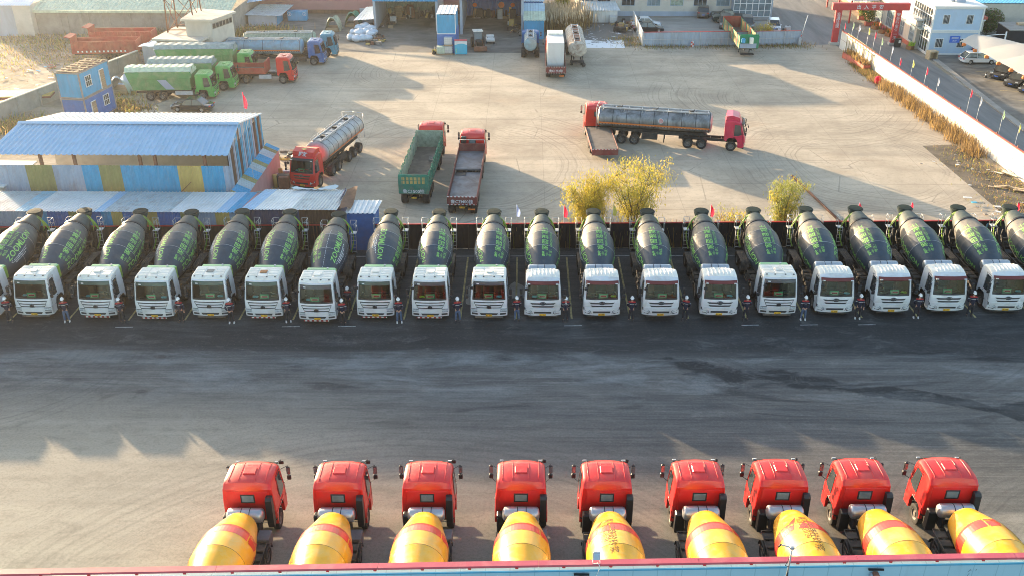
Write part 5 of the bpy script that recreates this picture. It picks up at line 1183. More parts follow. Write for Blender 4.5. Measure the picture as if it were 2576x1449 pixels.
for sd in (-1,1):
    m_=MB('stake_green','tarp_olive'); n=22; L=TOT-3.0
    for k in range(n+1):
        y=3.0+L*k/n; h=2.95+0.10*math.sin(k*1.9)+random.uniform(-0.04,0.04); m_.m('stake_green').box(sd*1.27-0.03,sd*1.27+0.03,y-0.03,y+0.03,1.3,h)
    for z in (1.6,1.9,2.2,2.5,2.78): m_.box(sd*1.27-0.015,sd*1.27+0.015,3.0,TOT,z-0.03,z+0.03)
    m_.m('tarp_olive').grid(lambda u,v:(sd*(1.22+0.03*math.sin(u*60)),3.0+L*u,1.32+(1.45+0.12*math.sin(u*40+sd))*v),66,4); m_.build('side_rail',root)
m_=MB('tarp_olive'); m_.rbox(-1.27,1.27,3.0,3.07,1.3,3.0,0.02); m_.build('headboard',root)
b=MB('stake_green'); b.rbox(-1.27,1.27,TOT-0.03,TOT+0.03,1.25,3.0,0.02)
for k in range(9): b.box(-1.25+k*0.312-0.02,-1.25+k*0.312+0.02,TOT+0.03,TOT+0.06,1.3,2.95)
for z in (1.75,2.1,2.45,2.8): b.box(-1.25,1.25,TOT+0.03,TOT+0.055,z-0.02,z+0.02)
b.m('panel_ochre'); 
for k in range(6): b.quad((-1.0+k*0.35,TOT+0.034,2.15),(-0.75+k*0.35,TOT+0.034,2.15),(-0.75+k*0.35,TOT+0.034,2.75),(-1.0+k*0.35,TOT+0.034,2.75))
b=b.build('tail_gate',root); sign(b,'鲁C1500挂',0.40,'letter_white',(0,TOT+0.065,1.34),(-1,0,0),(0,0,1),bold=0.01)
plate(root,0,TOT+0.04,0.8,ny=1)
s=MB('rag_mix')
for k in range(14): x=random.uniform(-1,-0.4); y=random.uniform(5,TOT-2); s.rbox(x-0.2,x+0.2,y-0.25,y+0.25,1.30,1.32+random.uniform(0.05,0.2),0.02)
s.build('load_scraps',root)
# long red flatbed
B=G(1163,546); Fw=G(1187,355,2.6); d=(Vector((Fw.x,Fw.y,0))-B).normalized(); LB=(Vector((Fw.x,Fw.y,0))-B).length; TOT=LB+2.7
F=B+d*TOT; root=thing('flatbed_truck','long empty low-sided flatbed truck with maroon sides and a red cab, tail to the mixers','truck',F,heading(F,B))
road_cab(root,'round','red_paint','red_roof',top=3.15,rear=True,front=False); chassis(root,0.6,TOT-0.3,axles=(1.4,4.4,5.7,TOT-3.4,TOT-2.1)); axle(root,1.4)
for y in (4.4,5.7,TOT-3.4,TOT-2.1,TOT-0.9): axle(root,y,True)
ys=2.75+(TOT-2.75)*0.40
m_=MB('bed_steel'); m_.rbox(-1.2,1.2,2.75,ys,1.42,1.60,0.02); m_.rbox(-1.2,1.2,ys,TOT,1.14,1.30,0.02); m_.m('dark_trim')
for k in range(4): m_.box(0.15,1.1,ys+0.15+k*0.22,ys+0.25+k*0.22,1.31,1.37)
m_.build('load_floor',root)
for sd in (-1,1): m_=MB('maroon_paint'); m_.rbox(sd*1.24-0.03,sd*1.24+0.03,2.75,ys,1.3,2.0,0.01); m_.rbox(sd*1.24-0.03,sd*1.24+0.03,ys,TOT,1.1,1.85,0.01); m_.build('side_board',root)
m_=MB('maroon_paint'); m_.rbox(-1.25,1.25,2.70,2.78,1.5,2.35,0.02); m_.m('galvanised').tube([(-1.2,2.74,2.35),(-1.2,2.74,2.7),(1.2,2.74,2.7),(1.2,2.74,2.35)],0.03,6); m_.build('headboard',root)
tail_sign(root,TOT+0.03,1.15,'鲁C7M00挂',2.5,0.62,size=0.38); plate(root,0,TOT+0.06,0.78,ny=1); MB('paper_orange').rbox(-1.1,-0.5,TOT,TOT+0.05,0.62,0.75,0.01).build('tail_lamp',root)
m_=MB('dark_trim').rbox(0.55,1.05,2.2,2.6,1.1,2.9,0.04).build('intake_stack',root)
# short red flatbed beside the willow
B=G(1520,428); Fw=G(1497,340,2.0); F=G(1494,343); Ft=F
d=(F-B).normalized(); TOT=9.6; root=thing('flatbed_truck','short flatbed truck with bright red cab and bare deck, half behind the yellow willow','truck',B+d*0+Vector((0,0,0)),0)
F=G(1497,338)+Vector((0,1.2,0)); dd=(Vector((F.x,F.y,0))-G(1528,432)).normalized(); root.location=F; root.rotation_euler=(0,0,heading(F,F-dd))
road_cab(root,'round','red_paint','red_roof',top=3.4,rear=True,front=False); chassis(root,0.6,TOT,axles=(1.4,5.6,6.95)); axle(root,1.4); axle(root,5.6,True); axle(root,6.95,True)
m_=MB('load_floor'); m_.rbox(-1.25,1.25,3.0,TOT,1.15,1.30,0.02); m_.build('load_floor',root); m_=MB('maroon_paint'); m_.rbox(-1.27,1.27,TOT,TOT+0.06,0.7,1.32,0.01)
for sd in (-1,1): m_.rbox(sd*1.27-0.03,sd*1.27+0.03,3.0,TOT,1.0,1.38,0.01)
m_.build('side_board',root); MB('galvanised').rbox(-0.62,-0.32,2.2,2.45,1.35,1.75,0.06).build('air_tank',root); MB('reflective_strip').rbox(-1.27,1.27,TOT+0.05,TOT+0.08,1.25,1.31,0.005).build('reflective_bar',root)
# ---- dump trucks at the left ----
def dump_truck(label,F,B,body='dump_green',cabm='cab_green',tarp='tarp_pale',L=9.3,wh=3.35,axles=(1.5,6.1,7.5),name='dump_truck',hz=1.0):
    root=thing(name,label,'dump truck',F,heading(F,B),'dump trucks parked side by side at the left of the yard')
    road_cab(root,'square',cabm,None,'dark_trim',top=3.0*hz); chassis(root,0.6,L-0.4,axles=axles); axle(root,axles[0])
    for y in axles[1:]: axle(root,y,True)
    b=MB(body,'panel_grey'); y0,y1=2.7,L
    b.prism([(y0,1.25),(y0,wh-0.75),(y0-0.2,wh-0.7),(y0-0.2,wh),(y1+0.35,wh),(y1+0.15,wh-0.75),(y1-0.35,1.25)],-1.22,1.22); 
    for sd in (-1,1):
        for k in range(9): yy=y0+0.3+(y1-y0-0.6)*k/8; b.rbox(sd*1.25-0.03,sd*1.25+0.03,yy-0.05,yy+0.05,1.3,wh-0.8,0.015)
        b.rbox(sd*1.25-0.04,sd*1.25+0.04,y0-0.1,y1+0.1,wh-0.82,wh-0.72,0.02); b.m('panel_grey').face([b.vert((sd*1.292,y,z)) for y,z in ((y0+1.8,1.35),(y0+2.8,1.35),(y0+3.7,wh-0.9),(y0+2.7,wh-0.9))]); b.m(body)
    b.build('dump_body',root)
    t=MB(tarp); nn=9
    t.grid(lambda u,v:(-1.26+2.52*u,y0-0.25+(y1-y0+0.7)*v, wh+0.02+(0.42 if 0.2<u<0.8 else 0.0)+0.05*math.sin(v*nn*2*math.pi)*(1 if 0.2<u<0.8 else 0.3)),8,36); t.grid(lambda u,v:(-1.26+2.52*u,y0-0.25,wh-0.3*v+ (0.42 if 0.2<u<0.8 else 0)*(1-v)),6,1); t.build('tarpaulin',root)
    for sd in (-1,1):
        f=MB('galvanised'); f.rbox(sd*1.05-0.12,sd*1.05+0.12,2.6,4.6,0.62,1.08,0.03); f.build('fuel_tank',root)
        m=MB(cabm); m.prism([(0.80,0.60),(0.80,1.08),(0.98,1.25),(1.95,1.25),(2.15,1.08),(2.2,0.8),(2.28,0.8),(2.2,1.35),(0.72,1.35),(0.72,0.60)],sd*1.10,sd*1.262); m.build('wheel_arch',root)
    return root
def side_place(front_wheel,rear_wheel,ax0=1.5):
    a=G(*front_wheel);b=G(*rear_wheel); d=(b-a).normalized(); n=Vector((-d.y,d.x,0)); n=n if n.y>0 else -n
    F=a-d*ax0+n*1.15; return F,F+d*9
F,B=side_place((512,253),(433,254)); dump_truck('pale green dump truck with a ribbed pale tarpaulin, nearest of the parked dump trucks',F,B,L=9.6)
F,B=side_place((563,230),(486,231)); dump_truck('green dump truck with a grey green tarpaulin, half hidden behind the nearest one',F,B,tarp='tarp_grey',L=9.6)
F,B=side_place((616,196),(520,197)); dump_truck('long green dump truck with a slate grey tarpaulin in front of the blue tarped shed',F,B,tarp='tarp_grey',L=11.8,axles=(1.5,3.3,8.6,9.95),wh=3.6)
# red low-sided dump truck
F,B=side_place((713,212),(626,212)); root=thing('tipper_truck','red cabbed tipper truck with a low rusty red load bed','truck',F,heading(F,B)); road_cab(root,'square','red_paint','red_roof','dark_trim',top=3.2); chassis(root,0.6,10,axles=(1.5,6.0,7.35)); axle(root,1.5); axle(root,6.0,True); axle(root,7.35,True)
b=MB('body_red'); 
for sd in (-1,1): b.rbox(sd*1.22-0.04,sd*1.22+0.04,3.6,10,1.3,2.0,0.02)
b.rbox(-1.22,1.22,3.6,10,1.2,1.32,0.02); b.rbox(-1.22,1.22,3.45,3.6,1.25,2.7,0.03); b.rbox(-1.22,1.22,9.95,10.03,1.3,2.0,0.02); b.m('load_floor').rbox(-1.17,1.17,3.65,9.9,1.33,1.5,0.02); b.build('load_bed',root)
f=MB('galvanised')
for sd in (-1,1): f.rbox(sd*1.05-0.12,sd*1.05+0.12,2.9,4.4,0.62,1.1,0.03)
f.build('fuel_tank',root)
# two blue tank trucks
def rigid_tanker(label,F,B,cabm,tankm,L=10.5,z=2.25,rw=1.15,rh=0.95,stripe='paper_orange',top=3.1,rear=False,style='square',name='tank_truck'):
    root=thing(name,label,'tank truck',F,heading(F,B)); road_cab(root,style,cabm,None,'dark_trim',top=top,rear=rear,front=not rear); chassis(root,0.6,L,axles=(1.5,L-3.2,L-1.9)); axle(root,1.5); axle(root,L-3.2,True); axle(root,L-1.9,True)
    tank_body(root,2.9,L,z,rw,rh,tankm,4,stripe,holes=2); top_rails(root,3.2,L-0.3,z+rh*0.75,3)
    for sd in (-1,1): MB('chassis_dark').rbox(sd*1.05-0.14,sd*1.05+0.14,2.4,4.9,0.55,1.05,0.04).build('side_box',root)
    return root
F,B=side_place((790,166),(700,166)); rigid_tanker('tank truck with a bright blue cab and a faded blue tank with an orange stripe',F,B,'cab_blue','tank_blue',L=13.0)
F,B=side_place((822,146),(730,147)); rigid_tanker('teal cabbed tank truck with a pale brown tank, farthest of the left hand vehicles',F,B,'cab_teal','tarp_olive',L=12.5,stripe=None)
# red tipping trailers beyond the boundary wall
def tip_trailer(label,near_front,near_rear,grp):
    a=G(*near_front);b=G(*near_rear); d=(b-a).normalized(); n=Vector((-d.y,d.x,0)); n=n if n.y>0 else -n; L=(b-a).length
    root=thing('tipping_trailer',label,'trailer',a+n*1.2,heading(a,b),grp)
    m_=MB('body_red'); m_.rbox(-1.22,1.22,0,L,1.2,1.32,0.02)
    for sd in (-1,1):
        m_.rbox(sd*1.22-0.05,sd*1.22+0.05,0,L,1.2,2.8,0.02)
        for k in range(14): y=0.3+(L-0.6)*k/13; m_.rbox(sd*1.30-0.04,sd*1.30+0.04,y-0.06,y+0.06,1.25,2.75,0.01)
    m_.rbox(-1.22,1.22,L-0.08,L,1.2,3.3,0.02); m_.prism([(L-0.1,3.28),(L+0.7,3.45),(L+0.7,3.38),(L-0.1,3.2)],-1.25,1.25); m_.rbox(-1.22,1.22,0,0.08,1.2,2.8,0.02); m_.build('load_body',root)
    f=MB('chassis_dark'); 
    for sd in (-1,1): f.box(sd*0.5-0.06,sd*0.5+0.06,0.5,L,0.9,1.2)
    f.build('frame',root)
    for k in range(3): axle(root,1.8+k*1.31,True)
    s=MB('frame_white'); 
    for k in range(12): y=L-0.8-k*0.55; s.rbox(-1.355,-1.345,y-0.10,y+0.10,1.4,1.62,0.002)
    s.build('lettering',root); return root
tip_trailer('faded red tipping trailer with worn white marks along its side, nearer of the pair',(350,157),(188,160),'red tipping trailers on the waste ground')
tip_trailer('faded red tipping trailer parked behind the other one on the waste ground',(388,132),(232,133),'red tipping trailers on the waste ground')
# yellow low loader trailer at the left edge
a=G(128,262);b=G(-60,270); d=(b-a).normalized(); root=thing('low_loader','yellow decked low loader trailer on the waste ground at the left edge','trailer',a+Vector((0,1.2,0)),heading(a,b)); m_=MB('panel_ochre'); m_.rbox(-1.45,1.45,0,13,0.95,1.1,0.02); m_.m('maroon_paint').rbox(-1.47,1.47,-0.02,13.02,0.75,0.95,0.02); m_.build('deck',root)
for k in range(3): axle(root,1.6+k*1.2,True,r=0.4)
# box-carrying truck in the upper middle
F0=G(1391,112); B=G(1398,206); d=(F0-B).normalized(); TOT=11.5; F=B+d*TOT; root=thing('cargo_truck','maroon low-sided truck with a red cab carrying a tall white box on its bed','truck',F,heading(F,B))
road_cab(root,'round','red_paint','red_roof',top=3.2,rear=True,front=False); chassis(root,0.6,TOT-0.3,axles=(1.4,3.3,8.0,9.3)); axle(root,1.4); axle(root,3.3); axle(root,8.0,True); axle(root,9.3,True)
m_=MB('load_floor').rbox(-1.2,1.2,2.6,TOT,1.15,1.3,0.02); m_.build('load_floor',root)
for sd in (-1,1): MB('maroon_paint').rbox(sd*1.22-0.03,sd*1.22+0.03,2.6,TOT,1.1,1.75,0.01).build('side_board',root)
tail_sign(root,TOT+0.03,1.1,'鲁C1752挂',2.5,0.66,size=0.36); MB('paper_orange').rbox(-1.0,-0.4,TOT,TOT+0.05,0.62,0.75,0.01).build('tail_lamp',root)
bx=thing('box_crate','tall plain white box standing on the bed of the red cabbed cargo truck','box',F-d*2.9+Vector((0,0,1.31)),heading(F,B)); MB('white_roof').rbox(-1.0,1.0,0,1.9,0,3.05,0.03).build('upper_crate',bx); MB('wall_white').rbox(-1.02,1.08,1.95,6.2,0,2.85,0.03).build('crate',bx)
# small blue tank truck and rusty tank trailer
B=G(1334,154); F=B+(G(1334,105)-B).normalized()*8.0; root=rigid_tanker('small light blue tank truck facing away beside the blue huts',F,B,'cab_blue','tank_blue',L=8.0,z=2.1,rw=0.85,rh=0.85,stripe=None,top=2.5,rear=True,style='round')
a=G(1452,172); b=G(1438,100); d=(b-a).normalized(); root=thing('tank_trailer','rust streaked white tank trailer without its tractor, left of the white foam patch','trailer',a,heading(a,b)); tank_body(root,0,11.0,2.3,1.2,0.95,'tank_rusty',0,None,holes=3)
w=MB('steel_rust'); w.rbox(-0.5,0.5,0.8,10,3.22,3.27,0.01); w.build('walkway_plate',root)
for y in (7.0,8.3,9.6): axle(root,y,True)
f=MB('chassis_dark')
for sd in (-1,1): f.box(sd*0.45-0.06,sd*0.45+0.06,0.2,10.8,1.0,1.3); f.box(sd*0.7-0.06,sd*0.7+0.06,1.5,1.65,0.1,1.2); f.rbox(sd*0.7-0.2,sd*0.7+0.2,1.4,1.75,0,0.12,0.02)
f.rbox(-0.9,0.9,0.2,1.0,0.5,0.75,0.05); f.cyl((0.7,0.2,0.35),(1.0,0.3,0.35),0.25,n=12); f.build('landing_gear',root)
# green stake trailer, unhitched, front towards the camera
a=G(1880,146); b=G(1838,94); d=(b-a).normalized(); root=thing('stake_trailer','unhitched stake trailer with a bright green front board and rusty open sides','trailer',a,heading(a,b)); L=12.5
m_=MB('board_green'); m_.rbox(-1.25,1.25,-0.06,0.02,1.25,3.1,0.02); hb=m_.build('front_board',root)
m_=MB('panel_blue'); m_.rbox(0.35,0.85,-0.45,-0.07,2.0,2.7,0.08) ; m_=MB('panel_blue').rbox(-1.1,-0.6,-0.5,-0.07,2.0,2.65,0.10).build('rolled_tarp',root); MB('white_roof').rbox(-0.05,0.45,-0.6,-0.07,1.95,2.75,0.05).build('water_can',root); MB('panel_grey').rbox(-1.2,1.0,-0.10,-0.065,1.28,1.9,0.01).build('front_panel',root)
m_=MB('load_floor').rbox(-1.25,1.25,0,L,1.15,1.28,0.02).build('load_floor',root)
for sd in (-1,1):
    m_=MB('stake_green','panel_ochre','body_red')
    for k in range(19): y=L*k/18; m_.m('stake_green').box(sd*1.27-0.03,sd*1.27+0.03,y-0.04,y+0.04,1.2,2.9)
    for k in range(18): y0=L*k/18+0.06; y1=L*(k+1)/18-0.06; m_.m(('panel_ochre','wood','stake_green','panel_ochre','body_red')[(k*7)%5]).box(sd*1.24-0.015,sd*1.24+0.015,y0,y1,1.3,2.8+random.uniform(-0.2,0.05))
    m_.build('side_rail',root)
MB('body_red').rbox(-1.25,1.25,L-0.06,L,1.2,2.9,0.02).build('rear_board',root)
for y in (7.6,8.9,10.2): axle(root,y,True)
f=MB('chassis_dark'); 
for sd in (-1,1): f.box(sd*0.45-0.06,sd*0.45+0.06,0.2,L,0.9,1.15); f.box(sd*0.7-0.05,sd*0.7+0.05,2.4,2.55,0.1,1.1)
f.rbox(-0.9,0.9,0.3,0.9,0.25,0.45,0.05); f.build('frame',root)
# ================= cars =================
def car(label,F,B,paint,kind='sedan',cat='car',name='car',group=None,scale=1.0):
    root=thing(name,label,cat,F,heading(F,B),group); L,W,Hh={'sedan':(4.6,1.8,1.45),'hatch':(4.3,1.8,1.5),'suv':(4.6,1.86,1.70),'wagon':(4.6,1.82,1.5),'pickup':(5.3,1.85,1.8),'mpv':(4.9,1.9,1.9)}[kind]
    hb=0.78 if kind in('sedan','hatch','wagon') else 0.98
    pr={'sedan':[(0,0.35),(0.05,0.62),(0.9,hb),(L-0.75,hb+0.08),(L,hb-0.02),(L+0.0,0.35)],'pickup':[(0,0.5),(0.05,0.9),(1.0,hb+0.05),(3.3,hb+0.08),(3.32,1.1),(L,1.1),(L,0.5)]}.get(kind,[(0,0.35),(0.04,0.68),(0.95,hb),(L-0.15,hb+0.08),(L,0.75),(L,0.35)])
    def cut(ax): return [(ax+0.36,0.30),(ax+0.33,0.52),(ax+0.2,0.66),(ax-0.2,0.66),(ax-0.33,0.52),(ax-0.36,0.30)]
    wb0,wb1=0.85,L-0.95; prof=pr[:-1]+[(L,0.30)]+cut(wb1)+cut(wb0)+[(0,0.30)]
    b=MB(paint); hw=W/2; cols=[(-hw,0.06),(-hw+0.08,0.0),(0,0.0),(hw-0.08,0.0),(hw,0.06)]; ids=[]
    for x,i in cols: ids.append([b.vert((x,y+(L/2-y)*i*0.35+0.10*(abs(x)/hw)**3*(1 if y<1 else (-1 if y>L-1 else 0)),z-(i*0.6 if z>0.6 else 0))) for y,z in prof])
    n=len(prof)
    for c in range(4):
        for i in range(n): j=(i+1)%n; b.face([ids[c][i],ids[c][j],ids[c+1][j],ids[c+1][i]],True)
    b.face(ids[0]); b.face(ids[-1][::-1]); bd=b.build('body',root,weld=True,sharp=38)
    gp={'sedan':[(1.15,hb),(1.95,Hh),(3.2,Hh-0.02),(3.95,hb+0.07)],'hatch':[(1.0,hb),(1.75,Hh),(3.5,Hh-0.03),(4.15,hb+0.06)],'wagon':[(1.15,hb),(1.95,Hh),(3.9,Hh-0.06),(4.5,hb+0.06)],'suv':[(1.05,hb),(1.65,Hh),(4.0,Hh-0.04),(4.45,hb+0.07)],'pickup':[(1.25,hb),(1.8,Hh),(3.0,Hh),(3.28,hb+0.07)],'mpv':[(0.85,hb),(1.55,Hh),(4.5,Hh-0.03),(4.8,hb+0.07)]}[kind]
    g=MB('glass_dark'); nv=4; I=[[],[]]
    tw=hw-0.20
    for k,sd in enumerate((-1,1)):
        for y,z in gp: I[k].append(g.vert((sd*(hw-0.06 if z<Hh-0.1 else tw),y,z-0.01)))
    for i in range(3): g.face([I[0][i],I[0][i+1],I[1][i+1],I[1][i]])
    g.face(I[0]); g.face(I[1][::-1]); g.build('windows',bd)
    r=MB(paint); y0,y1=gp[1][0],gp[2][0]
    r.rbox(-tw-0.02,tw+0.02,y0-0.06,y1+0.06,Hh-0.05,Hh+0.01,0.025)
    for sd in (-1,1):
        for (a,bb) in ((gp[0],gp[1]),(gp[3],gp[2])): r.cyl((sd*(hw-0.07),a[0],a[1]),(sd*(tw+0.0),bb[0],bb[1]-0.02),0.035,n=5)
        ym=(gp[0][0]+gp[3][0])/2+0.05; r.cyl((sd*(hw-0.05),ym,hb),(sd*(tw+0.01),ym,Hh-0.03),0.035,n=5)
    if kind=='suv':
        for sd in (-1,1): r.m('chrome').cyl((sd*(tw-0.05),y0+0.1,Hh+0.05),(sd*(tw-0.05),y1-0.1,Hh+0.05),0.02,n=5)
    if kind=='pickup': r.m('dark_trim').box(-hw+0.12,hw-0.12,3.42,L-0.08,1.101,1.106)
    r.build('roof',bd)
    for sd in (-1,1):
        h=MB('lamp_lens'); h.rbox(min(sd*(hw-0.42),sd*(hw-0.10)),max(sd*(hw-0.42),sd*(hw-0.10)),0.05,0.18,hb-0.19,hb-0.06,0.02); h.build('headlight',bd)
        h=MB('taillight'); h.rbox(min(sd*(hw-0.38),sd*(hw-0.06)),max(sd*(hw-0.38),sd*(hw-0.06)),L-0.12,L+0.012,hb-0.12,hb+0.0,0.02); h.build('taillight',bd)
        h=MB(paint); h.rbox(min(sd*(hw-0.03),sd*(hw+0.18)),max(sd*(hw-0.03),sd*(hw+0.18)),1.28,1.40,hb+0.03,hb+0.16,0.03); h.build('door_mirror',bd)
    g=MB('grille_dark'); g.rbox(-0.45,0.45,-0.01,0.06,0.42,0.62,0.02); g.build('grille',bd)
    for q,yy in ((-1,-0.02),(1,L+0.012)): MB('plate_blue').rbox(-0.22,0.22,yy-0.008,yy+0.008,0.50 if q<0 else 0.58,0.62 if q<0 else 0.70,0.004).build('licence_plate',bd)
    for x in (-1,1):
        for y in (wb0,wb1): wheel(root,x*(hw-0.12),y,0.33 if kind not in('suv','pickup') else 0.37,0.22,'alloy')
    return root
def car_side(label,px0,px1,py,paint,kind,right=True,**k):   # seen from the side, wheels on line py
    a=G(px1 if right else px0,py); b=G(px0 if right else px1,py); d=(b-a).normalized(); n=Vector((-d.y,d.x,0)); n=n if n.y>0 else -n
    return car(label,a+n*0.9,b+n*0.9,paint,kind,**k)
LOT='cars parked in the walled lot before the office'; RP='cars parked by the white canopy'
a=G(532,283); b=G(430,281); car('dark charcoal sedan facing left beside the white shed roof',G(430,283)+Vector((0,0.9,0)),G(532,286)+Vector((0,0.9,0)),'car_black','sedan')
car_side('white sedan behind the dark one in the corner of the walled lot',1606,1664,72,'car_white','sedan',group=LOT)
car_side('dark sedan in the corner of the walled lot, next to the wall',1611,1672,84,'car_black','sedan',group=LOT)
def car_fb(label,front,rear,paint,kind,**k): return car(label,G(*front),G(*rear),paint,kind,**k)
car_fb('grey brown suv seen from behind near the office wall',(1768,34),(1768,54),'car_brown','suv',group=LOT)
car_fb('dull green car between the grey brown suv and the pickup',(1802,46),(1806,30),'car_green','sedan',group=LOT)
car_side('dark green pickup parked broadside in the lot',1793,1873,59,'car_green','pickup',right=False,group=LOT,cat='pickup',name='pickup')
car_fb('silver sedan behind the dark pickup',(1855,45),(1850,24),'car_silver','sedan',group=LOT)
car_fb('brown suv nose-on behind the green stake trailer',(1825,77),(1822,50),'car_brown','suv',group=LOT)
car_fb('dark grey suv nose-on, right of the stake trailer',(1880,80),(1873,52),'car_brown','suv',group=LOT)
car_fb('white hatchback nose-on at the right of the walled lot',(1948,83),(1940,58),'car_white','hatch',group=LOT)
car_fb('blue grey suv seen from behind at the top right',(2518,12),(2520,37),'car_blue','suv',group=RP)
car_fb('white sedan seen from behind in the top right corner',(2555,14),(2559,38),'car_white','sedan',group=RP)
car_side('white wagon parked under the edge of the white canopy',2420,2510,164,'car_white','wagon',group=RP)
car_side('dark car half hidden behind the white wagon',2440,2530,142,'car_black','suv',group=RP)
car_fb('black van nose-out under the white canopy',(2503,204),(2580,178),'car_black','mpv',group=RP)
car_fb('black off-roader with round lamps at the right edge below the black van',(2538,224),(2620,196),'car_black','suv',group=RP)
car_fb('dark car cut off by the right edge below the black off-roader',(2574,240),(2660,212),'car_black','sedan',group=RP)
# motorcycle near the office
p=G(1698,34); root=thing('motorcycle','dark motorcycle leaning by the office wall','motorcycle',p,R(80))
for y in (0,1.25): o=wheel(root,0.001,y,0.30,0.10)
m_=MB('dark_trim'); m_.rbox(-0.14,0.14,0.35,0.95,0.45,0.85,0.08); m_.rbox(-0.12,0.12,0.8,1.4,0.75,0.85,0.03); m_.tube([(0,0,0.3),(0,0.3,1.0)],0.03,6); m_.tube([(-0.35,0.32,1.05),(0.35,0.32,1.05)],0.02,6); m_.build('body',root)
# small loader tractor by the workshop
p=G(1207,128); root=thing('tractor','small old tractor with a white cab roof between the two workshop bays','tractor',p,R(10))
for sd in (-1,1): wheel(root,sd*0.75,2.2,0.7,0.4,'panel_ochre'); wheel(root,sd*0.6,0.4,0.4,0.25,'panel_ochre')
m_=MB('dark_trim'); m_.rbox(-0.35,0.35,0,1.6,0.6,1.2,0.06); m_.build('engine_hood',root); m_=MB('glass_sky'); m_.rbox(-0.6,0.6,1.5,2.7,1.1,2.2,0.05); m_.m('white_roof').rbox(-0.7,0.7,1.4,2.8,2.2,2.32,0.04); m_.m('dark_trim')
for x in (-0.6,0.6):
    for y in (1.5,2.7): m_.box(x-0.03,x+0.03,y-0.03,y+0.03,1.0,2.2)
m_.build('driver_cab',root); m_=MB('steel_rust'); m_.rbox(-0.9,0.9,-1.0,-0.5,0.1,0.7,0.05); m_.tube([(-0.5,-0.6,0.5),(-0.5,1.2,1.1)],0.06,6); m_.tube([(0.5,-0.6,0.5),(0.5,1.2,1.1)],0.06,6); m_.build('bucket',root)
p=G(1206,113); root=thing('utility_cart','small white motor cart with two little lamps parked beside the tractor','cart',(p.x+1.6,p.y,0),R(5))
m_=MB('wall_white'); m_.rbox(-0.6,0.6,0,1.9,0.35,0.75,0.08); m_.rbox(-0.55,0.55,1.1,1.9,0.75,1.0,0.05); m_.build('body',root)
for x in (-0.5,0.5):
    for y in (0.3,1.6): wheel(root,x,y,0.22,0.14)
MB('lamp_lens').cyl((-0.45,0.0,1.0),(-0.45,0.06,1.0),0.08).build('headlight',root); MB('lamp_lens').cyl((0.45,0.0,1.0),(0.45,0.06,1.0),0.08).build('headlight',root)
# ================= buildings, huts, walls =================
def ribs(mb,A,B,C,D,nrm,pitch=0.3,amp=0.03,cols=None):   # A-B along the sheet, D-C the opposite edge, ribs run A->D
    A,B,C,D=map(Vector,(A,B,C,D)); nrm=Vector(nrm).normalized(); L=(B-A).length; x=0.0;i=0; pts=[]
    while x<L: pts.append((x/L,(0,0,1,1)[i%4]*amp)); x+=pitch*((0.55,0.12,0.21,0.12)[i%4]); i+=1
    pts.append((1.0,0.0)); prev=None
    for f,h in pts:
        cur=(mb.vert(A.lerp(B,f)+nrm*h),mb.vert(D.lerp(C,f)+nrm*h))
        if prev:
            if cols:
                for lim,mm in cols:
                    if f<=lim+1e-6: mb.m(mm); break
            mb.face([prev[0],cur[0],cur[1],prev[1]])
        prev=cur
    return mb
def panel(parent,name,A,B,z0,z1,nrm,matn=None,cols=None,pitch=0.3,amp=0.03):
    mb=MB(*( [matn] if matn else list(dict.fromkeys(c[1] for c in cols)) ))
    ribs(mb,(A[0],A[1],z0),(B[0],B[1],z0),(B[0],B[1],z1),(A[0],A[1],z1),nrm,pitch,amp,cols); return mb.build(name,parent)
def window(parent,c,ux,w,h,frame='frame_white',glass='glass_dark',nx=2,ny=2,th=0.05,bars=0):
    ux=Vector(ux).normalized(); uz=Vector((0,0,1)); n=ux.cross(uz); c=Vector(c)
    X=Matrix(((ux.x,-n.x,0,c.x),(ux.y,-n.y,0,c.y),(0,0,1,c.z),(0,0,0,1)))   # local y points inward
    f=MB(frame); f.xf=X; b=0.05
    f.box(-w/2-b,w/2+b,-0.04,0.03,-b,0.02); f.box(-w/2-b,w/2+b,-0.04,0.03,h-0.02,h+b); f.box(-w/2-b,-w/2+0.02,-0.038,0.03,0,h); f.box(w/2-0.02,w/2+b,-0.038,0.03,0,h)
    for k in range(1,nx): x=-w/2+w*k/nx; f.box(x-0.02,x+0.02,-0.03,0.02,0,h)
    for k in range(1,ny): z=h*k/ny; f.box(-w/2,w/2,-0.028,0.02,z-0.02,z+0.02)
    for k in range(bars): x=-w/2+w*(k+0.5)/bars; f.cyl((x,-0.06,0),(x,-0.06,h),0.015,n=4)
    fo=f.build('window',parent); g=MB(glass); g.xf=X; g.box(-w/2,w/2,-0.012,0.0,0,h); g.build('pane',fo); return fo
XUP=(0,0,1)
# ---- big gable shed with the blue and white roof ----
FR=G(570,393,5.9); BR=G(663,287,5.9); ym=G(617,312,7.3); FLx=G(0,396,5.9).x-1.5; RX=(FR.x+BR.x)/2
yF,yB,yR=FR.y,BR.y,ym.y; zE=5.9; zR=7.3
sh=thing('gable_shed','large gabled shed with a blue corrugated front roof slope and a white back slope','shed',(0,0,0))
mb=MB('roof_blue'); ribs(mb,(FLx,yF,zE),(RX,yF,zE),(RX,yR,zR),(FLx+1.2,yR,zR),(0,-0.2,1),0.45,0.07); mb.build('front_roof',sh)
mb=MB('roof_white'); ribs(mb,(FLx+1.2,yR+0.01,zR),(RX,yR+0.01,zR),(RX,yB,zE),(FLx+1.2,yB,zE),(0,0.2,1),0.45,0.07); mb.build('back_roof',sh)
mb=MB('roof_blue'); mb.prism([(yR-0.35,zR+0.02),(yR,zR+0.14),(yR+0.35,zR+0.02),(yR,zR+0.10)],FLx+1.2,RX); mb.build('ridge_cap',sh)
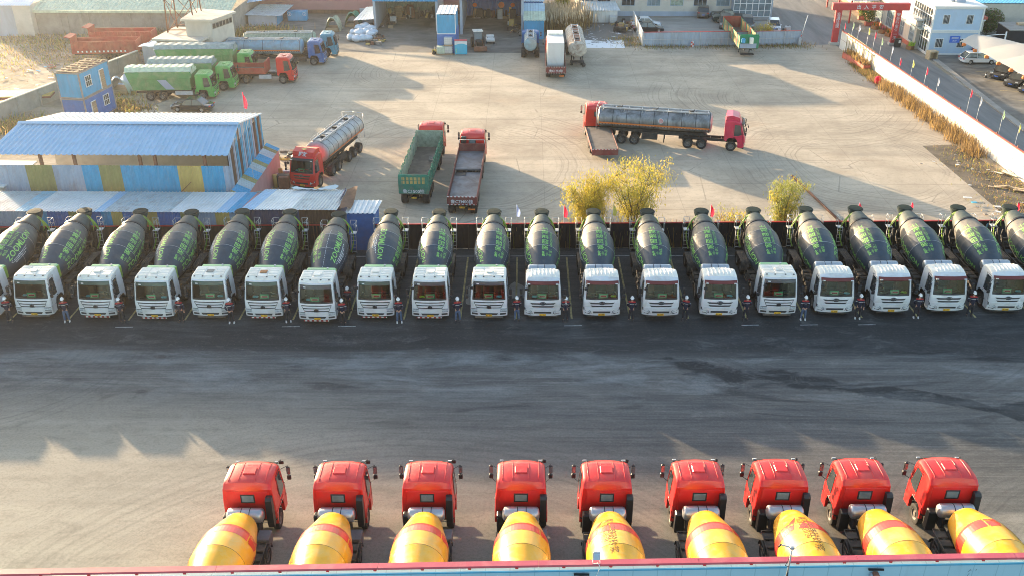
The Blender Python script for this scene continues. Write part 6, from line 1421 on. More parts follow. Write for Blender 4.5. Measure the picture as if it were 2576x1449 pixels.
yw=yF+0.35; zt=V(300,417,yw).z; zb=2.2; fr=lambda px:(V(px,440,yw).x-FLx)/(RX-FLx)
cols=[(fr(70),'panel_grey'),(fr(140),'panel_olive'),(fr(210),'panel_grey'),(fr(253),'panel_blue'),(fr(310),'panel_olive'),(fr(450),'panel_blue'),(fr(510),'panel_ochre'),(fr(565),'panel_blue'),(1.0,'panel_grey')]
panel(sh,'front_panel',(FLx,yw),(RX,yw),zb,zt,(0,-1,0),cols=cols,pitch=0.28,amp=0.035)
mb=MB('steel_rust','dark_trim')
for px in (350,388,513,185,100): x=V(px,405,yw).x; mb.box(x-0.12,x+0.12,yw+0.1,yw+0.3,0,zE-0.1)
for px in (480,): x=V(px,450,yw).x; mb.tube([(x-1.2,yw-0.05,zb+0.2),(x,yw-0.05,zb+1.3)],0.03,4)
mb.build('post',sh)
mb=MB('plaster'); mb.box(FLx,RX-0.1,yB-0.5,yB-0.3,0,3.6); mb.build('back_wall',sh)
mb=MB('yard_concrete'); mb.box(FLx,RX-0.3,yF+0.6,yB-0.6,0.05,0.09); mb.build('floor_slab',sh)
mb=MB('bed_steel'); xx=V(430,410,yw+2).x; mb.rbox(xx-1.2,xx+1.2,yw+1.6,yw+2.8,2.6,3.4,0.1); mb.m('seat_red').rbox(xx-1.6,xx+0.8,yw+1.2,yw+1.8,2.5,2.75,0.05); mb.build('machine_platform',sh)
# striped gable end
mb=MB('panel_blue','panel_grey','panel_rust','frame_white'); seq=['panel_grey','panel_rust','panel_grey','panel_blue','panel_rust','panel_blue','panel_grey','panel_blue','panel_blue','panel_blue','panel_grey','panel_rust','panel_blue','panel_rust','panel_blue']
n=len(seq)
def gz(y): return zE+(zR-zE)*(1-abs(y-yR)/(yR-yF if y<yR else yB-yR))-0.06
for k in range(n):
    y0=yF+0.3+(yB-yF-0.6)*k/n; y1=yF+0.3+(yB-yF-0.6)*(k+1)/n; mb.m(seq[k]); dx=0.04*(k%2)
    for q in range(3):
        a=y0+(y1-y0)*q/3; b=y0+(y1-y0)*(q+1)/3; mb.quad((RX-0.1+dx+0.02*(q%2),a,2.3),(RX-0.1+dx+0.02*(q%2),b-0.03,2.3),(RX-0.1+dx+0.02*(q%2),b-0.03,gz(b)),(RX-0.1+dx+0.02*(q%2),a,gz(a)))
mb.build('gable_wall',sh)
mb=MB('dark_trim'); mb.quad((RX-0.2,yF+0.3,0),(RX-0.2,yB-0.3,0),(RX-0.2,yB-0.3,5.9),(RX-0.2,yF+0.3,5.9)); mb.build('inner_frame',sh)
# flag on the shed
flag(610,232,0,'flag_red','red flag on a white pole at the gable end of the large blue roofed shed',base=Vector((ym.x+0.25,yR-0.6,0)),group='small flags on slim poles along the fences',h=1.3,w=0.28)
# ---- lean-to along the gable ----
lt=thing('lean_to','narrow lean-to with a striped blue and grey corrugated roof along the shed gable','shed',(0,0,0))
a=RX-0.05; LB_=G(709,437); xo=LB_.x; yb_=LB_.y; zl=2.75
mb=MB('panel_blue','roof_grey','panel_olive'); nn=int((yb_-yF+3)/0.7); cl=[((k+1)/nn,('panel_blue','roof_grey','panel_blue','roof_grey','panel_olive')[k*3%5]) for k in range(nn)]; ribs(mb,(xo+0.1,yF-3.0,zl-0.3),(xo+0.1,yb_,zl-0.3),(a,yb_,zl+0.25),(a,yF-3.0,zl+0.25),(0,0,1),0.35,0.05,cl); mb.build('roof',lt)
panel(lt,'wall',(xo-0.05,yF-3.0),(xo-0.05,yb_),0,zl-0.35,(1,0,0),'pink_wall',pitch=0.9,amp=0.02)
# ---- long low shed behind the fence ----
yf=FY0(-30)+0.35; zf=V(300,531,yf).z; bk=None
ybk=yf+4.4; zk=V(300,483,ybk).z
lx=lambda px:V(px,528,yf).x
sl=thing('low_shed','long low shed of patched blue, grey and ochre sheets with a pale stained roof','shed',(0,0,0)); X0=lx(-120); X1=lx(612); fx=lambda px:(lx(px)-X0)/(X1-X0)
cols=[(fx(40),'roof_grey'),(fx(75),'roof_sky'),(fx(240),'roof_white'),(fx(262),'roof_blue'),(fx(430),'roof_grey'),(fx(545),'roof_white'),(fx(570),'roof_blue'),(fx(600),'panel_blue'),(1,'pink_wall')]
mb=MB(*dict.fromkeys(c[1] for c in cols)); ribs(mb,(X0,yf-0.25,zf),(X1,yf-0.25,zf),(X1+0.4,ybk,zk),(X0,ybk,zk),(0,-0.2,1),0.28,0.035,cols); mb.build('roof',sl)
cols=[(fx(75),'panel_grey'),(fx(118),'panel_blue'),(fx(170),'panel_deep_blue'),(fx(215),'panel_olive'),(fx(255),'panel_deep_blue'),(fx(278),'panel_blue'),(fx(310),'panel_ochre'),(fx(365),'panel_deep_blue'),(fx(395),'panel_ochre'),(fx(455),'panel_deep_blue'),(fx(495),'panel_olive'),(fx(540),'panel_grey'),(fx(575),'panel_ochre'),(1,'panel_grey')]
panel(sl,'front_wall',(X0,yf),(X1,yf),0,zf-0.05,(0,-1,0),cols=cols,pitch=0.28,amp=0.035); MB('concrete_grey').box(X0,X1,ybk-0.2,ybk,0,zk-0.1).build('back_wall',sl)
ps=thing('pale_roof_shed','shed with a buckled pale corrugated roof and dark violet rusty walls','shed',(0,0,0)); X0=lx(606); X1=lx(848); fx=lambda px:(lx(px)-X0)/(X1-X0)
zf2=V(730,524,yf+0.1).z; ybk2=yf+4.6; zk2=V(730,478,ybk2).z
mb=MB('roof_blue','roof_white','roof_grey'); ribs(mb,(X0,yf-0.3,zf2),(X1,yf-0.3,zf2),(X1+0.3,ybk2,zk2),(X0+0.7,ybk2,zk2),(0,-0.2,1),0.26,0.04,[(fx(640),'roof_blue'),(fx(735),'roof_white'),(1,'roof_grey')]); mb.build('roof',ps)
mb=MB('roof_white'); mb.grid(lambda u,v:(X1-4.4+3.6*u+0.15*math.sin(v*9),ybk2-0.35+0.5*v,zk2+0.10+0.22*math.sin(u*5+v*3)*v+0.1*abs(math.sin(u*19))),14,4); mb.build('buckled_sheet',ps)
panel(ps,'front_wall',(X0,yf+0.12),(X1-0.1,yf+0.12),0,zf2-0.06,(0,-1,0),cols=[(0.30,'panel_violet'),(0.62,'panel_violet'),(1,'panel_rust')],pitch=0.26,amp=0.04)
MB('panel_violet').box(X1-0.15,X1-0.08,yf+0.2,ybk2-0.1,0,zf2-0.1).build('side_wall',ps); MB('concrete_grey').box(X0,X1-0.2,ybk2-0.3,ybk2-0.1,0,zk2-0.1).build('back_wall',ps)
mb=MB('panel_rust'); p=V(858,505,yf+2.2); mb.grid(lambda u,v:(X1+0.1+0.9*u,yf+0.3+3.6*v,zf2-0.15+0.3*math.sin(u*3+v*5)*0.5+0.3*v),6,8); mb.build('rusty_sheet',ps)
bs=thing('blue_shed','small blue shed with a white ribbed roof beside the pale roofed shed','shed',(0,0,0)); X0=lx(868); X1=lx(941); z3=V(900,535,yf+0.1).z; yb3=yf+2.3; z3b=V(905,505,yb3).z
mb=MB('roof_white'); ribs(mb,(X0,yf-0.15,z3),(X1+0.1,yf-0.15,z3),(X1+0.3,yb3,z3b),(X0-0.05,yb3,z3b),(0,-0.2,1),0.36,0.06); mb.build('roof',bs)
MB('panel_deep_blue').box(X0+0.1,X1-0.02,yf+0.05,yb3-0.1,0,z3-0.07).build('wall',bs)
# white roof at the far left edge
p=G(-40,345,3.2); ws=thing('white_roof_hut','white roofed hut cut off by the left edge, beside the large shed','hut',(0,0,0)); q=G(58,392,3.2)
MB('roof_white').box(FLx-6,FLx+0.9,yw-0.5,yw+5.5,3.1,3.2).build('roof',ws); MB('plaster').box(FLx-5.8,FLx+0.6,yw-0.3,yw+5.3,0,3.1).build('wall',ws)
# ---- two stacked blue cabins ----
A=V(198,186,G(225,300).y); c0=G(228,300); cab_h=2.75
e1=G(196,186,5.6); e2=G(258,157,5.6); e0=G(130,186,5.6); dx_=(Vector((e2.x,e2.y,0))-Vector((e1.x,e1.y,0))); ux=dx_.normalized(); Lc=max(5.8,dx_.length); uw=Vector((-ux.y,ux.x,0)); 
if uw.x>0: uw=-uw
Wc=(Vector((e0.x,e0.y,0))-Vector((e1.x,e1.y,0))).length
for lv,(lb,wp,dp) in enumerate((('lower blue cabin of the stacked pair, brown door to the left of its window',0.70,0.28),('upper blue cabin of the stacked pair with a rusty timber strewn roof',0.26,0.72))):
    r=thing('cabin',lb,'cabin',(e1.x,e1.y,lv*2.8+0.02),math.atan2(ux.y,ux.x),'blue cabins stacked beside the boundary wall')
    m_=MB('panel_blue' if lv else 'panel_deep_blue'); m_.box(0.06,Lc-0.06,0.06,Wc-0.06,0.05,2.7); m_.build('wall',r)
    f=MB('panel_olive' if 0 else 'concrete_grey')
    for x in (0,Lc-0.14):
        for y in (0,Wc-0.14): f.box(x,x+0.14,y,y+0.14,0,2.76)
    for z in (0,2.64): f.box(0.14,Lc-0.14,-0.0,0.12,z,z+0.12); f.box(0.14,Lc-0.14,Wc-0.12,Wc,z,z+0.12); f.box(0.0,0.12,0.14,Wc-0.14,z,z+0.12); f.box(Lc-0.12,Lc,0.14,Wc-0.14,z,z+0.12)
    f.build('frame',r); window(r,(Lc*wp,-0.0,1.05),(1,0,0),1.0,1.1,nx=3,ny=2,bars=0)
    d=MB('wood'); d.box(Lc*dp-0.42,Lc*dp+0.42,-0.03,0.05,0.1,2.1); d.m('frame_white').box(Lc*dp-0.5,Lc*dp-0.42,-0.035,0.05,0.1,2.15); d.box(Lc*dp-0.42,Lc*dp+0.42,-0.034,0.05,2.10,2.17); d.build('door',r)
    if lv:
        m_=MB('steel_rust'); m_.box(0.13,Lc-0.13,0.13,Wc-0.13,2.70,2.78); m_.build('roof',r); m_=MB('wood_pale')
        for k in range(7): x=0.3+(Lc-0.6)*k/6; m_.box(x-0.05,x+0.05,0.1,Wc-0.1,2.79,2.88)
        for k in range(40): x=random.uniform(0.3,Lc-0.5); y=random.uniform(0.2,Wc-0.5); m_.rbox(x,x+random.uniform(0.1,0.5),y,y+0.12,2.79,2.86,0.01)
        m_.build('roof_timber',r)
# ---- boundary wall at the left ----
bw=thing('boundary_wall','low grey concrete wall running diagonally past the blue cabins','wall',(0,0,0)); a=G(-10,312); b=G(352,166); d=(b-a).normalized(); n=Vector((-d.y,d.x,0))*0.12
mb=MB('concrete_grey'); mb.poly([(a-n)[:2],(b-n)[:2],(b+n)[:2],(a+n)[:2]],0,1.9); mb.build('wall_panel',bw)
mb=MB('plaster'); n2=n*1.5; mb.poly([(a-n2)[:2],(b-n2)[:2],(b+n2)[:2],(a+n2)[:2]],1.9,2.0); mb.build('coping',bw)
mb=MB('concrete_grey'); L=(b-a).length; k=0
while k<L: p=a+d*k; mb.box(p.x-0.2,p.x+0.2,p.y-0.22,p.y-0.1,0,1.88); k+=3.5
mb.build('pillar',bw)
# ---- blue tarped store ----
p1=G(352,166); p2=G(452,160); ts=thing('tarped_store','grey sheet store under a crumpled bright blue tarpaulin roof','shed',(0,0,0)); yS=p1.y; zS=V(400,118,yS).z
xL,xR=V(363,150,yS).x,V(520,150,yS).x
panel(ts,'front_wall',(xL,yS),(xR,yS),0,zS,(0,-1,0),cols=[(0.28,'wall_grey_blue'),(0.60,'wall_grey_blue'),(1,'panel_blue')],pitch=0.6,amp=0.04)
mb=MB('wood'); mb.box(xL+2.6,xL+2.7,yS-0.09,yS-0.02,0,2.6); mb.box(xL+3.9,xL+4.0,yS-0.09,yS-0.02,0,2.6); mb.build('door',ts)
zK=V(400,100,yS+5.5).z
mb=MB('roof_blue'); mb.grid(lambda u,v:(xL-0.4+(xR-xL+0.9)*u,yS-0.3+5.9*v,zS+0.05+(zK-zS)*v+0.10*math.sin(u*23+v*4)*math.sin(v*7+u*5)),40,8); mb.build('tarpaulin',ts); MB('wall_grey_blue').box(xL,xR,yS+5.4,yS+5.6,0,zK).build('back_wall',ts)
MB('wall_grey_blue').box(xL-0.08,xL-0.01,yS+0.1,yS+5.4,0,zS-0.05).build('side_wall',ts)
# ---- concrete block house: low part carrying the tower, high part behind ----
yC=G(520,112).y; cb=thing('concrete_house','two part grey concrete house with small square vents high in its wall','building',(0,0,0))
zl=4.0; f1=G(392,97,zl); f2=G(497,102,zl); b1=G(447,68,zl); b2=G(560,72,zl)
mb=MB('concrete_grey'); mb.poly([f1[:2],f2[:2],b2[:2],b1[:2]],0,zl-0.25); mb.build('lower_wall',cb); mb=MB('plaster'); mb.poly([(f1+Vector((-.4,-.4,0)))[:2],(f2+Vector((.4,-.4,0)))[:2],(b2+Vector((.4,0,0)))[:2],(b1+Vector((-.4,0,0)))[:2]],zl-0.25,zl); mb.build('lower_roof',cb)
zh=6.2; f1=G(463,48,zh); f2=G(528,49,zh); b1=G(500,23,zh); b2=G(583,30,zh); g1=f2
mb=MB('plaster'); mb.poly([f1[:2],f2[:2],b2[:2],b1[:2]],0,zh-0.25); up=mb.build('upper_wall',cb); mb=MB('plaster'); mb.poly([(f1+Vector((-.4,-.4,0)))[:2],(f2+Vector((.4,-.4,0)))[:2],(b2+Vector((.5,.2,0)))[:2],(b1+Vector((-.4,.3,0)))[:2]],zh-0.25,zh); mb.build('upper_roof',cb)
dd=(b2-f2); dd.z=0; 
for k in range(6): c=f2+dd*(0.12+0.15*k); window(cb,(c.x+0.03,c.y,zh-1.3),dd.normalized(),0.6,0.6,'concrete_grey','dark_trim',1,1)
for k in range(3): c=f2+dd*(0.1+0.28*k); window(cb,(c.x+0.03,c.y,0.3),dd.normalized(),1.3,2.6,'wood','dark_trim',1,1)
# ---- lattice tower standing on the low roof ----
tw=thing('lattice_tower','rust red lattice tower standing on the flat concrete roof','tower',(0,0,0))
L_=[G(422,83,zl),G(492,83,zl)]; s=(L_[1]-L_[0]).length; base=[L_[0],L_[1],L_[1]+Vector((0.3,s*0.8,0)),L_[0]+Vector((0.3,s*0.8,0))]; cen=sum(base,Vector())/4; H_=17
def tp(i,f): q=base[i].copy(); q=q.lerp(Vector((cen.x,cen.y,q.z)),f*0.35); q.z=zl+H_*f; return q
mb=MB('steel_rust')
for i in range(4): mb.cyl(tp(i,0),tp(i,1),0.09,0.07,n=6)
for lv in range(4):
    f0,f1_=lv*0.25,(lv+1)*0.25
    for i in range(4): j=(i+1)%4; mb.cyl(tp(i,f0),tp(j,f1_),0.045,n=5); mb.cyl(tp(j,f0),tp(i,f1_),0.045,n=5); mb.cyl(tp(i,f1_),tp(j,f1_),0.05,n=5)
for i in range(4): mb.cyl(tp(i,0.02),tp((i+1)%4,0.02),0.07,n=5)
mb.build('frame',tw)
mb=MB('galvanised'); p=base[2]+Vector((0.6,0,0)); 
for x in (-0.2,0.2): mb.cyl((p.x+x,p.y,zl),(p.x+x-1.4,p.y,zl+H_*0.7),0.03,n=5)
mb.build('ladder',tw)
# ---- warehouse with the long blank wall ----
wh=thing('warehouse','long warehouse with a blank grey brown wall and a pale yellowish roof edge','warehouse',(0,0,0)); yW=G(300,88).y; xa,xb=V(85,60,yW).x,V(585,40,yW).x; zW=V(300,28,yW).z
MB('concrete_grey').box(xa,xb,yW,yW+30,0,zW).build('wall',wh); mb=MB('panel_ochre','tarp_pale'); mb.m('tarp_pale').box(xa-0.3,xb+0.3,yW-0.5,yW-0.01,zW-0.25,zW+0.1); mb.build('gutter',wh)
mb=MB('tarp_pale'); ribs(mb,(xa,yW-0.4,zW+0.12),(xb,yW-0.4,zW+0.12),(xb,yW+16,zW+4.2),(xa,yW+16,zW+4.2),(0,-0.3,1),0.6,0.06); mb.build('roof',wh)
mb=MB('concrete_grey')
for k in range(8): x=xa+4+(xb-xa-8)*k/7; mb.box(x-0.2,x+0.2,yW-0.12,yW-0.005,0,zW-0.3); mb.cyl((x+1.2,yW-0.1,0),(x+1.2,yW-0.1,zW-0.3),0.05,n=6)
mb.build('pilaster',wh)
mb=MB('roof_blue'); ribs(mb,V(583,15,yW+8),V(640,-5,yW+8)+Vector((4,0,0)),(xb+9,yW+22,7.5),(xb,yW+22,7.5),(0,0,1),0.5,0.05); mb.build('annex_roof',wh)
# small grey house at the top left corner
p=G(45,92); hs=thing('small_house','small grey rendered house with a pale blue roof at the top left corner','house',(0,0,0)); x0,x1=V(-30,60,p.y).x,V(82,60,p.y).x; z=V(40,15,p.y).z
mb=MB('wall_grey_blue','plaster'); mb.box(x0,x0+(x1-x0)*0.62,p.y,p.y+7,0,z); mb.m('plaster').box(x0+(x1-x0)*0.62+0.005,x1,p.y+0.01,p.y+7,0,z-0.02); mb.build('wall',hs)
mb=MB('roof_blue'); ribs(mb,(x0-0.4,p.y-0.4,z+0.05),(x1+0.4,p.y-0.4,z+0.05),(x1-0.6,p.y+7,z+1.0),(x0-0.4,p.y+7,z+1.0),(0,0,1),0.4,0.05); mb.build('roof',hs)
# ---- pink perimeter building ----
pk=thing('pink_building','long pink rendered wall of a building along the top edge','building',(0,0,0)); yP=G(760,35).y; xa,xb=V(583,20,yP).x,V(1300,20,yP).x; MB('pink_wall').box(xa,xb,yP,yP+14,0,3.9).build('wall',pk); MB('panel_rust').box(xa-0.1,xb,yP-0.04,yP-0.003,0,0.6).build('plinth',pk); MB('roof_white').box(xa-0.2,xb,yP-0.2,yP+14.2,3.9,4.1).build('roof',pk)
# hut, skip, heaps
y=G(680,66).y; hu=thing('hut','ramshackle grey hut with a pale flat sheet roof before the pink building','hut',(0,0,0)); x0,x1=V(624,50,y).x,V(694,50,y).x; z=V(660,40,y).z; MB('wall_grey_blue').box(x0,x1,y,y+4.5,0,z).build('wall',hu); mb=MB('roof_grey'); ribs(mb,(x0-0.5,y-0.4,z+0.1),(x1+0.9,y-0.4,z),(x1+1.8,y+5,z+0.6),(x0+0.6,y+5,z+0.7),(0,0,1),0.4,0.04); mb.build('roof',hu); MB('panel_blue').box(x1+0.02,x1+0.08,y+0.5,y+4,0,z-0.1).build('side_wall',hu)
p=G(724,54); sk=thing('blue_tank_box','bright blue sheet metal box with two round white emblems, before the pink building','container',p,0.03); MB('panel_blue').rbox(0,3.0,0,1.4,0.02,1.45,0.04).build('box',sk)
mb=MB('letter_white')
for x in (0.35,2.65): T_=Matrix.Translation((x,-0.01,1.05))@Matrix.Rotation(R(90),4,'X'); mb.lathe([(0,0.30),(0.004,0.25)],T_,n=16); mb.box(x-0.12,x+0.12,-0.02,-0.012,1.0,1.06); mb.box(x-0.03,x+0.03,-0.02,-0.013,0.85,1.25)
mb.build('round_emblem',sk)
def heap(label,px,py,w,d,h,matn,name='covered_heap',base='wood'):
    p=G(px,py); r=thing(name,label,'heap',p,0.0); mb=MB(matn); mb.grid(lambda u,v:(w*(u-0.5),d*v,0.35+h*math.sin(u*math.pi)**0.6*(0.75+0.25*math.sin(v*5+u*3))*(1 if v>0 else 0.9)-0.35*(abs(u-0.5)*2)**4),14,8); mb.build('tarpaulin',r); MB(base).rbox(-w*0.42,w*0.42,0.05,d*0.9,0,0.55,0.05).build('stack',r); return r
heap('machine under a grey green tarpaulin, left of the white bags',836,82,2.2,2.6,1.9,'tarp_olive'); heap('tall heap under a green and grey tarpaulin beside the white roofed store',886,70,2.4,2.4,2.0,'stake_green')
y=G(900,80).y; st=thing('store_shed','open store with a sloping white sheet roof, left of the workshop','shed',(0,0,0)); x0,x1=V(890,60,y).x,V(942,60,y).x; z=V(905,52,y).z
mb=MB('roof_white','panel_ochre'); ribs(mb,(x0,y-0.2,z),(x1,y-0.2,z+0.2),(x1,y+6,z+0.9),(x0+1.0,y+6,z+0.7),(0,0,1),0.5,0.04,[(0.55,'roof_white'),(1,'roof_white')]); mb.build('roof',st)
mb=MB('steel_rust'); 
for x in (x0+0.1,x1-0.1): mb.box(x-0.05,x+0.05,y,y+0.1,0,z-0.05)
mb.build('post',st); MB('wall_grey_blue').box(x0,x1,y+5.8,y+6,0,z+0.5).build('back_wall',st)
BG='white sacks heaped by the store'
for k,(px,py,s) in enumerate([(884,103,1.0),(898,106,1.0),(912,104,1.0),(925,103,0.9),(890,92,0.9),(905,94,1.1),(920,92,1.1),(932,96,1.0),(904,82,1.0),(918,80,1.2),(932,84,1.1),(940,90,0.9)]):
    p=G(px,py); o=bpy.data.objects.new('white_sack',None)
    mb=MB('bag_white'); q=k*1.7; mb.grid(lambda u,v:(s*0.75*math.cos(u*2*math.pi)*math.sin(v*math.pi)*(1+0.15*math.sin(u*9+q)),s*0.7*math.sin(u*2*math.pi)*math.sin(v*math.pi)*(1+0.12*math.sin(u*13+q*2)),s*(0.45-0.5*math.cos(v*math.pi))*(1+0.1*math.sin(u*7+v*5+q))),12,7); bpy.data.objects.remove(o)
    o=mb.build('white_sack'); o.location=(p.x,p.y,(0.0 if k<4 else 0.15)); tag(o,'one of the bulging white plastic sacks heaped in front of the white roofed store','sack',BG)
# ---- workshop bays ----
def bay(label,px0,px1,pyb,H_top,beam_z,back_cols,beamm,glow,depth=12.5,name='workshop_bay'):
    y=G((px0+px1)/2,pyb).y; x0,x1=V(px0,pyb,y).x,V(px1,pyb,y).x; r=thing(name,label,'workshop',(0,0,0))
    m_=MB('wall_grey_blue'); 
    for x in (x0,x1): m_.box(x-0.18,x+0.18,y,y+0.4,0,H_top-0.1)
    m_.build('post',r)
    panel(r,'fascia',(x0-0.2,y-0.02),(x1+0.2,y-0.02),beam_z,H_top,(0,-1,0),beamm,pitch=0.4,amp=0.04)
    for x,s in ((x0,-1),(x1,1)): MB('wall_grey_blue').box(x-0.05,x+0.05,y+0.4,y+depth,0,H_top-0.15).build('side_wall',r)
    zb=2.6; panel(r,'back_wall',(x0,y+depth),(x1,y+depth),0.0,zb,(0,-1,0),cols=back_cols,pitch=0.5,amp=0.05)
    panel(r,'back_wall',(x0,y+depth-0.002),(x1,y+depth-0.002),zb,H_top-0.1,(0,-1,0),'panel_olive' if 0 else 'tarp_olive',pitch=0.5,amp=0.05)
    # translucent roof and high windows
    m_=MB('canvas_white'); 
    for f in glow: x=x0+(x1-x0)*f; m_.box(x-0.7,x+0.7,y+depth-0.08,y+depth-0.05,2.75,4.6)
    m_.build('skylight_panel',r)
    m_=MB('roof_blue'); ribs(m_,(x0-0.3,y-0.4,H_top+0.02),(x1+0.3,y-0.4,H_top+0.02),(x1+0.3,y+depth/2,H_top+1.2),(x0-0.3,y+depth/2,H_top+1.2),(0,0,1),0.45,0.05); m_.build('roof',r)
    m_=MB('roof_white'); ribs(m_,(x0-0.3,y+depth/2+0.01,H_top+1.2),(x1+0.3,y+depth/2+0.01,H_top+1.2),(x1+0.3,y+depth+0.3,H_top),(x0-0.3,y+depth+0.3,H_top),(0,0,1),0.45,0.05); m_.build('roof',r)
    return r,x0,x1,y
r1,x0,x1,y=bay('workshop bay with a blue fascia and a cluttered dark interior, left one',945,1100,80,6.2,4.35,[(1,'tarp_olive')],'panel_blue',(0.35,0.9),12.0)
p=G(1066,82); MB('dark_trim').box(p.x-0.45,p.x+0.45,y+3.0,y+6.5,0.02,0.03).build('inspection_pit',r1)
m_=MB('canvas_white'); m_.box(x0+1.6,x1-0.5,y+11.85,y+11.9,3.75,3.9); m_.build('light_strip',r1)
r2,x2,x3,y2=bay('workshop bay with painted blue lower walls and round orange marks, right one',1161,1314,88,7.0,5.2,[(1,'panel_deep_blue')],'wall_grey_blue',(0.22,0.48,0.74),13.0)
p=G(1273,88); MB('dark_trim').box(p.x-0.45,p.x+0.45,y2+2.0,y2+6.0,0.02,0.03).build('inspection_pit',r2)
m_=MB('paper_orange')
for f,rr in ((0.62,0.5),(0.82,0.35),(0.15,0.35)):
    x=x2+(x3-x2)*f; T_=Matrix.Translation((x,y2+12.86,1.7))@Matrix.Rotation(R(90),4,'X'); m_.lathe([(0,0.001),(0.01,rr)],T_,n=8)
m_.build('wall_decoration',r2)
def clutter(parent_label,x0,x1,y0,y1,n,seed,cat='scrap',hmax=1.1):
    rr=random.Random(seed); r=thing('scrap_pile',parent_label,cat,((x0+x1)/2,(y0+y1)/2,0)); cx,cy=(x0+x1)/2,(y0+y1)/2
    names=['dark_trim','steel_rust','rag_mix','panel_ochre','wood','black_rubber','chassis_dark','galvanised']; m_=MB(*names)
    for k in range(n):
        x=rr.uniform(x0,x1)-cx; yy=rr.uniform(y0,y1)-cy; s=rr.uniform(0.15,0.55); m_.m(rr.choice(names)); t=rr.random()
        if t<0.4: m_.rbox(x-s,x+s,yy-s*0.6,yy+s*0.6,0,rr.uniform(0.2,hmax),0.04)
        elif t<0.7: m_.cyl((x,yy,0),(x+rr.uniform(-.3,.3),yy,rr.uniform(0.3,hmax)),s*0.5,n=9)
        else: m_.cyl((x-s,yy,0.1),(x+s,yy+rr.uniform(-.5,.5),rr.uniform(0.1,0.6)),0.07,n=6)
    o=m_.build('scrap',r); return r
clutter('dark machine parts and tools along the back of the left workshop bay',x0+1,x1-1,y+8.5,y+11.2,46,1,hmax=1.7)
clutter('tyres and parts along the left side inside the left workshop bay',x0+0.5,x0+2.2,y+1.5,y+8,16,2)
clutter('machine parts along the blue back wall of the right workshop bay',x2+1,x3-1,y2+10.5,y2+12.5,34,3,hmax=1.6)
clutter('orange and brown parts by the right post of the right workshop bay',x3-2,x3-0.5,y2+0.5,y2+7,16,4)
clutter('broken planks and yellow scraps in front of the left workshop bay',V(925,115,G(940,112).y).x,V(962,112,G(940,112).y).x,G(940,118).y,G(940,92).y,26,5,hmax=0.5)
# stacked containers beside the post
y=G(1125,136).y; cx0=V(1101,134,y).x; w_=2.5
lw=thing('shipping_container','lower blue container of the stack between the workshop bays','container',(cx0,y,0),0,'blue containers stacked between the bays'); MB('panel_deep_blue').rbox(0,w_+0.05,0,6.0,0.02,2.6,0.04).build('box',lw)
uc=thing('shipping_container','upper bright blue container with a white ribbed roof, between the workshop bays','container',(cx0-0.02,y+0.05,2.62),0,'blue containers stacked between the bays')
m_=MB('panel_blue'); m_.box(0.08,w_-0.02,0.02,5.9,0.1,2.55); m_.build('box',uc); m_=MB('frame_white')
for x in (0,w_): m_.box(x-0.02 if x else 0,x+0.08 if not x else x+0.08,-0.02,0.10,0,2.65)
m_.box(0,w_+0.08,-0.03,0.07,0,0.1); ribs(m_,(0,0,2.66),(w_+0.08,0,2.66),(w_+0.08,6,2.66),(0,6,2.66),(0,0,1),0.55,0.04); m_.build('frame',uc)
def ibc(label,px,py,z=0,paint='wall_white'):
    p=G(px,py); r=thing('ibc_tank',label,'tank',(p.x,p.y,z),0,'caged plastic tanks by the containers'); MB(paint).rbox(-0.52,0.52,0,1.0,0.16,1.12,0.06).build('tank',r); m_=MB('galvanised')
    for k in range(5):
        x=-0.55+1.1*k/4; m_.cyl((x,-0.03,0.1),(x,-0.03,1.15),0.015,n=4); m_.cyl((x,1.03,0.1),(x,1.03,1.15),0.015,n=4)
    for q in (0.3,0.6,0.9,1.14): m_.tube([(-0.55,-0.03,q),(0.55,-0.03,q),(0.55,1.03,q),(-0.55,1.03,q),(-0.55,-0.03,q)],0.015,4)
    m_.build('cage',r); MB('wood').box(-0.6,0.6,-0.05,1.05,0,0.14).build('pallet',r); return r
ibc('greenish caged tank at the left foot of the container stack',1109,140,0,'tarp_pale'); ibc('white caged tank standing on the ground under another one',1128,139); ibc('white caged tank on top of the other one beside the containers',1128,139,1.18)
p=G(1160,140); bd=thing('notice_board','freestanding cyan and white notice board with a faded pink header before the bays','sign',p,0); m_=MB('sign_cyan'); m_.rbox(-0.85,0.85,-0.04,0.04,0.12,1.9,0.01); m_.build('panel',bd)
m_=MB('cap_pink'); m_.box(-0.86,0.86,-0.052,0.05,1.9,2.15); m_.m('letter_white').grid(lambda u,v:(-0.84+1.68*u,-0.048,1.35+0.22*math.sin(u*3)+(0.53-0.22*math.sin(u*3))*v),8,1); m_.m('cloth_lime').box(-0.7,-0.62,-0.05,-0.045,0.3,0.9); m_.build('header',bd)
m_=MB('galvanised'); m_.box(-0.8,-0.74,0.05,0.5,0,1.9); m_.box(0.74,0.8,0.05,0.5,0,1.9); m_.build('leg',bd)
clutter('coils of hose and wire at the left foot of the container stack',V(1090,138,y).x,V(1102,138,y).x,y-0.5,y+2,10,6,hmax=0.9)
# blue huts right of the bays
hb=thing('blue_hut','row of low blue huts with patched pale blue and green roofs right of the workshop','hut',(0,0,0)); yy=G(1345,100).y; xa,xb=V(1318,95,yy).x,V(1368,95,yy).x
for (ya,yb,zt,mm,wm) in ((yy,yy+4.5,2.7,'tarp_pale','panel_blue'),(yy+4.6,yy+9.5,2.9,'roof_sky','panel_blue'),(yy+10,yy+15,3.4,'roof_sky','panel_deep_blue'),(yy+15.5,yy+22,3.8,'roof_grey','panel_rust')):
    m_=MB(mm); ribs(m_,(xa-0.1,ya-0.2,zt),(xb+0.2,ya-0.2,zt),(xb+0.2,yb,zt+0.35),(xa-0.1,yb,zt+0.35),(0,0,1),0.4,0.04); m_.build('roof',hb); MB(wm).box(xa,xb,ya,yb-0.1,0,zt-0.05).build('wall',hb)
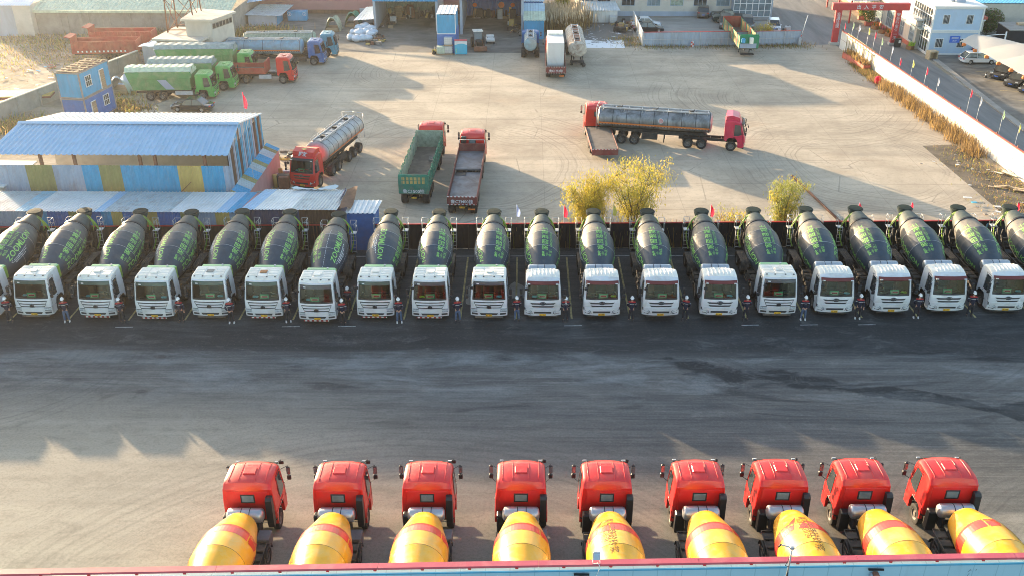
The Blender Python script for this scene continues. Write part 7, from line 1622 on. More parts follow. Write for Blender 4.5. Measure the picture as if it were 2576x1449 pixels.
# white shed by the reeds
yy=G(1510,58).y; sh2=thing('white_shed','white shed with a ribbed roof behind the foam covered ground','shed',(0,0,0)); xa,xb=V(1467,45,yy).x,V(1553,45,yy).x; zt=V(1510,27,yy).z
panel(sh2,'wall',(xa,yy),(xb,yy),0,zt,(0,-1,0),'wall_white',pitch=0.6,amp=0.03); MB('wall_white').box(xa,xb,yy+0.05,yy+4,0,zt-0.02).build('side_wall',sh2); m_=MB('roof_white'); ribs(m_,(xa-0.3,yy-0.3,zt),(xb+0.4,yy-0.3,zt),(xb,yy+4.3,zt+0.5),(xa-0.2,yy+4.3,zt+0.5),(0,0,1),0.45,0.05); m_.build('roof',sh2)
ibc('caged tank beside the white shed',1542,62)
# ---- office block along the top ----
ob=thing('office_building','cream office building with grey framed windows and a blue band along its foot','building',(0,0,0)); y=G(1700,42).y; xa,xb=V(1455,30,y).x,V(1838,30,y).x; Hh=6.6
MB('plaster').box(xa,xb,y,y+12,0,Hh).build('wall',ob); MB('wall_grey_blue').box(xa-0.02,xb+0.02,y-0.05,y-0.004,0,0.75).build('plinth',ob); MB('roof_white').box(xa-0.4,xb+0.4,y-0.4,y+12.3,Hh,Hh+0.2).build('roof',ob)
for px,gl in ((1476,'glass_sky'),(1519,'glass_dark'),(1582,'glass_dark'),(1646,'glass_sky'),(1704,'tarp_olive'),(1763,'glass_dark'),(1820,'glass_sky')):
    px=px-2 if px>1560 else px; x=V(px,15,y).x
    for z in (1.65,4.2): window(ob,(x,y-0.01,z),(1,0,0),2.0,1.7,'wall_grey_blue',gl,3,1)
xd=V(1938,22,y-3).x; en=MB('glass_sky'); en.box(xb+0.02,xb+6.0,y-1.5,y-1.42,0.25,3.3); e_=en.build('entrance',ob)
m_=MB('wall_grey_blue'); m_.box(xb+0.01,xb+6.2,y-1.4,y+10,0,Hh-0.5); m_.build('entrance_wall',ob); m_=MB('concrete_grey'); m_.box(xb-0.3,xb+6.8,y-3.4,y-1.45,0,0.22); m_.build('step',ob)
m_=MB('frame_white')
for k in range(7): x=xb+0.1+5.8*k/6; m_.box(x-0.05,x+0.05,y-1.56,y-1.50,0.25,3.3)
for z in (0.3,1.2,2.3,3.25): m_.box(xb+0.05,xb+6.0,y-1.558,y-1.502,z-0.04,z+0.04)
m_.build('entrance_frame',ob)
# ---- sheet wall round the car park ----
def sheetwall(label,pts,h,matn,capm,name='sheet_fence',pitch=0.5,post=True,inner=None):
    r=thing(name,label,'wall',(0,0,0))
    for a,b in zip(pts[:-1],pts[1:]):
        d=Vector((b[0]-a[0],b[1]-a[1],0)); n=Vector((d.y,-d.x,0)).normalized()
        panel(r,'sheet_panel',a,b,0.02,h,n,matn,pitch=pitch,amp=0.03)
        u=d.normalized(); w=n*0.05; A=Vector((a[0],a[1],0)); B=Vector((b[0],b[1],0)); m_=MB(capm); m_.poly([(A-w)[:2],(B-w)[:2],(B+w*1.6)[:2],(A+w*1.6)[:2]],h,h+0.06); m_.build('top_rail',r)
        L=d.length; k=0; m_=MB('galvanised')
        while k<=L: p=A+u*k+n*0.08; m_.box(p.x-0.04,p.x+0.04,p.y-0.04,p.y+0.04,0,h-0.02); k+=4.0
        m_.build('post',r)
        m_=MB('galvanised'); o=n*0.06; m_.poly([(A+o)[:2],(B+o)[:2],(B+o*1.5)[:2],(A+o*1.5)[:2]],h*0.5-0.03,h*0.5+0.03); m_.build('rail',r)
    return r
sheetwall('pale grey blue corrugated wall between the yard and the walled car park',[G(1617,118)[:2],G(2010,114)[:2]],1.95,'wall_grey_blue','fence_red')
sheetwall('short sunlit cream wall at the left end of the walled car park',[G(1592,62)[:2],G(1616,118)[:2]],1.95,'wall_white','wall_white')
# barrier post, red and white cube sign
p=G(2010,116); r=thing('barrier_pole','raised white barrier pole at the end of the corrugated wall','barrier',p,0); MB('galvanised').rbox(-0.2,0.2,-0.2,0.2,0,1.1,0.05).build('housing',r); m_=MB('frame_white'); m_.cyl((0.05,0,1.0),(0.65,0,4.2),0.05,n=8); m_.build('arm',r); MB('band_red').cyl((0.09,0,1.25),(0.14,0,1.5),0.055,n=8).build('stripe',r)
p=G(1741,119); r=thing('red_white_marker','small red and white checked marker at the foot of the corrugated wall','marker',p,0); m_=MB('frame_white'); m_.rbox(-0.18,0.18,-0.1,0.1,0,0.75,0.02); m_.m('band_red'); m_.box(-0.185,0,-0.105,0.105,0.02,0.25); m_.box(0,0.185,-0.105,0.105,0.25,0.5); m_.box(-0.185,0,-0.105,0.105,0.5,0.74); m_.build('post',r)
# ---- entrance gate arch ----
ga=thing('entrance_gate','red entrance gate arch with white lettering across its beam and down its posts','gate',(0,0,0)); a=G(2097,113); b=G(2245,114); zt=V(2110,26,a.y).z
for k,(p,txt,lean) in enumerate(((a,'交通法规',0.0),(b,'安全行车每一天',0.0))):
    m_=MB('gate_red'); m_.box(p.x-0.42,p.x+0.42,p.y-0.22,p.y+0.22,0.35,zt,None); m_.m('plaster').rbox(p.x-0.65,p.x+0.65,p.y-0.4,p.y+0.4,0,0.35,0.04); po=m_.build('post',ga)
    V_,F_=glyph(txt,0.62,0.012,0,'CENTER',True); n_=len(txt)
    sign(po,txt,0.54,'letter_white',(p.x,p.y-0.225,zt-0.75),(1,0,0),(0,0,1),bold=0.01,vert=True)
m_=MB('gate_red'); m_.rbox(a.x-1.0,b.x+1.4,a.y-0.35,a.y+0.35,zt,zt+0.95,0.03); bm_=m_.build('beam',ga); sign(bm_,'出 入 平 安',0.66,'letter_white',((a.x+b.x)/2-0.2,a.y-0.36,zt+0.22),(1,0,0),(0,0,1),bold=0.01,space=1.0) if False else sign(bm_,'出  入  平  安',0.66,'letter_white',((a.x+b.x)/2,a.y-0.36,zt+0.22),(1,0,0),(0,0,1),bold=0.01)
p=G(2256,120); r=thing('notice_stand','black upright notice stand beside the right post of the red gate','sign',p,0); MB('dark_trim').rbox(-0.45,0.45,-0.15,0.15,0,1.25,0.04).build('panel',r); MB('wall_white').box(0.05,0.35,-0.16,-0.155,0.6,1.0).build('sheet',r)
# ---- long wall with flags beside the entrance road ----
P0=G(2112,122); P1=G(2650,513); dW=(P1-P0).normalized(); WH=2.35
rw=thing('road_wall','long sunlit cream wall with an orange cap running beside the entrance road','wall',(0,0,0)); nW=Vector((-abs(dW.y),dW.x if dW.y<0 else -dW.x,0)); nW=Vector((dW.y,-dW.x,0)); nW=nW if nW.x<0 else -nW
gA=P0+dW*0.5; 
m_=MB('wall_white'); t=0; L=(P1-P0).length
while t<L: q0=P0+dW*t; q1=P0+dW*min(L,t+3.95); m_.poly([(q0-nW*0.06)[:2],(q1-nW*0.06)[:2],(q1+nW*0.06)[:2],(q0+nW*0.06)[:2]],0,WH); t+=4.0
m_.build('wall_panel',rw); m_=MB('planter_red'); m_.poly([(P0-nW*0.14)[:2],(P1-nW*0.14)[:2],(P1+nW*0.10)[:2],(P0+nW*0.10)[:2]],WH,WH+0.08); m_.build('capping',rw)
m_=MB('steel_rust'); t=0
while t<L: q=P0+dW*t-nW*0.12; m_.box(q.x-0.04,q.x+0.04,q.y-0.04,q.y+0.04,0,WH+0.25); t+=4.0
m_.poly([(P0+nW*0.065)[:2],(P1+nW*0.065)[:2],(P1+nW*0.08)[:2],(P0+nW*0.08)[:2]],1.28,1.31); m_.build('post',rw)
# green framed panels at the start of the wall
gp=thing('green_frame_gate','light green metal frames with pale panels leaning on the start of the cream wall','gate',(0,0,0)); m_=MB('stake_green','panel_ochre'); m_.m('panel_olive'); q0=P0+dW*3.0+nW*0.28; q1=P0+dW*13.0+nW*0.28
for k in range(11): q=q0.lerp(q1,k/10); m_.cyl((q.x,q.y,0),(q.x,q.y,2.75),0.04,n=5)
for z in (0.5,2.15,2.72): m_.tube([(q0.x,q0.y,z),(q1.x,q1.y,z)],0.035,5)
m_.build('frame',gp); m_=MB('canvas_white')
for k in (0,1,4,5,8): c0=q0.lerp(q1,k/10+0.01); c1=q0.lerp(q1,k/10+0.09); m_.quad((c0.x,c0.y,0.6),(c1.x,c1.y,0.6),(c1.x,c1.y,2.1),(c0.x,c0.y,2.1))
m_.build('panel',gp)
WF='small flags on slim poles along the fences'
fl=[(2125,72,'flag_red','first'),(2143,70,'flag_green',''),(2158,76,'flag_white',''),(2180,84,'flag_yellow',''),(2196,93,'flag_red',''),(2213,110,'flag_green',''),(2240,130,'flag_white',''),(2262,160,'flag_red',''),(2292,165,'flag_yellow',''),(2325,183,'flag_red',''),(2355,210,'flag_white',''),(2432,238,'flag_red',''),(2458,258,'flag_white',''),(2512,292,'flag_green',''),(2554,325,'flag_yellow','')]
ordn=['first','second','third','fourth','fifth','sixth','seventh','eighth','ninth','tenth','eleventh','twelfth','thirteenth','fourteenth','last']
cn={'flag_red':'red','flag_green':'pale green','flag_white':'white','flag_yellow':'yellow','flag_blue':'blue'}
for k,(px,py,cl,_) in enumerate(fl):
    lo,hi=0,1                                                   # point of the wall behind the pole foot
    best=min(range(401),key=lambda i:abs(G(px-4,py+60).x-0) if False else abs((lambda q:CX+FPX*((q.x*math.cos(YAW)+q.y*math.sin(YAW))/((-q.x*math.sin(YAW)+q.y*math.cos(YAW))*math.cos(PITCH)-(WH+0.6-HC)*math.sin(PITCH))))(P0.lerp(P1,i/400))-(px-3)))
    q=P0.lerp(P1,best/400)-nW*0.2; flag(px,py-14,0,cl,'%s flag on the cream road wall, %s along it from the red gate'%(cn[cl],ordn[k]),base=q,group=WF,h=0.85,w=0.16)
# planters by the green frames
def planter(label,pa,pb,w,h,matn,plant,grp,nseg=1,name='planter_box'):
    a=G(*pa);b=G(*pb); d=b-a; L=d.length; r=thing(name,label,'planter',a,math.atan2(d.y,d.x),grp); m_=MB(matn)
    for k in range(nseg): m_.rbox(L*k/nseg,L*(k+1)/nseg-0.03,-w/2,w/2,0,h,0.03)
    m_.build('box',r); g_=MB(*plant); rr=random.Random(len(label))
    for k in range(int(90*L)):
        x=rr.uniform(0,L); y=rr.uniform(-w/2,w/2); hh=rr.uniform(0.2,0.6); a_=rr.uniform(0,6.28); g_.m(rr.choice(plant)); dx,dy=math.cos(a_)*0.04,math.sin(a_)*0.04; lx,ly=rr.uniform(-.15,.15),rr.uniform(-.15,.15); g_.quad((x-dx,y-dy,h-0.02),(x+dx,y+dy,h-0.02),(x+lx+dx*.5,y+ly+dy*.5,h+hh),(x+lx-dx*.5,y+ly-dy*.5,h+hh))
    g_.build('plants',r); return r
planter('red planter trough with dry stems, nearest the gate arch',(2126,146),(2150,158),1.0,0.75,'planter_red',['grass_dry','grass_brown'],'red planter troughs at the wall',2)
planter('red planter trough with dry stems, farther along the cream wall',(2146,160),(2180,181),1.0,0.75,'planter_red',['grass_dry','grass_brown'],'red planter troughs at the wall',4)
p=G(2206,212); r=thing('red_bag','small red bundle lying among the dry weeds by the cream wall','bag',p,0.3); MB('flag_red').rbox(-0.35,0.35,-0.3,0.3,0,0.95,0.18).build('bundle',r)
for k,(px,py,fl_,lb) in enumerate(((2195,73,'flower_orange','flower box with orange blooms, first in the row by the cream building'),(2213,83,'flower_pink','flower box with pink blooms, second in the row by the cream building'),(2229,91,'flower_orange','flower box with orange blooms, third in the row by the cream building'),(2243,98,'flower_pink','flower box with pink blooms, last in the row before the gate post'),(2283,124,'cloth_lime','flower box with yellow green leaves at the door of the white office cabins'))):
    planter(lb,(px,py),(px+12,py+3),0.8,0.55,'planter_wood',[fl_,'leaf_green',fl_],'wooden flower boxes')
# ---- cream building with porch right of the gate ----
A=G(2290,122); zc=3.7; b0=G(2300,30,3.9); lb=thing('cream_building','low cream building with tall windows and an orange foot band behind the red gate','building',(0,0,0))
xw=A.x+0.2; y0=A.y-0.5; y1=y0+46
MB('plaster').box(xw,xw+9,y0,y1,0,3.9).build('wall',lb); MB('planter_red').box(xw-0.05,xw-0.004,y0,y1,0,0.55).build('plinth',lb); MB('roof_white').box(xw-0.3,xw+9,y0-0.3,y1,3.9,4.1).build('roof',lb); MB('planter_red').box(xw+8,xw+9.2,y0-0.32,y1,4.1,4.45).build('parapet',lb)
for k,yy in enumerate((y0+1.6,y0+6,y0+10.5,y0+15,y0+20,y0+26,y0+32)): window(lb,(xw-0.01,yy,0.8),(0,-1,0),2.6 if k else 1.6,2.3,'wall_grey_blue','glass_sky',4,2)
m_=MB('gate_red')
for yy in (y0+16,y0+22,y0+28): m_.box(xw-4.2,xw-4.0,yy,yy+0.2,0,3.6)
m_.build('porch_post',lb); MB('roof_white').box(xw-4.5,xw-0.35,y0+15,y0+30,3.6,3.8).build('porch_roof',lb)
def shrub(label,p,h,w,leaf,n=500,trunk=0.3,pot=None,name='potted_tree'):
    r=thing(name,label,'tree' if trunk>0.2 else 'bush',p,0); MB('bark').cyl((0,0,0),(0,0,h*0.5),0.06,n=6).build('trunk',r)
    if pot: MB(pot).rbox(-0.6,0.6,-0.4,0.4,0,0.6,0.04).build('planter_box',r)
    g_=MB(*leaf); rr=random.Random(len(label)+n)
    for k in range(n):
        a,b=rr.uniform(0,6.28),rr.uniform(-1,1); q=rr.random()**0.5; c=math.sqrt(1-b*b); x,y,z=math.cos(a)*c*q*w/2,math.sin(a)*c*q*w/2,h*0.5+trunk+b*q*h*0.45; s=rr.uniform(0.06,0.13); u=Vector((rr.uniform(-1,1),rr.uniform(-1,1),rr.uniform(-1,1))).normalized()*s; v=u.orthogonal().normalized()*s*0.7; g_.m(rr.choice(leaf)); o=Vector((x,y,max(0.05,z))); g_.quad(o-u-v,o+u-v,o+u+v,o-u+v)
    g_.build('crown',r); return r
shrub('round dark green tree in a red planter behind the red gate, right one',G(2185,66),2.8,1.8,['leaf_green','leaf_olive'],pot='planter_red'); shrub('smaller green tree in a red planter behind the red gate, left one',G(2167,50),2.4,1.5,['leaf_green','leaf_olive'],pot='planter_red')
r=thing('air_conditioner','white air conditioning unit against the cream building','machine',G(2196,62),0); MB('wall_white').rbox(-0.5,0.5,-0.3,0.3,0,1.1,0.05).build('case',r)
# blue roofed building behind
bb=thing('blue_roof_building','building with a bright blue roof behind the cream building','building',(0,0,0)); q=G(2300,20,4.6); MB('plaster').box(xw+9.3,xw+24,y0+9,y1,0,4.4).build('wall',bb); m_=MB('panel_blue'); ribs(m_,(xw+9.2,y0+8.8,4.5),(xw+24,y0+8.8,4.5),(xw+24,y1,4.9),(xw+9.2,y1,4.9),(0,0,1),0.5,0.05); m_.build('roof',bb)
# ---- two storey cabin office ----
c=G(2329,139); cr=G(2450,139); W_=(V(2462,100,c.y).x-c.x); W_=min(8.0,max(6.0,W_)); D_=7.2
oc=thing('cabin_office','two storey white and pale blue cabin office with a glazed left side','building',(c.x,c.y,0),0); SH=3.15
for lv in (0,1):
    z=lv*SH; m_=MB('office_blue'); m_.box(0.12,W_-0.12,0.08,D_-0.08,z+0.05,z+SH-0.1); m_.build('wall',oc)
    f=MB('frame_white')
    for x in (0,W_-0.2):
        for y in (0,D_-0.2): f.box(x,x+0.2,y,y+0.2,z,z+SH-0.02)
    for zz in (z,z+SH-0.22): f.box(0.2,W_-0.2,0.0,0.15,zz,zz+0.2); f.box(0,0.15,0.2,D_-0.2,zz,zz+0.2); f.box(W_-0.15,W_,0.2,D_-0.2,zz,zz+0.2)
    f.build('frame',oc)
window(oc,(W_*0.27,0.08,SH+1.0),(1,0,0),0.85,1.15,nx=2,ny=1,bars=5); window(oc,(W_*0.74,0.08,SH+1.0),(1,0,0),0.85,1.15,nx=2,ny=1,bars=5); window(oc,(W_*0.22,0.08,1.0),(1,0,0),1.0,1.15,nx=2,ny=1,bars=5); window(oc,(W_*0.66,0.08,1.0),(1,0,0),1.0,1.15,nx=2,ny=1,bars=5)
m_=MB('plate_blue'); m_.rbox(W_*0.42,W_*0.62,-0.02,0.05,1.65,2.55,0.01); sg=m_.build('name_sign',oc)
m_=MB('letter_white'); m_.box(W_*0.45,W_*0.59,-0.028,-0.022,2.3,2.36); m_.box(W_*0.45,W_*0.59,-0.028,-0.022,2.18,2.23); m_.build('lettering',sg); sign(sg,'大厅',0.30,'letter_white',(W_*0.52,-0.022,1.78),(1,0,0),(0,0,1),bold=0.01)
g_=MB('glass_dark'); g_.box(0.0,0.10,0.35,D_-0.3,0.3,SH-0.3); g_.box(0.0,0.10,0.35,D_-0.3,SH+0.3,2*SH-0.3); g_.build('side_glazing',oc)
f=MB('frame_white')
for k in range(9):
    y=0.3+(D_-0.6)*k/8; f.box(-0.06,0.0,y-0.04,y+0.04,0.2,2*SH-0.25)
for z in (0.3,2.0,SH-0.2,SH+0.4,SH+1.9,2*SH-0.3): f.box(-0.055,-0.003,0.3,D_-0.3,z-0.05,z+0.05)
f.build('glazing_bars',oc); MB('glass_sky').box(-1.0,0,1.0,D_-2,SH-0.05,SH+0.02).build('door_canopy',oc)
m_=MB('frame_white'); m_.box(-0.15,W_+0.15,-0.15,D_+0.15,2*SH,2*SH+0.18); m_.build('roof',oc); m_=MB('wall_grey_blue'); m_.rbox(W_*0.55,W_*0.75,2.5,3.3,2*SH+0.18,2*SH+0.75,0.05); m_.cyl((W_*0.5,3,2*SH+0.3),(W_*0.7,4.2,2*SH+0.5),0.15,n=8); m_.build('roof_unit',oc)
m_=MB('dark_trim','glass_dark')
for k in range(9): m_.box(W_+0.3+k*0.28,W_+0.6+k*0.28,0.4,1.4,SH-0.3-0.32*k,SH-0.24-0.32*k)
m_.build('outside_stair',oc)
p=G(2342,150); r=thing('wooden_crate','plain wooden crate standing before the corner of the cabin office','crate',p,0.2); m_=MB('wood_pale'); m_.box(-0.6,0.6,-0.5,0.5,1.0,1.15); m_.box(-0.6,-0.45,-0.48,0.48,0,1.0); m_.box(0.45,0.6,-0.48,0.48,0,1.0); m_.box(-0.44,0.44,0.30,0.42,0,1.0); m_.build('box',r)
# ---- white membrane canopy ----
cp=thing('canopy','white stretched membrane canopy over the parked cars at the right edge','canopy',(0,0,0)); Q0=G(2418,97,3.2); Q1=G(2620,205,3.2); dC=(Q1-Q0); dC.z=0; Lq=dC.length; u_=dC.normalized(); v_=Vector((-u_.y,u_.x,0)); v_=v_ if v_.x>0 else -v_
nb=4; m_=MB('canvas_white')
for k in range(nb):
    def fn(a,b,k=k): s=(k+a)/nb*Lq; w=min(1,0.35+s/9)*5.8; p=Q0+u_*s+v_*(w*b); p.z=2.75+0.95*math.sin(b*math.pi*0.55)+0.10*math.sin(a*math.pi); return p
    m_.grid(fn,8,8)
m_.build('membrane',cp); m_=MB('frame_white')
for k in range(nb+1): s=k/nb*Lq; m_.tube([Q0+u_*s+v_*(5.8*t)+Vector((0,0,2.70-3.2+0.95*math.sin(t*math.pi*0.55))) for t in [i/6 for i in range(7)]],0.06,6); e=Q0+u_*s+v_*5.8; m_.cyl((e.x,e.y,0),(e.x,e.y,4.0),0.10,n=8)
m_.build('frame',cp); m_=MB('paper_orange')
for k in range(6): p=Q0+u_*(Lq*(k+0.4)/6.5)-v_*0.05; m_.rbox(p.x-0.25,p.x+0.25,p.y-0.2,p.y+0.2,2.45,2.85,0.1)
m_.build('lantern',cp)
# dark container, bush, tarp, trees at the top right
p=G(2530,124); r=thing('dark_container','dark slate container with planks on its flat grey roof at the right','container',p,-0.12); m_=MB('wall_grey_blue' if 0 else 'fence_dark'); m_.box(0,9,0,5.0,0,2.5); m_.build('box',r); MB('concrete_grey').box(-0.1,9.1,-0.1,5.1,2.5,2.62).build('roof',r); MB('wood_pale').rbox(2.0,8,3,4,2.62,2.9,0.03).build('plank_stack',r)
shrub('bushy dark green shrub right of the cabin office',G(2480,88),4.0,4.2,['leaf_green','leaf_olive','grass_brown'],2600,0.1,name='shrub'); shrub('small bright yellow leaved tree at the top right',G(2486,58),3.6,3.0,['leaf_gold'],700,0.6,name='small_tree')
p=G(2465,60); r=thing('blue_tarpaulin','flat bright blue tarpaulin spread on the ground at the upper right','tarpaulin',p,0); m_=MB('panel_blue'); m_.grid(lambda u,v:(5*u,2.2*v,0.10+0.05*math.sin(u*14)*math.sin(v*6)),20,6); m_.build('sheet',r)
for k,(px,py,h) in enumerate(((2450,2,5.0),(2500,0,5.5),(2545,-2,6.0),(2400,-6,5.0))): shrub(['dark leafy tree at the top edge right of the cabin office','tall dark tree at the top edge above the blue grey suv','dark tree in the top right corner','dark leafy tree behind the cabin office roof'][k],G(px,py),h,5.0,['leaf_green','leaf_olive','grass_brown'],1800,0.3,name='leafy_tree')
p=G(2479,196); r=thing('traffic_cone','small dark banded traffic cone in front of the black van','cone',p,0); m_=MB('dark_trim'); m_.lathe([(0,0.22),(0.03,0.22),(0.04,0.13),(0.65,0.03)],None,n=12); m_.m('frame_white').lathe([(0.30,0.095),(0.45,0.072)],Matrix.Translation((0,0,0)),n=12); m_.build('cone',r)
for k in range(5):
    a=G(2455+k*32,158+k*24); strip('parking_line',(a.x-1.6,a.y+0.2),(a.x+1.2,a.y-0.5),0.12,'paint_yellow_line',0.016)
# ================= trees, weeds, rubble =================
def willow(label,p,h,w,n,leaf,seed,limbs=7,base=0.4,droop=0.5):
    rr=random.Random(seed); r=thing('willow_tree',label,'tree',p,0); t=MB('bark'); tips=[]
    for k in range(limbs):
        a=6.28*k/limbs+rr.uniform(-.3,.3); sp=rr.uniform(0.35,1.0)*w*0.42; z=h*rr.uniform(0.62,0.92); pts=[Vector((rr.uniform(-.12,.12),rr.uniform(-.12,.12),0))]
        for q in range(1,6): f=q/5; pts.append(Vector((math.cos(a)*sp*f**1.4+rr.uniform(-.1,.1),math.sin(a)*sp*f**1.4*0.8,z*f)))
        for q in range(5): t.cyl(pts[q],pts[q+1],0.07*(1-q/6)*h/5,0.07*(1-(q+1)/6)*h/5,n=6)
        for q in range(2,6):
            for s_ in range(4):
                b=rr.uniform(0,6.28); e=pts[q]+Vector((math.cos(b)*w*0.16,math.sin(b)*w*0.14,rr.uniform(0.1,0.9))); t.cyl(pts[q],e,0.018*h/5,0.006,n=4); tips.append(e); tips.append((pts[q]+e)/2)
    t.build('trunk',r); g_=MB(*leaf); clumps=[(q,rr.uniform(0.35,0.8)*w/5,rr.random()) for q in tips]
    for k in range(n):
        c,s,cl=rr.choice(clumps); o=c+Vector((rr.gauss(0,s*0.55),rr.gauss(0,s*0.55),rr.gauss(-0.05,s*0.5)))
        if o.z<base: continue
        l=rr.uniform(0.10,0.22); wd=rr.uniform(0.018,0.035); a=rr.uniform(0,6.28); u=Vector((math.cos(a)*wd,math.sin(a)*wd,0)); d=Vector((rr.uniform(-.5,.5),rr.uniform(-.5,.5),-droop-rr.random()*0.6)).normalized()*l
        g_.m(leaf[0] if cl<0.62 else (leaf[1] if cl<0.85 else leaf[-1])); g_.quad(o-u,o+u,o+d+u*.4,o+d-u*.4)
    g_.build('crown',r); return r
def onfence(px,py,dy): p=G(px,py); return Vector((p.x,FY0(p.x)+dy,0))
pA=V(1478,560,FY0(5)+2.2); willow('dense golden yellow willow, left one of the pair behind the mixers',Vector((pA.x,pA.y,0)),4.6,4.6,11500,['leaf_gold','leaf_gold','leaf_olive'],11)
pB=V(1590,560,FY0(8)+2.4); willow('tall airy willow with bare limbs showing, right one of the pair',Vector((pB.x,pB.y,0)),6.6,6.4,8500,['leaf_gold','leaf_olive','leaf_olive'],12,limbs=9)
pC=V(1968,565,FY0(18)+1.5); willow('small yellow green willow standing alone left of the rusty pole',Vector((pC.x,pC.y,0)),5.0,3.5,4800,['leaf_olive','leaf_gold','leaf_olive'],13,limbs=6)
pD=V(1838,565,FY0(14)+1.0); willow('low scrubby willow peeping over the fence left of the lone small willow',Vector((pD.x,pD.y,0)),3.0,3.4,1500,['leaf_gold','leaf_olive','grass_dry'],14,limbs=5)
p=G(1415,45); willow('yellow green willow beside the reeds near the top of the yard',p,4.6,3.8,5000,['leaf_olive','leaf_gold','leaf_olive'],15,limbs=6)
p=G(1922,106); willow('pale yellow bush in front of the corrugated wall, right of the stake trailer',p,2.4,3.0,2600,['leaf_gold','leaf_olive','grass_dry'],16,limbs=5)
def blades(name,label,cat,pts,n,hr,wd,mats,lean=0.25,kind='stuff',seed=3,plume=None):
    rr=random.Random(seed); m_=MB(*mats)
    for k in range(n):
        c,rx,ry,hm=rr.choice(pts); x=c[0]+rr.gauss(0,rx); y=c[1]+rr.gauss(0,ry); h=rr.uniform(*hr)*hm; a=rr.uniform(0,6.28); dx,dy=math.cos(a)*wd,math.sin(a)*wd; lx,ly=rr.gauss(0,lean)*h,rr.gauss(0,lean)*h; m_.m(rr.choice(mats[:-1] if plume and len(mats)>1 else mats))
        m_.quad((x-dx,y-dy,0),(x+dx,y+dy,0),(x+lx+dx*.4,y+ly+dy*.4,h),(x+lx-dx*.4,y+ly-dy*.4,h))
        if plume and rr.random()<plume: m_.m(mats[-1]); m_.quad((x+lx-dx*2,y+ly-dy*2,h*0.9),(x+lx+dx*2,y+ly+dy*2,h*0.9),(x+lx*1.3+dx,y+ly*1.3+dy,h*1.25),(x+lx*1.3-dx,y+ly*1.3-dy,h*1.25))
    o=m_.build(name); tag(o,label,cat,kind=kind); return o
pts=[]
for k in range(60):
    f=k/59; q=P0.lerp(P1,0.22+0.56*f)+nW*(0.9+0.5*math.sin(k*0.9)); pts.append((q,0.45,0.7,(0.55+0.5*abs(math.sin(k*0.5)))*(0.55 if f<0.25 else 1.15)))
blades('dry_grass','tall straw coloured weeds growing along the foot of the cream road wall','grass',pts,6000,(0.25,1.2),0.026,['grass_dry','grass_brown','grass_brown'],0.22)
pts=[(P0.lerp(P1,0.16+0.12*k/19)+nW*0.8,0.4,0.5,0.5) for k in range(20)]+[(G(x,y),1.5,1.0,0.5) for x,y in ((1640,118),(1900,118),(1960,117),(1800,118),(1700,119),(1600,112),(2000,116),(1580,100))]
blades('brown_weeds','low brown weeds at the foot of the walls','grass',pts,9000,(0.2,0.9),0.03,['grass_brown','leaf_olive','grass_dry'],0.3,seed=4)
pts=[(G(x,y),1.3,1.5,1.0) for x,y in ((1395,60),(1410,70),(1430,72),(1450,62),(1445,50),(1400,48),(1385,70))]
blades('reeds','feathery pale reeds standing beside the blue huts','reeds',pts,6000,(1.0,2.4),0.03,['grass_brown','grass_dry','reed_plume'],0.1,seed=5,plume=0.35)
pts=[(G(x,y),w_,w_*0.6,h_) for x,y,w_,h_ in ((60,100,6,0.7),(120,115,6,0.7),(180,105,5,0.7),(90,145,7,0.45),(220,140,5,0.4),(30,160,6,0.4),(300,235,1.5,0.6),(330,276,1.3,0.45),(295,262,1.2,0.7),(640,90,2.5,1.4),(670,84,2.2,1.3),(405,88,2,1.5),(30,320,2.5,1.0),(70,330,2.2,1.1),(110,320,2.0,1.0),(380,178,2,0.5))]
blades('scrub','olive and straw scrub over the waste ground at the left','grass',pts,9500,(0.2,0.9),0.05,['leaf_olive','grass_dry','grass_brown'],0.35,seed=6)
pts=[(G(x,y),1.2,1.2,0.5) for x,y in ((2420,390),(2445,410),(2470,430),(2500,455),(2530,500),(2560,470),(2548,540),(2576,520),(2450,380))]
blades('verge_weeds','thin dry weeds on the dark verge by the road wall','grass',pts,1700,(0.1,0.5),0.03,['grass_brown','grass_dry','leaf_olive'],0.4,seed=7)
pts=[(V(x,560,FY0(x*0.02-25)+0.5),1.2,0.25,0.8) for x in (1310,1420,1440,1560,1640,1700,1810,1850,1990)]; pts=[((q.x,FY0(q.x)+0.5),a,b,c) for q,a,b,c in pts]
blades('fence_weeds','orange brown weeds showing above the red rail of the boundary fence','grass',pts,2600,(1.2,2.6),0.03,['grass_dry','leaf_olive','grass_brown'],0.12,seed=8)
# rubble on the verge
def planks(label,px,py,n,seed,mats,name='plank_pile',L=(0.8,2.0),spread=0.8,cat='debris'):
    rr=random.Random(seed); p=G(px,py); r=thing(name,label,cat,p,rr.uniform(-0.5,0.5)); m_=MB(*mats)
    for k in range(n):
        a=rr.uniform(-0.6,0.6)+ (1.2 if rr.random()<0.3 else 0); l=rr.uniform(*L); x,y=rr.gauss(0,spread),rr.gauss(0,spread*0.6); z=0.03+rr.random()*0.25; m_.m(rr.choice(mats)); m_.xf=Matrix.Translation((x,y,z))@Matrix.Rotation(a,4,'Z')@Matrix.Rotation(rr.uniform(-.12,.12),4,'Y'); m_.box(-l/2,l/2,-0.13,0.13,-0.02,0.03); m_.xf=None
    m_.build('planks',r); return r
planks('weathered planks heaped against the cream wall at the right edge',2545,478,9,1,['wood_pale','concrete_grey']); planks('pale boards lying on the dark verge, nearer the tall weeds',2515,440,5,2,['wood_pale','plaster']); planks('teal and dark scraps strewn on the verge near the rightmost mixer hoppers',2520,520,14,3,['sign_cyan','dark_trim','rag_mix','wall_white'],'scrap_pile',(0.2,0.8),1.6)
planks('scattered grey scraps on the dark verge close to the concrete corner',2450,425,14,5,['wall_white','rag_mix','concrete_grey'],'scrap_pile',(0.1,0.35),2.2)
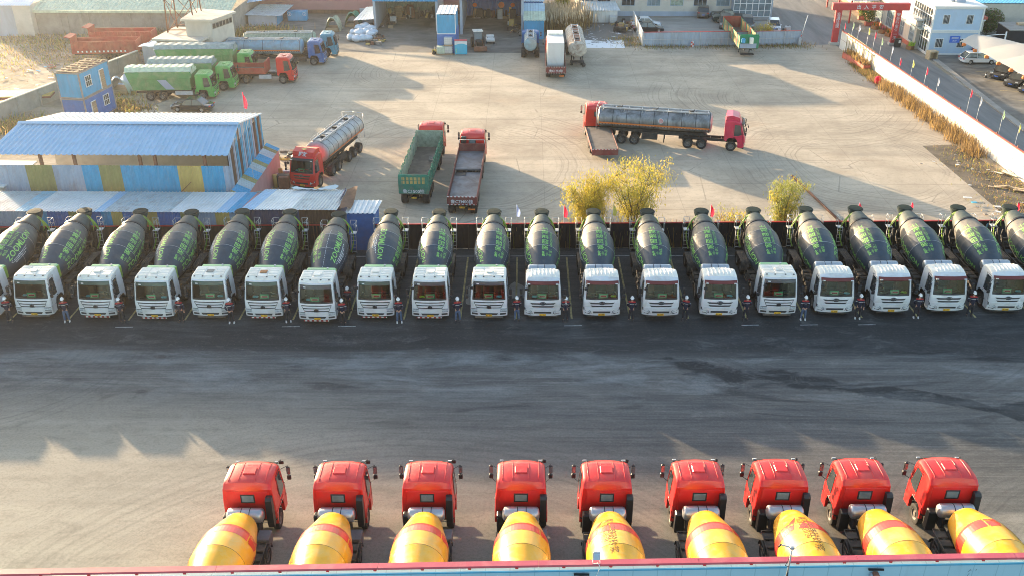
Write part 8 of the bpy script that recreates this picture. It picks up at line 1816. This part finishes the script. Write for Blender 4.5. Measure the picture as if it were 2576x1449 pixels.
planks('white and rusty scrap metal heaped behind the nearest dump truck',335,215,18,6,['wall_white','steel_rust','rag_mix','panel_grey'],'scrap_pile',(0.6,2.2),1.4)
planks('scattered rubbish on the waste ground in front of the blue cabins',90,200,30,8,['wall_white','rag_mix','panel_blue','concrete_grey'],'scrap_pile',(0.2,0.7),6.0)
planks('rubbish and a red scrap near the tipping trailers',150,165,14,9,['body_red','rag_mix','wall_white'],'scrap_pile',(0.3,1.0),3.0)
heap('grey sheeted heap leaning against the stacked blue cabins',300,240,2.4,2.6,1.9,'wall_grey_blue')
a=G(1993,446); b=G(2112,560); r=thing('steel_pole','long rusty steel pole lying on the concrete yard','pole',a,0); d=b-a; MB('steel_rust').cyl((0,0,0.1),(d.x,d.y,0.1),0.10,n=8).build('shaft',r)
p=G(1610,420)
# old tyre pile and drum near the tanker nose
p=G(700,470); clutter('dark drum and scrap beside the nose of the silver tanker',p.x-0.8,p.x+0.8,p.y-0.5,p.y+2.0,12,21,hmax=1.2); p=G(725,400); clutter('planks and rubbish behind the silver tanker cab beside the lean-to',p.x-1.2,p.x+0.6,p.y-2,p.y+3,16,22,hmax=0.35)
p=G(1572,75); clutter('dark scrap metal heaped left of the walled car park',p.x-1.5,p.x+1.2,p.y-2,p.y+3.5,30,23,hmax=1.0)
p=G(1605,32); clutter('stones and a white pipe by the office wall, left of the motorcycle',p.x-1,p.x+3,p.y-1,p.y+0.5,14,24,hmax=0.5)
p=G(1972,82); clutter('yellow and dark hand cart parts beside the white hatchback',p.x-0.6,p.x+0.8,p.y-0.4,p.y+0.6,8,25,hmax=1.0)
p=G(1607,136); p=G(1607,136)
bk=G(1350,655); r=thing('bucket','small white bucket standing by the fence right of the central mixers','bucket',(V(1354,620,FY0(0)-0.6).x,FY0(0)-0.6,0),0); m_=MB('wall_white'); m_.lathe([(0.0,0.13),(0.34,0.17),(0.34,0.155),(0.05,0.11)],None,n=14); m_.build('pail',r)
for (px,py,h) in ((1674,34,3.6),(1812,26,3.8),(1745,30,3.0)):
    r=thing('bare_sapling',{1674:'bare grey sapling by the office wall beside the motorcycle',1812:'sapling with a few leaves before the office wall near the silver sedan',1745:'thin bare sapling before the office wall, above the grey brown suv'}[px],'tree',G(px,py),0); t=MB('bark'); t.cyl((0,0,0),(0,0,h*0.6),0.06,0.03,n=6)
    for k in range(14): a=k*2.4; z=h*(0.3+0.3*k/14); t.cyl((0,0,z),(math.cos(a)*0.6,math.sin(a)*0.5,z+h*0.35),0.02,0.006,n=4)
    t.build('trunk',r); MB('leaf_olive').quad((0,0,h*.9),(0.1,0,h*.9),(0.1,0.1,h*.95),(0,0.1,h*.95)).__class__ if False else None
# ================= haze =================
hm=bpy.data.materials.new('haze'); hm.use_nodes=True; t=hm.node_tree; t.nodes.clear()
pv=t.nodes.new('ShaderNodeVolumePrincipled'); pv.inputs['Color'].default_value=(0.92,0.95,1.0,1); pv.inputs['Density'].default_value=0.00024; pv.inputs['Anisotropy'].default_value=0.80
o_=t.nodes.new('ShaderNodeOutputMaterial'); t.links.new(pv.outputs[0],o_.inputs['Volume']); M['haze']=hm
mb=MB('haze'); mb.box(-602,602,-302,902,-1.0,45.0); o=mb.build('haze'); tag(o,'thin warm morning haze over the yard','haze',kind='stuff')
